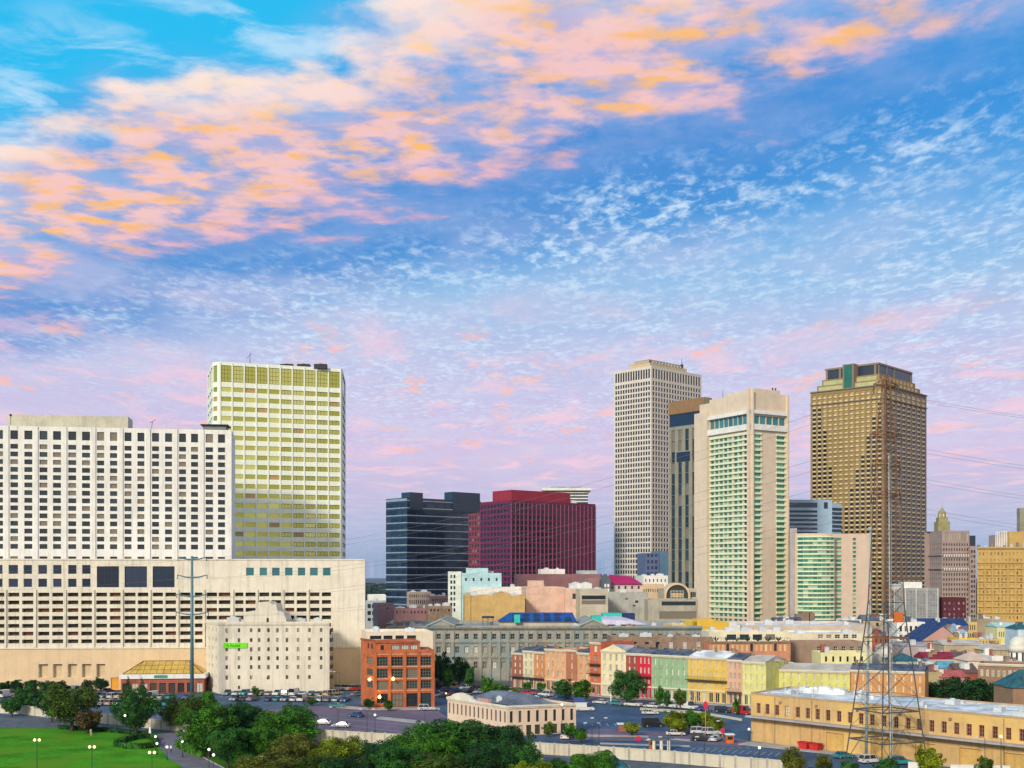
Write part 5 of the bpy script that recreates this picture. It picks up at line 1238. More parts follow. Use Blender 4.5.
townhouse('peach orange townhouse with flat white roof and closely spaced pale windows', 545, 566, 649.5, ('peach_brick', (0.68,0.38,0.20)), 4, 4, roof='flat', rm=M_roofw, chim=1)
townhouse('windowless looking rust brick townhouse right of the peach orange one', 566, 577.5, 650, ('rust_brick', (0.42,0.17,0.09)), 4, 1, wfr=0.15, roof='flat', rm=M_roofw, chim=1)
townhouse('pale orange townhouse just left of the tall red brick house', 577.5, 590, 653, ('apricot_brick', (0.66,0.36,0.18)), 4, 2, chim=1)
townhouse('tall narrow vermilion brick house rising above its neighbours with iron stairs', 590, 601, 642.5, ('vermilion_brick', (0.58,0.15,0.07)), 5, 1, wfr=0.3, gallery=[1, 2], roof='flat', chim=0)
townhouse('cream townhouse with curved gable front behind the large green tree', 601, 626, 651, ('lemon_cream_render', (0.74,0.66,0.42)), 4, 4, pediment=True, roof='gable', rm=M_roofg, gallery=None, chim=0)
townhouse('dark red brick townhouse squeezed between cream gable and crimson house', 626, 638, 653.5, ('oxblood_brick', (0.34,0.07,0.05)), 4, 2, gallery=[0], rm=M_roofd)
townhouse('bright crimson townhouse with white window bands', 638, 651.5, 654, ('crimson_paint', (0.62,0.02,0.05)), 4, 3, wfr=0.5, win=glass('cream_blind'), rm=M_slate, gallery=[1])
townhouse('wide mint green townhouse with four storeys of pale windows', 651.5, 688, 655.5, ('mint_green_paint', (0.27,0.43,0.24)), 4, 6, wfr=0.28, rm=M_slate, gallery=None, chim=3)
townhouse('wide golden yellow townhouse with an iron balcony across its middle', 688, 727.5, 657.5, ('golden_yellow_paint', (0.68,0.47,0.12)), 4, 6, wfr=0.2, rm=M_roofw, gallery=[1], win=glass('yellow_shutter', (0.45,0.28,0.05), (0.25,0.15,0.05)), chim=3)
townhouse('salmon townhouse with dark arched windows and a ground floor gallery', 727.5, 742.5, 660, ('salmon_render', (0.66,0.40,0.26)), 4, 3, wfr=0.4, win=G_dark, gallery=[0], chim=1)
townhouse('pale lime townhouse at the corner beside the long ochre shed', 742.5, 766, 662, ('pale_lime_render', (0.66,0.64,0.24)), 4, 4, wfr=0.25, rm=M_rooft, chim=1, win=glass('lime_shutter', (0.5,0.5,0.2), (0.3,0.32,0.12)))
townhouse('deeper lime side house with blank front right of the pale lime corner house', 766, 779, 660, ('deep_lime_render', (0.46,0.50,0.12)), 4, 1, wfr=0.12, roof='flat', rm=M_rooft, chim=0, D=(349, 352), group='rowhouses along the square')
townhouse('long lime yellow building with a few dark windows behind the ochre shed', 779, 850, 670.5, ('lime_yellow_render', (0.62,0.60,0.20)), 3, 9, wfr=0.2, roof='gable', rm=M_rooft, chim=1, D=(352, 345), depth=14, group=None, ground='x')
townhouse('long orange brick store with blank bays behind the lattice pylon', 850, 925, 671, ('orange_store_brick', (0.58,0.29,0.11)), 3, 9, wfr=0.2, roof='gable', rm=M_slate, chim=3, D=(346, 338), depth=14, group=None, ground='x', win=glass('buff_shutter'))
townhouse('brown townhouse terrace with a row of tall white arched windows at right edge', 978, 1060, 664.5, ('umber_brick', (0.30,0.18,0.11)), 3, 14, wfr=0.5, roof='flat', rm=M_roofd, chim=0, D=(352, 342), depth=12, group=None, ground='x', win=glass('cream_blind'))

# ================================================================ FRENCH QUARTER ROOFS TO THE RIGHT
def clutter(b, n, seed, z):
    rg_ = random.Random(seed)
    for k in range(n):
        p = lerp(lerp(b.A, b.B, rg_.uniform(0.1, 0.9)), lerp(b.AK, b.BK, rg_.uniform(0.1, 0.9)), rg_.uniform(0.15, 0.7)); h = rg_.uniform(0.8, 1.8); w = rg_.uniform(0.3, 0.9)
        q = MB(); q.box(p[0]-w, p[1]-w*0.7, z-0.8, p[0]+w, p[1]+w*0.7, z+h); q.box(p[0]-w-0.1, p[1]-w*0.7-0.1, z+h, p[0]+w+0.1, p[1]+w*0.7+0.1, z+h+0.12)
        b.part('chimney' if w < 0.6 else 'roof_hatch', q, [M_brickb, M_white, M_unit, M_brickr, M_roofd][rg_.randrange(5)])
def house(label, p0, p1, D, yt, wcol, rm, kind='gable', zr=2.5, rows=None, n=0, depth=12, wf=0.4, st=None, along='x', units=0):
    b = mid(label, p0, p1, D, yt, mat(*wcol) if isinstance(wcol, tuple) else wcol, M_roofg, depth=depth, name='town_house', cat='house', rows=rows, n=n, wf=wf, st=st, units=units if kind == 'flat' else 0, D1=D, rof=(kind == 'flat'))
    if kind != 'flat':
        x0, x1 = b.A[0], b.B[0]; y0, y1 = D, D+depth
        if kind == 'gable':
            gable_roof(b, x0, x1, y0, y1, b.z1+0.004, b.z1+zr, rm, along=along)
        else:
            q = MB(); o = 0.4; xm0, xm1 = x0+min(depth, x1-x0)*0.45, x1-min(depth, x1-x0)*0.45; ym = (y0+y1)/2
            e = [(x0-o,y0-o,b.z1+0.004), (x1+o,y0-o,b.z1+0.004), (x1+o,y1+o,b.z1+0.004), (x0-o,y1+o,b.z1+0.004)]; m0, m1 = (xm0,ym,b.z1+zr), (xm1,ym,b.z1+zr)
            q.quad(e[0],e[1],m1,m0); q.poly([e[1],e[2],m1]); q.quad(e[2],e[3],m0,m1); q.poly([e[3],e[0],m0]); q.quad(e[3],e[2],e[1],e[0]); b.part('roof', q, rm)
    clutter(b, 2+int(p0) % 4, int(p0*3+D), b.z1+(0.3 if kind == 'flat' else zr*0.4))
    return b
M_blueroof = mat('ultramarine_roof', (0.02,0.05,0.15), var=0.35, scale=0.5); M_redroof = mat('crimson_roof', (0.26,0.02,0.05), var=0.35, scale=0.5); M_tealroof = mat('teal_roof', (0.025,0.11,0.14), var=0.35, scale=0.5)
M_pinkw = mat('dusty_pink_render', (0.52,0.30,0.27), var=0.08)
house('white house with two rows of tall black windows left of the pink gable', 897, 925, 480, 622, M_white, M_roofw, 'flat', rows=[(626,631.5),(635,640)], n=5, wf=0.5, units=2)
b = house('dusty pink gabled hall with one royal blue roof slope', 921, 962, 455, 641, M_pinkw, M_blueroof, 'x', depth=22)
q = MB(); x0, x1 = b.A[0], b.B[0]; xm = x0+(x1-x0)*0.53; zt_ = gz(626.5, 455); q.poly([(x0,455.001,b.z1),(x1,455.001,b.z1),(xm,455.001,zt_)]); q.poly([(x1,477,b.z1),(x0,477,b.z1),(xm,477,zt_)]); b.part('gable_wall', q, M_pinkw)
q = MB(); q.quad((x0-.4,454.7,b.z1-0.2),(xm,454.7,zt_+0.2),(xm,477.3,zt_+0.2),(x0-.4,477.3,b.z1-0.2)); q.quad((xm,454.7,zt_+0.2),(x1+.4,454.7,b.z1-0.2),(x1+.4,477.3,b.z1-0.2),(xm,477.3,zt_+0.2)); b.part('roof', q, M_blueroof)
house('navy roofed long house behind the dusty pink gable', 922, 968, 500, 625, mat('slate_blue_render', ()), M_blueroof, 'gable', 2.6)
house('grey blue hip roofed house right of the dusty pink gable', 950, 968, 490, 633, mat('cool_grey_render', ()), mat('grey_blue_roof', (0.28,0.34,0.40), var=0.2), 'hip', 3.6)
house('narrow amber house with arched upper windows under the ochre hotel', 966, 977, 520, 622, mat('amber_render', (0.62,0.44,0.18)), M_rooft, 'flat', rows=[(625,630),(633.5,637)], n=4, wf=0.45)
house('square taupe block against the foot of the ochre hotel', 977, 992, 540, 619, mat('taupe_block', (0.34,0.27,0.19)), M_roofg, 'flat')
house('pale yellow long house with teal roof edge at the hotel foot', 997, 1019, 470, 627, mat('butter_render', (0.74,0.68,0.36)), mat('pale_teal_roof', (0.40,0.60,0.58), var=0.1), 'gable', 1.6, rows=[(632,637)], n=9, wf=0.4)
house('teal roofed pale blue tower house at the right edge of the picture', 1018, 1040, 455, 629, mat('powder_blue_render', (0.52,0.64,0.72)), M_tealroof, 'hip', 2.5)
house('bright mustard flat roofed row below the ochre hotel', 959, 978, 425, 638, mat('mustard_render', (0.76,0.50,0.08)), M_rooft, 'flat', rows=[(640.5,643.5)], n=7, wf=0.35, units=1)
house('tan yellow row house with dark windows right of the mustard row', 978, 1001, 428, 639, mat('tan_yellow_render', (0.60,0.44,0.16)), M_rooft, 'flat', rows=[(641,645),(649,654)], n=7, wf=0.3, units=2)
house('beige stucco blank gable wall below the mustard row', 944, 984, 408, 645, mat('sandy_stucco', (0.46,0.35,0.24)), M_rooft, 'gable', 1.5)
house('olive tan house with two pale doors near the domed turret', 984, 1012, 400, 650, mat('olive_tan_render', (0.44,0.36,0.20)), M_rooft, 'hip', 2.2, rows=[(651.5,657)], n=4, wf=0.35, st=dict(g=glass('cream_blind')))
house('crimson roofed long low house in the middle of the quarter', 926, 957, 392, 659, mat('beige_stucco', ()), M_redroof, 'gable', 2.0)
house('dark brown roofed house right of the crimson roof', 957, 972, 392, 658.5, mat('umber_stucco', ()), mat('umber_roof', (0.14,0.08,0.07), var=0.2), 'gable', 1.9)
house('white plastered shed front with four black openings above the crimson roof', 926, 943, 418, 649, M_white, M_roofg, 'flat', rows=[(652,655)], n=4, wf=0.4)
house('mauve grey long wall house above the teal roofs', 903, 928, 425, 646, mat('mauve_grey_stucco', (0.40,0.32,0.34)), M_roofg, 'gable', 1.2)
house('teal hip roofed house left of the crimson roof', 896, 920, 386, 661, mat('greige_render', (0.44,0.42,0.38)), M_tealroof, 'hip', 2.2)
house('sky blue roofed cottage above the salmon red roof', 944, 960, 372, 674, mat('powder_blue_render', ()), mat('sky_blue_roof', (0.09,0.30,0.42), var=0.3, scale=0.6), 'gable', 3.6, along='x')
house('brick flank house with dark roof right of the sky blue cottage', 959, 979, 368, 673, M_brickr, mat('umber_roof', ()), 'gable', 2.6)
house('salmon red low roof in front of the dark green oaks', 941, 968, 361, 677.5, M_pinkw, mat('salmon_red_roof', (0.50,0.12,0.11), var=0.25, scale=0.6), 'gable', 1.7)
house('pale grey flat topped block between the pylon and the sky blue cottage', 920, 941, 376, 665, mat('pale_grey_stucco', (0.52,0.50,0.46)), M_roofw, 'flat', units=2)
house('small olive shed wall left of the salmon red roof', 926, 942, 362, 672, mat('olive_tan_render', ()), M_roofd, 'flat')
house('white cube penthouse near the domed turret', 992, 1003, 388, 656, M_white, M_roofw, 'flat')
house('tan hip roofed house on the terrace of tall white windows', 968, 990, 380, 661, M_cream2, mat('flesh_tan_roof', (0.60,0.44,0.34), var=0.12), 'hip', 2.6)
house('blue roofed corner house at the right edge by the oaks', 1013, 1050, 300, 688, mat('umber_brick', ()), M_tealroof, 'hip', 4.2)
# domed turret
t = empty('domed_turret', (gx(1019, 398), 398, 0)); tag(t, 'white round turret with shallow dome and tall dark slits at the right edge', 'turret')
q = MB(); q.tube((0,0,0), (0,0,gz(652, 398)), 3.0, 3.0, 16); q.build('drum', M_white, t, True)
q = MB(); q.sphere((0,0,gz(645.5, 398)), 3.3, 16, 0, 0.95); q.tube((0,0,gz(652,398)), (0,0,gz(645.5,398)), 3.2, 3.3, 16); q.build('dome', mat('cream_dome', (0.66,0.64,0.56)), t, True)
for k in range(5): a = R(200+35*k); q = MB(); q.box(-0.3, -0.1, -2, 0.3, 0.1, 1.6); o = q.build('slit_window', G_dark, t); o.location = (3.0*math.cos(a), 3.0*math.sin(a), gz(657, 398)); o.rotation_euler = (0, 0, a+R(90))
# filler roofs: a plausible block plan wherever no mapped building stands
rg = random.Random(21)
WC = [('white plastered', M_white), ('rust brick', M_brickr), ('brown brick', M_brickb), ('sandy', mat('sandy_stucco', ())), ('dusty pink', M_pinkw), ('cream', M_cream2), ('pale grey', mat('pale_grey_stucco', ())), ('orange brick', M_brick), ('greige', mat('greige_render', ())), ('butter yellow', mat('butter_render', ()))]
RC = [('slate', M_slate), ('tan', M_rooft), ('dark tar', M_roofd), ('grey gravel', M_roofg), ('white', M_roofw), ('slate', M_slate), ('grey gravel', M_roofg), ('teal', M_tealroof), ('plum', mat('plum_roof', ()))]
ORD = ['first','second','third','fourth','fifth','sixth','seventh','eighth','ninth','tenth','eleventh','twelfth','thirteenth','fourteenth','fifteenth','sixteenth','seventeenth','eighteenth','nineteenth','twentieth','twenty-first','twenty-second','twenty-third','twenty-fourth','twenty-fifth','twenty-sixth','twenty-seventh','twenty-eighth','twenty-ninth','thirtieth']
def free(x0, y0, x1, y1): return not any(x0 < f[2] and x1 > f[0] and y0 < f[3] and y1 > f[1] for f in FOOT)
ZONES = [((560, 610), (364, 388), 'beyond the gap'), ((386, 700), (480, 640), 'behind the custom house'), ((640, 760), (360, 470), 'behind the coloured rowhouses'), ((775, 1050), (362, 640), 'in the right hand quarter')]
band_names = {}
for D in (364, 380, 396, 412, 430, 448, 468, 490, 515, 545, 580, 620):
    for (pa, pb), (da, db), where in ZONES:
        if not (da <= D <= db) or pb-pa < 60: continue
        px0 = pa; cnt = 0
        while px0 < pb:
            w = rg.uniform(7, 15); dp = rg.uniform(10, 14); x0 = gx(px0, D); x1 = x0+w
            if free(x0+1.2, D+1, x1-1.2, D+dp-1):
                z = rg.uniform(7.5, 13.5) if D < 480 else rg.uniform(9, 17)
                if D < 420 and where.startswith('behind the coloured'): z = rg.uniform(6, 10.5)
                (wn_, wm), (rn, rm) = rg.choice(WC), rg.choice(RC); kd = rg.choice(['gable','hip','flat','flat','gable'])
                band = {364:'nearest', 380:'second', 396:'third', 412:'fourth', 430:'fifth', 448:'sixth', 468:'seventh', 490:'eighth', 515:'ninth', 545:'tenth', 580:'eleventh', 620:'farthest'}[D]
                key = (where, band); band_names[key] = band_names.get(key, 0)+1
                house(f"{wn_} house, {ORD[band_names[key]-1]} from left, {band} roof line {where}", px0, (x1/D*F)+512, D, 575+(H-z)*F/D, wm, rm, kd, rg.uniform(1.5, 3), rows=[(575+(H-z+1.2)*F/D, 575+(H-z+2.9)*F/D)], n=rg.randint(3, 6), depth=dp, wf=0.3, along=rg.choice(['x','x','y']), units=rg.randint(0, 2))
            px0 += (w+rg.uniform(0.6, 3))*F/D

# ================================================================ LONG OCHRE WAREHOUSE
M_och = mat('ochre_warehouse_stucco', (0.60,0.39,0.17), streak=0.3, var=0.08, scale=0.12, col2=(0.70,0.46,0.16))
A, B_ = PT(751, 275), PT(1085, 218.5); BK, AK = PT(1085, 240), PT(790, 290)
b = Bld('warehouse', 'very long ochre warehouse with brown shuttered windows, grey canopy and white roof', 'warehouse', A); L = dist(A, B_); U = lambda p: px2u(A, B_, p); z1 = 11.0
wp = [758.5,767.3,777,787,797.7,807.7,817.5,828,839,850,861,872,884,896,908,919,931.7,944,956.5,969,981.6,995,1008.5,1022,1036,1050,1064]
zc_ = 5.6; ops = [(U(p)-0.55, U(p)+0.55, 6.5, 8.8, dict(g=glass('brown_shutter', (0.10,0.02,0.02), (0.16,0.05,0.03), third=(0.7,0.6,0.45), tf=0.16), f=M_brickb, nx=2, nz=3, t=0.1)) for p in wp]
ops += [(U(p)-2.2, U(p)+2.2, 0.15, 4.0, dict(g=mat('ochre_roller_door', (0.60,0.38,0.12), streak=0.2), name='roller_door', recess=0.35)) for p in (835, 880, 925, 970, 1015)]
b.wall(A, B_, 0, z1, ops, 0.3); b.wall(B_, BK, 0, z1); b.wall(BK, AK, 0, z1); b.wall(AK, A, 0, z1); b.finish([M_och]); b.foot([A, B_, BK, AK])
q = MB(); q.obox(A, B_, 0.003, 2.2, zc_, zc_+0.35); b.part('canopy', q, mat('grey_canopy', (0.38,0.36,0.36)))
q = MB(); pts = [A, B_, BK, AK]; q.poly([(p[0], p[1], z1-0.25) for p in inset(pts, 0.3)]); b.part('roof', q, M_roofw)
q = MB()
for X, Y in ((A, B_), (B_, BK), (BK, AK), (AK, A)): q.obox(X, Y, -0.3, 0.12, z1-0.25, z1+0.1)
b.part('parapet', q, mat('parapet_tan', (0.45,0.33,0.22)))
rg2 = random.Random(5)
for k in range(34):
    t, v = rg2.uniform(0.03, 0.97), rg2.uniform(0.15, 0.9); p = lerp(lerp(A, B_, t), lerp(AK, BK, t), v); s_ = rg2.uniform(0.5, 1.6)
    if k % 3 == 0: roof_unit(b, p[0], p[1], z1-0.25, 2*s_, 1.4*s_, 0.7*s_, M_unit, rz=0.8)
    else: q = MB(); q.tube((p[0], p[1], z1-0.25), (p[0], p[1], z1+0.5*s_), 0.3*s_, n=8); b.part('roof_vent', q, M_roofw if k % 2 else M_metal)
q = MB(); p0, p1 = lerp(A, AK, 0.6), lerp(B_, BK, 0.6)
hp = lerp(lerp(A, B_, 0.17), lerp(AK, BK, 0.17), 0.75)
for k in range(9): q.tube((hp[0]+k*0.9-4, hp[1]-k*0.5, z1-0.25), (hp[0]+k*0.9-4, hp[1]-k*0.5, z1+0.9+0.5*math.sin(k*0.4)), 0.9, 0.5, 6)
b.part('roof_heap', q, M_roofw)
for p in (775, 812, 1004): t = U(p)/L; q = MB(); q.obox(lerp(A, B_, t-0.0006), lerp(A, B_, t+0.0006), 0.003, 0.14, 0.1, z1-0.5); b.part('downpipe', q, M_brickb)
for k in range(5): p = [780, 816, 857, 900, 950][k]; t = U(p)/L; c = lerp(A, B_, t); q = MB(); q.box(c[0]-0.3, c[1]-0.4, 9.2, c[0]+0.3, c[1]-0.05, 9.7); b.part('wall_light', q, M_brickb)
# red skips along its wall
for k, (px0, lab) in enumerate(((806, 'red metal skip against the ochre warehouse wall, left one of the pair'), (817, 'red metal skip against the ochre warehouse wall, right one of the pair'))):
    c = lerp(A, B_, U(px0)/L); o = empty('skip', (c[0]-0.8, c[1]-2.0, 0), math.atan2(B_[1]-A[1], B_[0]-A[0])); tag(o, lab, 'skip', 'red skips by the warehouse')
    q = MB(); q.hexa([(-0.9,-0.7,0.1),(0.9,-0.7,0.1),(0.9,0.7,0.1),(-0.9,0.7,0.1)], [(-1.25,-0.9,1.5),(1.25,-0.9,1.5),(1.25,0.9,1.5),(-1.25,0.9,1.5)]); q.build('bin', mat('skip_red', (0.55,0.03,0.03), var=0.15), o)
    q = MB(); q.box(-1.35,-1.0,1.5,1.35,-0.9,1.62); q.box(-1.35,0.9,1.5,1.35,1.0,1.62); q.box(-1.35,-0.9,1.5,-1.25,0.9,1.62); q.box(1.25,-0.9,1.5,1.35,0.9,1.62); q.build('rim', mat('skip_red_rim', (0.4,0.02,0.02)), o)

# ================================================================ SMALL PINK STATION BUILDING
L_, C_, R_ = PT(447.5, 304), PT(507, 283), PT(576, 289)
K_ = (L_[0]+R_[0]-C_[0], L_[1]+R_[1]-C_[1])
b = Bld('pavilion', 'low pinkish cream pavilion with tall dark windows and black roof behind the big trees', 'pavilion', C_)
M_pk = mat('pinkish_cream_render', (0.72,0.55,0.42), streak=0.1, var=0.05); z1 = gz(704.5, 286); LL, LR = dist(L_, C_), dist(C_, R_)
wst = dict(g=G_dark, f=M_framed, nx=2, nz=3, t=0.1)
b.wall(C_, R_, 0, z1, [(u, v, 3.1, z1-1.3, wst) for u, v in even(LR, 8, 0.34)]+[(u, v, 0.1, 2.4, dict(g=G_shop, f=M_framed, nx=2, nz=1)) for u, v in even(LR, 8, 0.6)], 0.3)
b.wall(L_, C_, 0, z1, [(u, v, 3.1, z1-1.4, wst) for u, v in even(LL, 14, 0.38)], 0.3); b.wall(R_, K_, 0, z1); b.wall(K_, L_, 0, z1); b.foot([L_, C_, R_, K_]); b.finish([M_pk]); flat_roof(b, [L_, C_, R_, K_], z1, M_pk, M_roofd, 0.5)
trim(b, C_, R_, z1-0.35, 0.4, 0.4, M_cream); trim(b, L_, C_, z1-0.35, 0.4, 0.4, M_cream)
ip = inset([L_, C_, R_, K_], 3.0); q = MB(); zz = z1+1.9; e = [(p[0], p[1], z1-0.3) for p in ip]; f_ = inset(ip, 4.0); q.hexa(e, [(p[0], p[1], zz) for p in f_]); b.part('dark_roof', q, M_roofd)
X0, X1 = lerp(L_, C_, 0.0), lerp(L_, C_, 0.5); q = MB(); n = 9; fr = []
for k in range(n+1): t = k/n; p = lerp(X0, X1, t); fr.append((p[0]-0.1, p[1]-0.35, z1+0.1+1.4*max(0, math.sin(math.pi*min(1, max(0, (t-0.1)/0.8))))**0.6))
fb_ = [(p[0], p[1]-0.35, z1-0.1) for p in (X0, X1)]; bk = [(x+0.5, y+0.9, z) for x, y, z in fr]
q.poly([fb_[0], fb_[1]]+fr[::-1]); 
for i in range(n): q.quad(fr[i], fr[i+1], bk[i+1], bk[i])
q.poly([(fb_[1][0]+0.5, fb_[1][1]+0.9, fb_[1][2]), (fb_[0][0]+0.5, fb_[0][1]+0.9, fb_[0][2])]+bk); b.part('curved_parapet', q, M_cream)
q = MB(); P = lerp(L_, C_, 0.6); q.obox(lerp(L_, C_, 0.53), lerp(L_, C_, 0.72), -0.6, 0.25, z1+0.05, z1+0.9); b.part('pink_parapet', q, M_pinkw)
for t, v in ((0.25, 0.4), (0.5, 0.5), (0.7, 0.3)): p = lerp(lerp(C_, R_, t), lerp(L_, K_, t), v); roof_unit(b, p[0], p[1], z1-0.45, 1.4, 1.2, 1.6, M_unit)

# ================================================================ FLOODWALL, KIOSKS, PYLON, POLES
M_fw = mat('cream_floodwall', (0.60,0.55,0.44), streak=0.35, var=0.06)
FW = [G(-90, 709.5), G(20, 714.0), G(75, 720.5), G(180, 731.5), G(320, 740), G(540, 754), G(660, 762), G(800, 774.5)]
t = empty('floodwall', (FW[0][0], FW[0][1], 0)); tag(t, 'long cream panelled floodwall dividing the park from the parking lots', 'wall')
pan = []
for (P0, P1) in zip(FW[:-1], FW[1:]):
    n = max(1, int(round(dist(P0, P1)/3.4)))
    for k in range(n): pan.append((lerp(P0, P1, k/n), lerp(P0, P1, (k+1)/n)))
for k, (a, c) in enumerate(pan):
    q = MB(); q.obox(lerp(a, c, 0.04), lerp(a, c, 0.96), -0.1, 0.1, 0, 2.25); q.obox(lerp(a, c, 0.04), lerp(a, c, 0.96), -0.16, 0.16, 2.25, 2.45); q.build('panel', M_fw, t, off=(FW[0][0], FW[0][1], 0))
    q = MB(); q.prism([(a[0]-0.22,a[1]-0.22),(a[0]+0.22,a[1]-0.22),(a[0]+0.22,a[1]+0.22),(a[0]-0.22,a[1]+0.22)], 0, 2.6); q.build('post', M_pave, t, off=(FW[0][0], FW[0][1], 0))
for (p0, p1, yy, lab) in ((908, 936, 766, 'white painted yard wall at the foot of the pylon shrubs'), (950, 1010, 769, 'low white yard wall near the lower right corner')):
    A, B_ = G(p0, yy+8), G(p1, yy+9); q = MB(); q.obox(A, B_, 0, 0.25, 0, 2.2); q.obox(A, B_, -0.05, 0.3, 2.2, 2.35); o = q.build('yard_wall', M_white, None, off=(A[0], A[1], 0)); o.location = (A[0], A[1], 0); tag(o, lab, 'wall')
def kiosk(label, px0, D, w, zE, zA, roofm, wallm):
    x, y = PT(px0, D); t = empty('kiosk', (x, y, 0)); tag(t, label, 'kiosk')
    q = MB(); q.box(-w/2, -w/2, 0, w/2, w/2, zE-0.2); q.build('wall', wallm, t)
    q = MB(); e = [(-w/2-.5,-w/2-.5,zE-0.2),(w/2+.5,-w/2-.5,zE-0.2),(w/2+.5,w/2+.5,zE-0.2),(-w/2-.5,w/2+.5,zE-0.2)]; q.hexa(e, [(0.06*a[0],0.06*a[1],zA) for a in e]); q.build('roof', roofm, t)
    q = MB(); q.box(-w/2-.56,-w/2-.56,zE-0.4,w/2+.56,w/2+.56,zE-0.203); q.build('fascia', M_white, t)
    for s_ in (-1, 1): q = MB(); q.box(s_*w*0.22-0.45, -w/2-0.04, 1.0, s_*w*0.22+0.45, -w/2-0.003, 2.1); q.build('window', G_dark, t)
kiosk('white kiosk with teal pyramid roof at the bottom of the picture right of centre', 613, 222, 5.0, 2.6, 4.6, M_tealroof, M_white)
kiosk('small slate spired booth among the trees at the bottom centre', 478, 222, 2.0, 1.9, 3.8, M_slate, mat('teal_booth', (0.10,0.24,0.26)))

M_rust = mat('weathered_rust_steel', (0.20,0.10,0.055), var=0.25, scale=0.3, rough=0.7); M_lat = mat('grey_lattice_steel', (0.09,0.09,0.10), var=0.2, metal=0.3, rough=0.6)
def pylon():
    D = 236; cx, cy = PT(886, D+4); t = empty('lattice_pylon', (cx, cy, 0)); tag(t, 'very tall rusty steel lattice pylon carrying cables in front of the golden skyscraper', 'pylon')
    def hw(z):    # half width of the square shaft
        pts = [(0, 5.6), (31, 2.5), (56, 1.6), (70, 1.0), (78, 0.35)]
        for (a, wa), (c, wc) in zip(pts[:-1], pts[1:]):
            if z <= c: return wa+(wc-wa)*(z-a)/(c-a)
        return 0.3
    ro = R(22); cr, sr = math.cos(ro), math.sin(ro)
    def cnr(k, z):
        sx, sy = ((-1,-1),(1,-1),(1,1),(-1,1))[k]; w = hw(z); return (w*(sx*cr-sy*sr), w*(sx*sr+sy*cr), z)
    zs = [0]; z = 0
    while z < 77: z += max(1.7, hw(z)*1.35); zs.append(min(z, 78))
    for k in range(4):
        q = MB()
        for a, c in zip(zs[:-1], zs[1:]): q.tube(cnr(k, a), cnr(k, c), 0.14 if a < 34 else 0.10, n=4, caps=False, m=0 if a < 30 else 1)
        q.build('leg', [M_lat, M_rust], t)
    for k in range(4):
        q = MB(); k2 = (k+1) % 4
        for i, (a, c) in enumerate(zip(zs[:-1], zs[1:])):
            m = 0 if a < 30 else 1; r_ = 0.05
            if a < 2: 
                q.tube(cnr(k, c), cnr(k2, c), r_, n=3, caps=False, m=m); md = tuple((cnr(k, c)[j]+cnr(k2, c)[j])/2 for j in range(3)); q.tube(cnr(k, 0), md, r_, n=3, caps=False, m=m); q.tube(cnr(k2, 0), md, r_, n=3, caps=False, m=m); continue
            q.tube(cnr(k, a), cnr(k2, c), r_, n=3, caps=False, m=m); q.tube(cnr(k2, a), cnr(k, c), r_, n=3, caps=False, m=m); q.tube(cnr(k, c), cnr(k2, c), r_, n=3, caps=False, m=m)
        q.build('bracing', [M_lat, M_rust], t)
    q = MB(); q.tube((0.8,-0.4,0), (0.5,-0.2,62), 0.16, n=6); q.tube((1.2,-0.4,0), (0.9,-0.2,62), 0.05, n=4)
    for i in range(120): q.tube((0.8,-0.4,0.5+i*0.51), (1.2,-0.4,0.5+i*0.51), 0.03, n=3, caps=False)
    q.build('ladder', mat('pale_galvanised', (0.45,0.45,0.42)), t)
    arms = []
    for z, w in ((76, 3.0), (66, 3.9), (60, 3.4), (54, 3.6)):
        for s_ in (-1, 1):
            q = MB(); tip = (s_*w*cr*1.0, s_*w*sr, z)
            for k in range(4): q.tube(cnr(k, z+(1.2 if k % 2 else -0.6)), tip, 0.09, n=3)
            q.tube((0,0,z), tip, 0.12, n=4); o = q.build('crossarm', M_rust, t)
            q = MB(); q.tube(tip, (tip[0], tip[1], z-1.8), 0.11, n=5)
            for j in range(5): q.tube((tip[0], tip[1], z-0.4-j*0.3), (tip[0], tip[1], z-0.5-j*0.3), 0.2, n=6)
            q.build('insulator', M_lat, o); arms.append((cx+tip[0], cy+tip[1], z-1.8))
    for z in (30.0, 25.5, 11.0, 5.0):
        w = hw(z)+0.3; q = MB(); pts = [cnr(k, z) for k in range(4)]
        for k in range(4): q.tube(pts[k], pts[(k+1) % 4], 0.16, n=4)
        q.tube(pts[0], pts[2], 0.1, n=4); q.tube(pts[1], pts[3], 0.1, n=4); q.build('ring_brace', M_rust if z > 20 else M_lat, t)
    q = MB(); q.box(0.8, -2.6, 28.6, 2.6, -1.8, 30.6); q.build('orange_panel', mat('orange_safety_paint', (0.55,0.14,0.03)), t)
    q = MB(); q.box(-1.9, -2.6, 29.0, -0.8, -1.9, 30.3); q.box(-0.6, -2.7, 28.8, 0.6, -2.4, 29.3); q.build('equipment_box', M_white, t)
    q = MB(); q.tube((0,0,77.5), (0,0,81), 0.05, 0.03, 4); q.build('lightning_rod', M_lat, t)
    return arms
ARM = pylon()
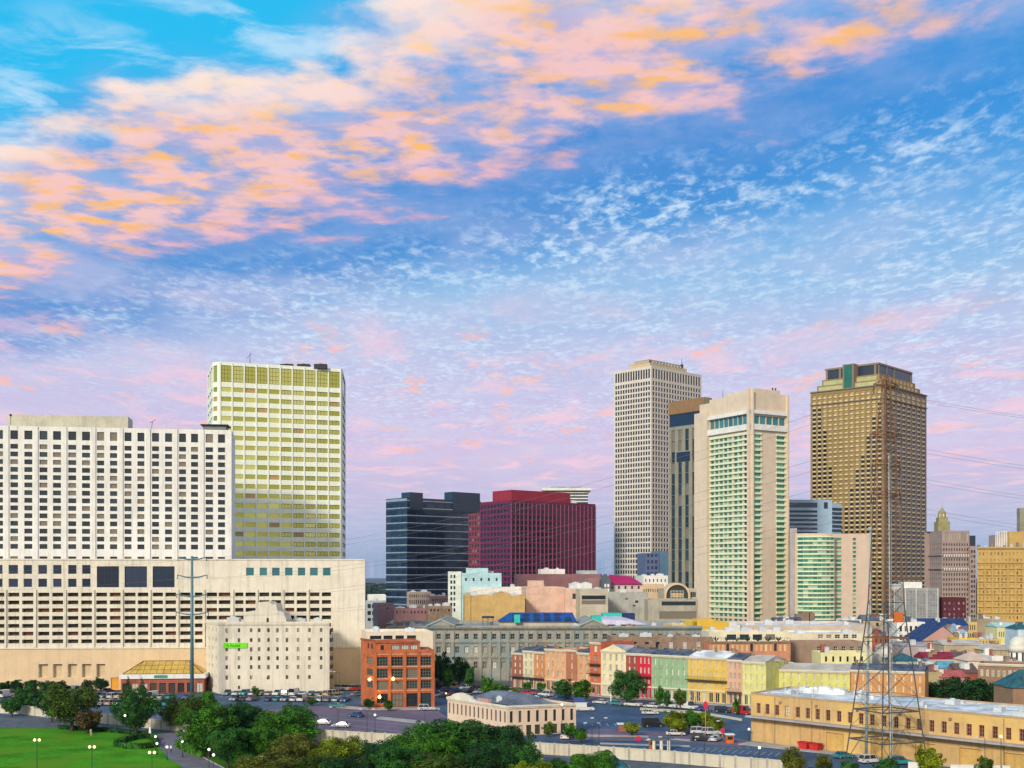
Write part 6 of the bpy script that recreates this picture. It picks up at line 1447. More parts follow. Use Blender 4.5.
def pole_power():
    D = 372; x, y = PT(192, D); t = empty('transmission_pole', (x, y, 0)); m = mat('blue_green_steel', (0.10,0.22,0.26), rough=0.5, metal=0.2, var=0.1)
    tag(t, 'tall blue green tubular transmission pole with four pairs of arms before the podium', 'transmission pole'); zt_ = gz(556, D)
    q = MB(); q.tube((0,0,0), (0,0,zt_), 0.62, 0.36, 12); q.build('shaft', m, t, True); tips = []
    for yy, w in ((558, 4.4), (576, 4.6), (595, 4.8), (613, 5.0)):
        z = gz(yy, D)
        for s_ in (-1, 1):
            q = MB(); a = (0,0,z-0.5); mid_ = (s_*w*0.5, 0.2, z-0.3); e_ = (s_*w, 0.3, z+0.35); q.tube(a, mid_, 0.26, 0.22, 6); q.tube(mid_, e_, 0.22, 0.14, 6); o = q.build('arm', m, t)
            q = MB(); q.tube(e_, (e_[0], e_[1], z-0.9), 0.10, n=5)
            for j in range(4): q.tube((e_[0], e_[1], z+0.2-j*0.28), (e_[0], e_[1], z+0.12-j*0.28), 0.2, n=6)
            q.build('insulator', M_dark, o); tips.append((x+e_[0], y+e_[1], z-0.9))
    return tips
TIP = pole_power()
def cable(label, a, c, sag, r_=0.03, grp='overhead power cables'):
    q = MB(); n = 24; o_ = Vector(a); pts = []
    for k in range(n+1):
        t = k/n; p = [a[i]+(c[i]-a[i])*t for i in range(3)]; p[2] -= sag*4*t*(1-t); pts.append((p[0]-a[0], p[1]-a[1], p[2]-a[2]))
    for u, v in zip(pts[:-1], pts[1:]): q.tube(u, v, r_, n=4, caps=False)
    o = q.build('power_cable', mat('grey_cable', (0.16,0.15,0.18)), None); o.location = a; tag(o, label, 'cable', grp)
LV = ['topmost', 'second', 'third', 'lowest']
for k in range(4):
    for s_ in (0, 1):
        cable(f"{LV[k]} {'left' if s_ == 0 else 'right'} hand power cable sagging between tubular pole and lattice pylon", TIP[k*2+s_], ARM[k*2+s_], 6)
        e_ = (ARM[k*2+s_][0]+210, ARM[k*2+s_][1]-10, ARM[k*2+s_][2]-6); cable(f"{LV[k]} {'left' if s_ == 0 else 'right'} hand power cable running from the pylon off the right edge", ARM[k*2+s_], e_, 9)
    cable(f"{LV[k]} power cable from the tubular pole off the left edge", TIP[k*2], (TIP[k*2][0]-190, TIP[k*2][1]-20, TIP[k*2][2]+2), 5)
# slim pale pole beside the pylon
x, y = PT(866, 244); q = MB(); q.tube((0,0,0), (0.9,0,gz(531, 244)), 0.3, 0.2, 8); q.tube((0.9,0,gz(531, 244)), (0.9,0,gz(527, 244)), 0.45, 0.45, 8); o = q.build('steel_pole', mat('pale_teal_steel', (0.34,0.42,0.44)), None, True); o.location = (x, y, 0); tag(o, 'slim pale steel pole with a white cap just left of the lattice pylon', 'pole')

# ---------------------------------------------------------------- lamps
M_pole = mat('dark_green_lamp_post', (0.03,0.05,0.05), rough=0.5)
M_globe = mat('lit_globe', (1,0.9,0.6), emit=(1.0,0.78,0.30), es=1.5); M_globew = mat('white_lit_globe', (1,1,0.9), emit=(1.0,0.90,0.72), es=1.1)
LP = {}
def lampmesh(kind, h):
    key = (kind, round(h, 1))
    if key in LP: return LP[key]
    q = MB(); q.tube((0,0,0), (0,0,0.7), 0.16, 0.12, 8); q.tube((0,0,0.7), (0,0,h), 0.085, 0.055, 6); hd = []
    if kind == 'twin': q.tube((-0.45,0,h-0.1), (0.45,0,h-0.1), 0.04, n=5); hd = [(-0.45,0,h+0.1), (0.45,0,h+0.1)]
    elif kind == 'globe': hd = [(0,0,h+0.2)]
    elif kind == 'cobra': q.tube((0,0,h-0.05), (-1.4,0,h+0.25), 0.05, n=5); q.tube((0,0,h-0.05), (1.4,0,h+0.25), 0.05, n=5); hd = [(-1.5,0,h+0.25), (1.5,0,h+0.25)]
    elif kind == 'arm': q.tube((0,0,h-0.05), (-1.6,0,h+0.25), 0.05, n=5); hd = [(-1.7,0,h+0.25)]
    me = q.mesh('post', M_pole)
    g = MB(); 
    if kind in ('twin', 'globe'): g.sphere((0,0,0), 0.28, 10)
    else: g.hexa([(-.42,-.16,-.08),(.42,-.16,-.08),(.42,.16,-.08),(-.42,.16,-.08)], [(-.3,-.12,.1),(.3,-.12,.1),(.3,.12,.1),(-.3,.12,.1)])
    LP[key] = (me, g, hd); return LP[key]
HG = {}
def lamp(label, px0, py0, ytop, kind, lit=True, D=None, grp='street lamps'):
    D = D or gd(py0); x, y = PT(px0, D); h = gz(ytop, D); t = empty('street_lamp', (x, y, 0)); tag(t, label, 'street lamp', grp)
    me, g, hd = lampmesh(kind, h); link('post', me, t)
    gm = (M_globe if lit == 1 else M_globew) if lit else M_unit
    kk = (kind in ('twin', 'globe'), gm.name)
    if kk not in HG: HG[kk] = g.mesh('lamp_head', gm)
    for p in hd: link('lamp_head', HG[kk], t, p)
lamp('twin globe park lamp nearest the left edge of the lawn', 37, 771, 740.5, 'twin'); lamp('twin globe park lamp in the middle of the lawn', 92, 776, 747.5, 'twin'); lamp('twin globe park lamp beside the winding path', 152, 781, 753, 'twin')
for k, (a, c, y0, lab) in enumerate(((155.5, 750, 737.5, 'single globe lamp at the top of the path, behind two others'), (157, 755, 744.5, 'single globe lamp left of the path bend'), (167, 760, 748, 'single globe lamp standing in the path bend'), (182.5, 757, 742.5, 'single globe lamp against the bushes right of the path'), (209, 772, 750.5, 'single globe lamp in front of the big green tree'), (213.5, 780, 756, 'single globe lamp low beneath the big green tree'), (261, 778, 757.5, 'single globe lamp at the bottom under the ochre bushes'), (125, 746, 716.5, 'single globe lamp behind the dark green lawn tree'))):
    lamp(lab, a, c, y0, 'globe', 2, grp='park path lamps')
for a, c, y0, kd, lt, lab in ((338, 735, 708, 'arm', 0, 'unlit street lamp left of the mauve road in front of the brick warehouse'), (367, 737, 710, 'cobra', 0, 'unlit twin arm lamp standing in the mauve road'), (425, 736, 709, 'cobra', 0, 'unlit twin arm lamp right of the mauve road by the trees'), (375, 733, 716, 'globe', 2, 'short white globe lamp beside the mauve road'), (592, 745, 724, 'cobra', 0, 'twin arm parking lot lamp left of its near twin'), (599, 747, 719, 'cobra', 0, 'twin arm parking lot lamp right of its near twin'), (562, 736, 705.5, 'globe', 1, 'lit globe lamp at the right end of the pink pavilion'), (704.5, 765, 738, 'cobra', 0, 'twin arm lamp standing at the bottom edge below the parked cars'), (668.5, 762, 738, 'arm', 0, 'single arm lamp behind the floodwall near the kiosks'), (656, 757, 741, 'arm', 0, 'single arm lamp just left of the floodwall lamp pair'), (759.5, 770, 749, 'globe', 2, 'white lit lamp before the corner of the ochre warehouse'), (1001, 779, 737.5, 'globe', 1, 'bright lit lamp against the right part of the ochre warehouse'), (985, 775, 738, 'arm', 0, 'unlit arm lamp just left of the bright warehouse lamp'), (725.5, 741, 722, 'arm', 0, 'dark lamp post beside the red kiosk sign'), (695.5, 709, 697, 'cobra', 0, 'dark twin arm lamp in front of the golden townhouse'), (749, 742, 730, 'globe', 2, 'short pale lamp at the left corner of the ochre warehouse'), (534, 766, 742, 'arm', 0, 'single arm lamp in front of the floodwall beside the big trees'), (446, 699, 694, 'globe', 1, 'warm lit lamp at the right side of the brick warehouse')):
    lamp(lab, a, c, y0, kd, lt)
for a, c, y0, lab in ((336, 695, 672, 'dark pole left of its neighbour beside the blank podium end'), (339.5, 695, 672.5, 'dark pole right of its neighbour beside the blank podium end')):
    lamp(lab, a, c, y0, 'arm', 0)
x, y = PT(611, 352); q = MB(); q.tube((0,0,0), (0,0,gz(676, 352)), 0.22, 0.16, 8); o = q.build('flagpole', M_white, None); o.location = (x, y, 0); tag(o, 'plain white pole standing in front of the tree by the cream gable', 'pole')
# red sign, kiosks and booth in the lot
def signpost(label, px0, pyb, yt, m, w, hgt, nm='sign'):
    D = gd(pyb); x, y = PT(px0, D); t = empty(nm, (x, y, 0)); tag(t, label, 'sign'); h = gz(yt, D)
    q = MB(); q.tube((0,0,0), (0,0,h), 0.09, n=6); q.build('post', mat('orange_pole', (0.6,0.3,0.12)), t)
    q = MB(); n = 8; pts = [(w/2*math.cos(R(45*k+22.5)), h-hgt/2+hgt/2*math.sin(R(45*k+22.5))) for k in range(n)]
    q.poly([(a, -0.15, c) for a, c in pts]); q.poly([(a, -0.08, c) for a, c in pts][::-1])
    for k in range(n): a, c = pts[k], pts[(k+1) % n]; q.quad((c[0],-0.15,c[1]), (a[0],-0.15,a[1]), (a[0],-0.08,a[1]), (c[0],-0.08,c[1]))
    q.build('sign_board', m, t)
M_red = mat('signal_red', (0.62,0.02,0.06), var=0.1)
signpost('tall red octagonal sign on an orange pole behind the yellow green trees', 705.5, 738, 701, M_red, 1.1, 1.9)
signpost('low red sign beside the orange ticket booth', 722.5, 737, 728, M_red, 1.1, 1.2); signpost('small red sign in the middle of the mauve crossing', 638.5, 741, 736, M_red, 1.2, 1.2)
def booth(label, px0, pyb, w, h, m):
    x, y = G(px0, pyb); t = empty('ticket_booth', (x, y, 0)); tag(t, label, 'booth', None)
    q = MB(); q.box(-w/2, -w/2, 0, w/2, w/2, h); q.build('cabin', m, t); q = MB(); q.box(-w/2-.25, -w/2-.25, h, w/2+.25, w/2+.25, h+0.18); q.build('roof', M_white, t)
    q = MB(); q.box(-w/2+.2, -w/2-.03, h*0.45, w/2-.2, -w/2-.003, h*0.85); q.build('window', G_dark, t)
booth('orange ticket booth at the right end of the parked cars', 729.5, 743, 1.6, 1.9, mat('orange_safety_paint', ())); booth('red orange booth beside the white columned shelter', 652, 748.5, 1.3, 1.9, mat('orange_safety_paint', ()))
booth('red brick attendant hut left of the round yellow tree', 622, 731, 2.0, 1.7, M_brickr)
x, y = G(661, 750); t = empty('shelter', (x, y, 0)); tag(t, 'small shelter on thick white columns under a flat dark roof', 'shelter')
for s_ in (-1.6, 0, 1.6): q = MB(); q.tube((s_,-0.6,0), (s_,-0.6,2.6), 0.36, n=10); q.build('column', M_cream, t)
q = MB(); q.box(-2.6,-1.6,2.6,2.6,1.6,2.85); q.build('roof', M_roofd, t)
x, y = G(150, 738); t = empty('monument', (x, y, 0)); tag(t, 'slim white monument at the far edge of the lawn by the path', 'monument'); q = MB(); q.box(-0.5,-0.5,0,0.5,0.5,0.5); q.build('plinth', M_pave, t); q = MB(); q.hexa([(-.3,-.3,.5),(.3,-.3,.5),(.3,.3,.5),(-.3,.3,.5)], [(-.14,-.14,2.6),(.14,-.14,2.6),(.14,.14,2.6),(-.14,.14,2.6)]); q.build('shaft', M_white, t)

# ---------------------------------------------------------------- vehicles
M_body = mat('car_paint', (1,1,1), objcol=True, rough=0.3, var=0.02, spec=0.6); M_tyre = mat('tyre_rubber', (0.02,0.02,0.02)); M_head = mat('headlight_glass', (0.8,0.8,0.75), rough=0.2); M_tail = mat('tail_light_red', (0.4,0.01,0.01), rough=0.3)
M_cglass = mat('car_glass', (0.015,0.02,0.03), rough=0.08, spec=0.7)
def carmeshes(kind):
    L, W_, hb, ht = {'sedan': (4.6, 1.8, 0.85, 1.42), 'suv': (4.8, 1.95, 1.0, 1.78), 'van': (5.6, 2.05, 1.15, 2.35), 'pickup': (5.4, 1.95, 1.0, 1.8)}[kind]
    q = MB(); x0, x1 = -L/2, L/2
    nose = {'sedan': 0.62, 'suv': 0.82, 'van': 0.95, 'pickup': 0.85}[kind]
    prof = [(x0, 0.32), (x0+0.05, hb-0.12), (x0+0.25, hb), (x1-1.25, hb), (x1-0.15, nose+0.05), (x1, nose-0.12), (x1, 0.32)]
    for s_, y0 in ((0, -W_/2), (1, W_/2)):
        q.poly([(a, y0, c) for a, c in (prof if s_ else prof[::-1])])
    n = len(prof)
    for i in range(n):
        a, c = prof[i], prof[(i+1) % n]; q.quad((a[0],-W_/2,a[1]), (c[0],-W_/2,c[1]), (c[0],W_/2,c[1]), (a[0],W_/2,a[1]))
    body = q.mesh('body', M_body)
    cab = {'sedan': (-1.75, 0.95, -1.15, 0.2), 'suv': (-2.3, 1.1, -2.1, 0.35), 'van': (-2.7, 1.9, -2.65, 1.1), 'pickup': (-0.4, 1.3, -0.3, 0.55)}[kind]
    q = MB(); w1, w2 = W_/2-0.04, W_/2-0.22; q.hexa([(cab[0],-w1,hb),(cab[1],-w1,hb),(cab[1],w1,hb),(cab[0],w1,hb)], [(cab[2],-w2,ht-0.06),(cab[3],-w2,ht-0.06),(cab[3],w2,ht-0.06),(cab[2],w2,ht-0.06)]); cabm = q.mesh('windows', M_cglass)
    q = MB(); w3 = w2+0.015; q.hexa([(cab[2]-.03,-w3,ht-0.06),(cab[3]+.03,-w3,ht-0.06),(cab[3]+.03,w3,ht-0.06),(cab[2]-.03,w3,ht-0.06)], [(cab[2]+.1,-w3+.1,ht),(cab[3]-.12,-w3+.1,ht),(cab[3]-.12,w3-.1,ht),(cab[2]+.1,w3-.1,ht)])
    if kind == 'van':
        q.hexa([(-2.66,-w1-.01,hb+.02),(0.7,-w1-.01,hb+.02),(0.7,w1+.01,hb+.02),(-2.66,w1+.01,hb+.02)], [(-2.62,-w2-.02,ht-.05),(0.6,-w2-.02,ht-.05),(0.6,w2+.02,ht-.05),(-2.62,w2+.02,ht-.05)])
    elif kind != 'pickup':
        for xx in (cab[2]+0.05, (cab[2]+cab[3])/2, cab[3]-0.05):   # pillars
            for s_ in (-1, 1): q.tube((xx, s_*(w2+0.01), ht-0.06), (xx+(xx-(cab[2]+cab[3])/2)*0.35, s_*(w1+0.01), hb), 0.05, n=4)
    roof = q.mesh('roof', M_body)
    q = MB(); q.tube((0,-0.11,0), (0,0.11,0), 0.33, n=12); wheel = q.mesh('wheel', M_tyre); q = MB(); q.tube((0,-0.12,0), (0,0.12,0), 0.19, n=10); rim = q.mesh('rim', M_metal)
    q = MB(); q.box(-0.03,-0.2,-0.09,0.03,0.2,0.09); hl = q.mesh('headlight', M_head); q = MB(); q.box(-0.03,-0.16,-0.12,0.03,0.16,0.12); tl = q.mesh('tail_light', M_tail)
    return dict(L=L, W=W_, body=body, cab=cabm, roof=roof, wheel=wheel, rim=rim, hl=hl, tl=tl, nose=nose, hb=hb)
CM = {k: carmeshes(k) for k in ('sedan', 'suv', 'van', 'pickup')}
def car(x, y, rz, kind, colr, label, grp):
    c = CM[kind]; t = empty('parked_car' if kind != 'van' else 'parked_van', (x, y, 0.03), rz); tag(t, label, 'van' if kind == 'van' else 'car', grp)
    link('body', c['body'], t, color=colr); link('windows', c['cab'], t); link('roof', c['roof'], t, color=colr)
    for sx in (-1, 1):
        for sy in (-1, 1): w = link('wheel', c['wheel'], t, (sx*c['L']*0.31, sy*(c['W']/2-0.1), 0.33)); link('rim', c['rim'], w)
    for sy in (-1, 1): link('headlight', c['hl'], t, (c['L']/2+0.01, sy*(c['W']/2-0.35), c['nose']-0.22)); link('tail_light', c['tl'], t, (-c['L']/2-0.01, sy*(c['W']/2-0.25), c['hb']-0.25))
PAINT = {'white': (0.62,0.62,0.62,1), 'silver': (0.5,0.52,0.54,1), 'black': (0.02,0.02,0.025,1), 'dark blue': (0.03,0.07,0.22,1), 'red': (0.45,0.02,0.02,1), 'grey': (0.2,0.21,0.22,1), 'teal': (0.03,0.25,0.28,1), 'beige': (0.45,0.38,0.26,1)}
rc = random.Random(77)
CW = ['white','white','white','silver','silver','black','grey','dark blue','red','white','beige','teal']
KW = ['sedan','sedan','suv','suv','van','pickup']
def row(where, P0, P1, n, face, miss=0.12, grp=None):
    """n bays from photo point P0 to P1 on the ground; face = heading relative to the row"""
    A, B_ = G(*P0), G(*P1); ang = math.atan2(B_[1]-A[1], B_[0]-A[0]); k = 0
    for i in range(n):
        if rc.random() < miss: continue
        p = lerp(A, B_, (i+0.5)/n); kd, cl = rc.choice(KW), rc.choice(CW); k += 1
        car(p[0]+rc.uniform(-.15,.15), p[1]+rc.uniform(-.3,.3), ang+R(face)+rc.uniform(-.04,.04)+(math.pi if rc.random() < 0.3 else 0), kd, PAINT[cl], f"{cl} {kd}, {ORD[k-1]} from left in the {where}", grp or where)
row('far car row at the podium foot', (4, 691.2), (112, 692.5), 13, 75)
row('middle car row before the podium', (2, 697), (200, 699), 24, 80); row('near car row beside the floodwall', (0, 703.5), (200, 706), 24, 78, 0.25)
row('far row before the white hotel', (224, 695.0), (332, 695.5), 13, 82); row('near row before the white hotel', (232, 700.5), (358, 701.5), 15, 80, 0.25)
row('row beside the blank podium end', (334, 689.5), (361, 690.5), 4, 70, 0); row('short row left of the brick warehouse', (332, 694.5), (361, 696), 4, 75, 0.1)
row('far row right of the brick warehouse', (438, 688), (482, 689.5), 4, 60, 0); row('near row right of the brick warehouse', (438, 696.5), (476, 698), 4, 60, 0.1); row('middle row right of the brick warehouse', (438, 692.3), (486, 693.5), 4, 60, 0.1)
row('kerb line of the left rowhouses', (488, 691.0), (590, 700), 6, 0, 0.1); row('kerb line of the cream and crimson rowhouses', (592, 703.3), (660, 708.3), 4, 0, 0.0); row('kerb line of the golden and salmon rowhouses', (662, 706.9), (752, 715), 5, 0, 0.0)
row('lot row between pink pavilion and rowhouses', (500, 697.5), (590, 704), 5, 0, 0.2); row('thin row under the yellow green trees', (640, 727), (665, 727), 1, 10, 0)
for px0, py0, kd, cl, rz, lab in ((584, 711, 'van', 'white', 5, 'white van parked just right of the pink pavilion'), (582, 705.5, 'van', 'dark blue', 5, 'dark blue van behind the white van by the pavilion'), (675.5, 735.5, 'sedan', 'white', -4, 'white sedan alone left of the white off-roader'), (700, 734, 'suv', 'white', -3, 'white off-roader beside the orange sign pole'), (711, 734.8, 'suv', 'silver', -3, 'silver off-roader touching the end of the yellow trees'), (702, 741, 'suv', 'black', -10, 'black off-roader in front of the white off-roader'), (716, 741, 'sedan', 'white', 60, 'white sedan beside the black off-roader'), (322, 724.5, 'sedan', 'white', 170, 'white sedan driving on the mauve road left of the lamp'), (341, 727.3, 'sedan', 'silver', 170, 'silver sedan following on the mauve road'), (566, 738.5, 'pickup', 'white', 80, 'white pickup behind the small tree beside the pavilion'), (337, 707.5, 'sedan', 'teal', 0, 'teal sedan at the kerb left of the brick warehouse'), (427, 710.5, 'suv', 'silver', 0, 'silver off-roader at the kerb before the brick warehouse'), (6, 712, 'van', 'red', 0, 'red van behind the floodwall at the left edge'), (18, 712.5, 'sedan', 'dark blue', 0, 'dark blue sedan beside the red van at the left edge'), (871, 763, 'suv', 'white', 20, 'white off-roader at the left foot of the pylon'), (900, 764.5, 'suv', 'teal', 10, 'teal off-roader between the pylon legs'), (844, 758, 'sedan', 'teal', 15, 'teal sedan left of the lattice pylon base'), (1012, 758+14, 'pickup', 'red', 15, 'red pickup at the lower right corner'), (356, 717, 'sedan', 'dark blue', 150, 'dark blue sedan crossing the mauve road junction'), (650, 714.5, 'sedan', 'white', 0, 'white sedan alone on the open asphalt near the round tree')):
    x, y = G(px0, py0); car(x, y, R(rz), kd, PAINT[cl], lab, 'vehicles about the lots')

# ---------------------------------------------------------------- trees
def leafmat():
    m = bpy.data.materials.new('leaves'); m.use_nodes = True; T = NT(m.node_tree); out = T.n('ShaderNodeOutputMaterial'); b = T.n('ShaderNodeBsdfPrincipled')
    oc = T.n('ShaderNodeObjectInfo').outputs['Color']; g = T.n('ShaderNodeNewGeometry'); ri = g.outputs['Random Per Island']
    nz = T.noise(g.outputs['Position'], 0.45, 3, 0.6)
    f = T.math('MULTIPLY', T.rng(ri, 0, 1, 0.45, 1.55, False), T.rng(nz, 0.36, 0.64, 0.45, 1.6))
    c = T.mix(1.0, oc, T.n('ShaderNodeCombineColor', in_0=f, in_1=f, in_2=f).outputs[0], 'MULTIPLY')
    c = T.mix(T.rng(T.noise(g.outputs['Position'], 0.25, 2), 0.5, 0.7, 0, 0.2), c, (0.14, 0.13, 0.02, 1))
    T.set(b, 'Base Color', c); T.set(b, 'Roughness', 0.8); T.set(b, 'Specular IOR Level', 0.15)
    tr = T.n('ShaderNodeBsdfTranslucent', in_Color=c); mx = T.n('ShaderNodeMixShader', in_0=0.3, in_1=b.outputs[0], in_2=tr.outputs[0]); T.t.links.new(mx.outputs[0], out.inputs[0]); return m
M_leaf = leafmat(); M_bark = mat('bark', (0.07,0.05,0.035), var=0.3, scale=2)
def crown(seed, nl, nq, ls, conifer=False):
    rr = random.Random(seed); q = MB(); lobes = []
    for i in range(nl):
        while True:
            p = Vector((rr.uniform(-1,1), rr.uniform(-1,1), rr.uniform(-0.8,1)))
            if 0.15 < p.length < 1: break
        p = p.normalized()*rr.uniform(0.50, 0.82); p.z *= 0.9; lobes.append((p, rr.uniform(0.20, 0.36)))
    for _ in range(nl//2):
        d = Vector((rr.gauss(0,1), rr.gauss(0,1), rr.gauss(0,.8)+0.2)).normalized(); lobes.append((d*rr.uniform(0.84, 1.0), rr.uniform(0.09, 0.17)))
    lobes.append((Vector((0,0,-0.1)), 0.66)); lobes.append((Vector((0,0,-0.35)), 0.6))
    if conifer: lobes = [(Vector((rr.uniform(-.1,.1), rr.uniform(-.1,.1), -0.8+1.7*i/11)), 0.62*(1-i/13)) for i in range(12)]
    tot = sum(r_*r_ for _, r_ in lobes)
    for p, r_ in lobes:
        for _ in range(int(nq*r_*r_/tot)):
            d = Vector((rr.gauss(0,1), rr.gauss(0,1), rr.gauss(0,1)+0.25)).normalized(); c = p+d*r_*rr.uniform(0.72, 1.08)
            nrm = (d+Vector((rr.gauss(0,.5), rr.gauss(0,.5), rr.gauss(0,.5)+0.3))).normalized(); u = nrm.orthogonal().normalized(); v = nrm.cross(u); a = rr.uniform(0, 6.28)
            u, v = u*math.cos(a)+v*math.sin(a), v*math.cos(a)-u*math.sin(a); s_ = ls*rr.uniform(0.6, 1.35)
            q.poly([tuple(c+u*s_), tuple(c+v*s_*0.75), tuple(c-u*s_*0.9), tuple(c-v*s_*0.7)])
    return q.mesh('crown', M_leaf)
def trunk(seed):
    rr = random.Random(seed); q = MB()      # unit tree: height 1 to crown centre
    q.tube((0,0,-0.02), (0.02,0.01,0.35), 0.075, 0.05, 8); q.tube((0.02,0.01,0.35), (0,0.02,0.75), 0.05, 0.035, 7)
    for k in range(7):
        a = k*0.9+rr.uniform(-.3,.3); z = rr.uniform(0.32, 0.6); r_ = rr.uniform(0.35, 0.7); e = (r_*math.cos(a), r_*math.sin(a), z+rr.uniform(.3,.6)); m_ = (r_*.45*math.cos(a), r_*.45*math.sin(a), z+.14)
        q.tube((0.01,0.01,z-.04), m_, 0.032, 0.022, 5); q.tube(m_, e, 0.022, 0.007, 5)
    return q.mesh('trunk', M_bark)
CR_B = [crown(s, 24, 17000, 0.032) for s in (1, 2, 3, 4, 5)]; CR_M = [crown(s, 18, 5200, 0.055) for s in (11, 12, 13)]; CR_S = [crown(s, 11, 1700, 0.09) for s in (21, 22, 23)]; CR_C = [crown(31, 12, 1400, 0.06, True)]
TR = [trunk(s) for s in (1, 2, 3)]
TG = {'olive': (0.075,0.125,0.018,1), 'green': (0.060,0.185,0.014,1), 'dark green': (0.022,0.085,0.022,1), 'deep green': (0.036,0.13,0.022,1), 'yellow green': (0.19,0.24,0.012,1), 'ochre': (0.12,0.13,0.02,1), 'brown': (0.11,0.08,0.03,1)}
ti = 0
def tree(label, px0, pyb, wpx, ytop, colr, grp=None, zlow=0.10, D=None, size=None, kind='tree'):
    global ti
    D = D or gd(pyb); x, y = PT(px0, D); h = gz(ytop, D); r_ = wpx/2/F*D; ti += 1
    t = empty('tree' if kind == 'tree' else kind, (x, y, 0), ti*1.7); tag(t, label, 'tree' if kind == 'tree' else kind.replace('_', ' '), grp)
    lo = h*zlow; cz = (h+lo)/2; sz = (h-lo)/2
    px_w = wpx; lst = CR_B if px_w > 34 else CR_M if px_w > 17 else CR_S
    me = CR_C[0] if kind == 'conifer' else lst[ti % len(lst)]
    o = link('crown', me, t, (0, 0, cz), color=TG[colr]); o.scale = (r_*1.0, r_*1.0, sz*1.0)
    o2 = link('trunk', TR[ti % 3], t); o2.scale = (min(r_, cz*1.1), min(r_, cz*1.1), cz)
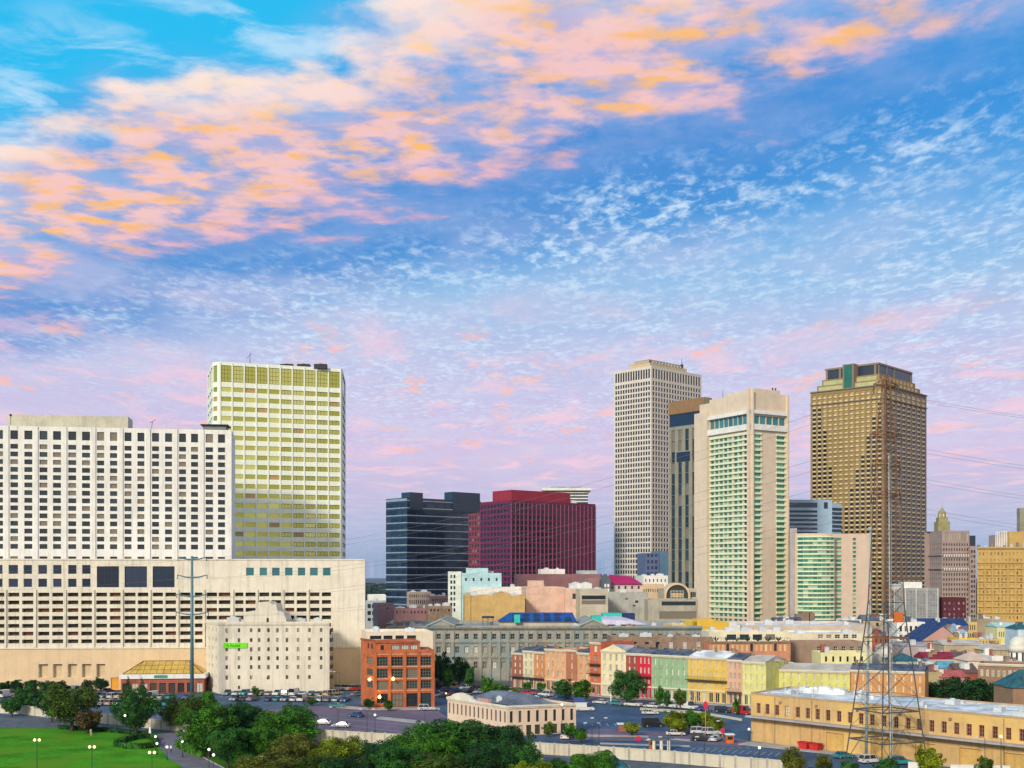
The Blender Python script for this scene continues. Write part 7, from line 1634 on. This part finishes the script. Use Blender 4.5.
TREES = [
 ('brown green oak on the left of the lawn with a wide crown', 72, 731, 56, 678, 'olive'), ('low brown bush like tree at the right foot of the lawn oak', 88, 733, 34, 706, 'brown'), ('thin green tree behind the lawn oak on its left side', 31, 713, 32, 684, 'deep green'),
 ('dark round tree right of the lawn oak', 135, 735, 48, 685.5, 'deep green'), ('olive tree between dark round tree and transmission pole', 181, 731, 44, 690, 'olive'), ('green tree just right of the transmission pole base', 207, 722, 26, 689, 'green'),
 ('biggest bright green tree beside the path bend', 208, 757, 62, 701, 'green'), ('very dark green tree between two bright green ones', 240, 751, 50, 696, 'dark green'), ('broad green tree in front of the white hotel car rows', 284, 757, 74, 706, 'green'), ('green tree with crown top just under the parked cars', 296, 742, 44, 700.5, 'deep green'),
 ('ochre leaved tree below the green ones', 298, 775, 58, 731, 'ochre'), ('yellow green tree in front of the pale floodwall panels', 343, 777, 62, 735, 'yellow green'), ('large ochre green shrub tree at the bottom left of centre', 266, 784, 64, 750, 'ochre'), ('dark tree at the bottom left of the tree belt', 378, 780, 50, 738, 'dark green'),
 ('bright green tree leading the big central clump', 412, 771, 66, 727, 'green'), ('largest dark green tree in the central clump', 462, 768, 84, 712, 'deep green'), ('broad dark tree at the right end of the central clump', 504, 770, 62, 722, 'dark green'), ('green tree at the back of the central clump', 436, 757, 54, 718, 'green'),
 ('low olive bush tree under the central clump', 430, 790, 74, 752, 'olive'), ('low yellow green tree at the bottom by the slate booth', 528, 792, 52, 757, 'yellow green'), ('green tree at the bottom left of the teal kiosk', 592, 782, 50, 747, 'green'), ('dark low tree at the bottom between booth and kiosk', 556, 790, 40, 758, 'deep green'),
 ('small olive tree at the right corner of the pink pavilion', 570, 740, 17, 721, 'green'), ('small bright tree right of the pink pavilion', 581, 743, 18, 727, 'green'), ('thin tree before the pavilion windows', 549, 737, 15, 721, 'olive'),
 ('round yellow green tree alone in the parking lot', 632, 736, 20, 720.5, 'yellow green'), ('left yellow green tree of the parking lot cluster', 673, 733, 24, 709, 'yellow green'), ('middle green tree of the parking lot cluster', 690, 731, 24, 709, 'green'), ('low yellow green tree in front of the parking lot cluster', 680, 735, 20, 717, 'yellow green'), ('right yellow green tree of the parking lot cluster', 716, 733, 20, 716, 'yellow green'), ('yellow green tree touching the red octagonal sign pole', 704, 730.5, 18, 710, 'yellow green'),
 ('full green tree in front of the cream gabled townhouse', 627, 706, 38, 667.5, 'deep green'), ('green street tree in front of the peach townhouse', 564, 700, 26, 678, 'deep green'), ('green street tree in front of the pale orange townhouse', 582, 702, 26, 678, 'green'), ('bright street tree in front of the ivory and orange townhouses', 541, 692, 12, 681, 'green'), ('bright street tree at the feet of the cream green shuttered house', 527, 691.5, 12, 681, 'green'),
 ('yellow green tree between lot and pavilion roof', 498, 704, 24, 681, 'green'), ('olive tree left of it above the pavilion parapet', 487, 700, 15, 672, 'green'), ('small yellowish tree behind the pavilion roof', 514, 701, 14, 687, 'yellow green'),
 ('green street tree before the mint green house', 660, 707, 11, 685, 'green'), ('autumn tinted street tree before the golden house', 680, 709, 15, 686, 'olive'), ('slim street tree at the salmon house', 736, 715, 8, 697, 'green'), ('street tree left of the mint green house', 667, 708, 9, 690, 'deep green'),
 ('dark tree against the stone custom house, leftmost', 441, 688, 24, 649, 'dark green'), ('dark tree against the stone custom house, second from left', 459, 687, 24, 655, 'dark green'), ('lighter tree in front of the dark custom house trees', 448, 690, 14, 667, 'green'), ('small green tree right of the dark custom house trees', 470, 690, 12, 663, 'deep green'),
 ('leafy tree at the brick warehouse corner', 369, 709, 15, 698, 'deep green'), ('small bright tree before the brick warehouse doors', 388, 711, 13, 699.5, 'green'),
 ('leftmost oak of the dark row behind the ochre warehouse', 936, 704, 28, 677, 'dark green'), ('second oak of the dark row behind the ochre warehouse', 956, 704, 34, 675, 'dark green'), ('third oak of the dark row behind the ochre warehouse', 978, 705, 34, 676.5, 'dark green'), ('rightmost oak of the dark row behind the ochre warehouse', 998, 707, 28, 681, 'dark green'),
 ('brown tree at the bottom in front of the warehouse corner', 793, 780, 26, 745, 'ochre'), ('small yellow brown tree right of the brown warehouse tree', 824, 784, 20, 752, 'ochre'), ('yellow green tree at the right foot of the pylon', 929, 780, 30, 742, 'yellow green'), ('low dark shrub tree between the pylon legs', 887, 782, 30, 757, 'deep green'), ('olive tree at the lower right corner', 986, 784, 22, 755, 'olive'), ('small green tree left of the pylon base', 850, 784, 22, 758, 'green'),
 ('small tree before the white hotel wall near the vent', 256, 699, 10, 686, 'green'), ('hedge high tree left of the parked cars at the lot edge', 312, 706, 12, 697, 'deep green')]
for a in TREES: tree(*a)
for k, (px0, wp_, yt) in enumerate(((3, 18, 680), (17, 18, 679), (31, 20, 679), (46, 18, 679), (60, 16, 680), (88, 14, 679), (101, 18, 675.5))):
    tree(f"dark clipped tree, {ORD[k]} from left in the line along the podium base", px0, 693, wp_, yt, 'dark green', 'clipped trees along the podium', 0.15)
tree('left small cone shaped conifer before the entrance pavilion', 128, 696, 14, 676, 'dark green', 'conifers by the pavilion', 0.05, kind='conifer'); tree('right small cone shaped conifer before the entrance pavilion', 142, 696, 13, 677, 'dark green', 'conifers by the pavilion', 0.05, kind='conifer')
# oval clipped hedge on the lawn, shrub hedges
def hedge(label, pts, h, w, colr, closed=False):
    o_ = pts[0]; rr = random.Random(len(pts)); q = MB(); seg = list(zip(pts, pts[1:]+([pts[0]] if closed else [])))
    if not closed: seg = seg[:len(pts)-1]
    for a, c in seg:
        L = dist(a, c); n = int(L*70)
        for _ in range(n):
            p = lerp(a, c, rr.random()); p = Vector((p[0]+rr.uniform(-w/2,w/2)-o_[0], p[1]+rr.uniform(-w/2,w/2)-o_[1], rr.uniform(0.05, h))); d = Vector((rr.gauss(0,1), rr.gauss(0,1), rr.gauss(0,1)+0.8)).normalized(); u = d.orthogonal().normalized()*0.22; v = d.cross(u)
            q.poly([tuple(p+u), tuple(p+v), tuple(p-u), tuple(p-v)])
        q.obox((a[0]-o_[0], a[1]-o_[1]), (c[0]-o_[0], c[1]-o_[1]), -w/2+0.15, w/2-0.15, 0, h-0.12)
    o = q.build('hedge', M_leaf, None); o.location = (o_[0], o_[1], 0); o.color = TG[colr]; tag(o, label, 'hedge')
ov = [G(116, 746.5), G(128, 748.6), G(142, 748.8), G(154, 747.5), G(155.5, 743), G(153, 739.5), G(146, 738.2), G(136, 739.5), G(124, 742)]
hedge('clipped dark hedge drawn round an oval bed on the lawn', ov, 1.2, 1.3, 'deep green', True)
hedge('low bushes along the right edge of the winding path', [G(180, 747), G(190, 752), G(205, 757)], 1.5, 2.2, 'green'); hedge('dark hedge line behind the lawn along the track bed', [G(60, 729), G(110, 732), G(150, 736.5)], 1.0, 1.2, 'dark green')
hedge('low green shrubs inside the yard between pylon and lot', [G(806, 776), G(850, 780), G(900, 784)], 1.6, 2.4, 'deep green')
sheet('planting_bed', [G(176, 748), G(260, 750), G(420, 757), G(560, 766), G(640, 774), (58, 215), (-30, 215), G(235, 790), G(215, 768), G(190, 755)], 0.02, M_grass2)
# far woods on the horizon
rr = random.Random(99); q = MB()
for k in range(2600):
    D = rr.uniform(1100, 3200); px0 = rr.uniform(-80, 1100); x = gx(px0, D); h = rr.uniform(8, 16)+(5 if D > 2000 else 0); r_ = rr.uniform(7, 14)
    for j in range(7):
        a = rr.uniform(0, 6.28); d = Vector((math.cos(a), math.sin(a), rr.uniform(0.1, 0.9))).normalized(); p = Vector((x, D, h*0.45))+Vector((d.x*r_, d.y*r_, d.z*h*0.55)); u = d.orthogonal().normalized()*r_*0.55; v = d.cross(u)
        q.poly([tuple(p+u), tuple(p+v*0.8), tuple(p-u), tuple(p-v*0.8)])
o = q.build('far_woods', M_leaf, None); o.color = (0.03, 0.07, 0.05, 1); tag(o, 'band of distant treetops along the horizon behind the towers', 'woods', None, 'stuff')
for px0, w, yt, lab in ((597, 16, 567, 'distant clump of tall trees seen between burgundy block and white skyscraper'),):
    tree(lab, px0+7, 0, w, yt, 'dark green', None, 0.05, D=1050)
# ---------------------------------------------------------------- a few people
def person(label, px0, pyb, rz, shirt, trousers):
    x, y = G(px0, pyb); me = bpy.data.meshes.new('person')
    V = [(0,0,.95),(0,0,1.2),(0,0,1.42),(0,0,1.52),(0,0,1.66),(-.1,0,.9),(-.12,.04,.5),(-.12,-.02,.08),(-.12,.12,.04),(.1,0,.9),(.12,-.12,.5),(.12,-.22,.1),(.12,-.1,.04),(-.2,0,1.4),(-.25,.02,1.12),(-.24,.1,.88),(.2,0,1.4),(.25,-.02,1.12),(.24,.1,.9)]
    E = [(0,1),(1,2),(2,3),(3,4),(0,5),(5,6),(6,7),(7,8),(0,9),(9,10),(10,11),(11,12),(2,13),(13,14),(14,15),(2,16),(16,17),(17,18)]
    Rr = [.14,.14,.15,.06,.11,.09,.065,.045,.04,.09,.065,.045,.04,.065,.045,.03,.065,.045,.03]
    me.from_pydata(V, E, []); o = bpy.data.objects.new('person', me); COL.objects.link(o)
    md = o.modifiers.new('skin', 'SKIN'); sub = o.modifiers.new('sub', 'SUBSURF'); sub.levels = 1; sub.render_levels = 1
    for i, r_ in enumerate(Rr): me.skin_vertices[0].data[i].radius = (r_, r_*0.8)
    me.skin_vertices[0].data[0].use_root = True
    dg = bpy.context.evaluated_depsgraph_get(); me2 = bpy.data.meshes.new_from_object(o.evaluated_get(dg)); bpy.data.objects.remove(o)
    me2.materials.clear()
    for m in (mat('skin', (0.45,0.26,0.18)), shirt, trousers): me2.materials.append(m)
    for p in me2.polygons: z = p.center.z; p.material_index = 0 if z > 1.5 else 1 if z > 0.92 else 2
    o = bpy.data.objects.new('person', me2); COL.objects.link(o); o.location = (x, y, 0.05); o.rotation_euler = (0, 0, rz); tag(o, label, 'person')
person('person in a purple top standing at the head of the path', 163, 748, 0.4, mat('purple_shirt', (0.30,0.05,0.35)), mat('dark_trousers', (0.03,0.03,0.05)))
person('person in a white top walking on the winding path', 171, 753, 2.8, M_white, mat('dark_trousers', ()))
person('person in pale clothes standing on the lawn under the brown oak', 91, 736, 1.0, mat('cream_shirt', (0.6,0.55,0.4)), mat('cream_shirt', ()))
# more crowns closing the belt along the bottom
for a in [('dark rounded tree filling the gap left of the central clump', 396, 790, 60, 742, 'deep green'), ('green tree between the two biggest crowns of the central clump', 440, 775, 56, 728, 'green'), ('dark low tree at the foot of the largest central tree', 484, 786, 64, 742, 'dark green'), ('deep green tree under the broad dark one at the right end', 515, 782, 50, 737, 'deep green'),
          ('bright green tree right below the biggest lawn side tree', 228, 768, 44, 722, 'deep green'), ('olive low tree right of the ochre leaved one', 318, 786, 50, 752, 'olive'), ('green tree filling under the broad hotel side tree', 262, 764, 50, 722, 'green'), ('dark green bush tree left of the path at the bottom', 345, 792, 60, 755, 'dark green'),
          ('deep green tree at the far left edge before the lot', 12, 716, 26, 694, 'deep green'), ('dark green tree beside the left edge of the floodwall oaks', 52, 722, 30, 690, 'deep green')]: tree(*a)

# thin dawn air
q = MB(); q.box(-12500, -400, -1.2, 12500, 14500, 200)
mh = bpy.data.materials.new('air'); mh.use_nodes = True; T = NT(mh.node_tree); T.t.links.new(T.n('ShaderNodeVolumePrincipled', in_Color=(0.55, 0.72, 0.95, 1), in_Density=0.00003, in_Anisotropy=0.2).outputs[0], T.n('ShaderNodeOutputMaterial').inputs['Volume'])
q.build('haze', mh)['kind'] = 'stuff'
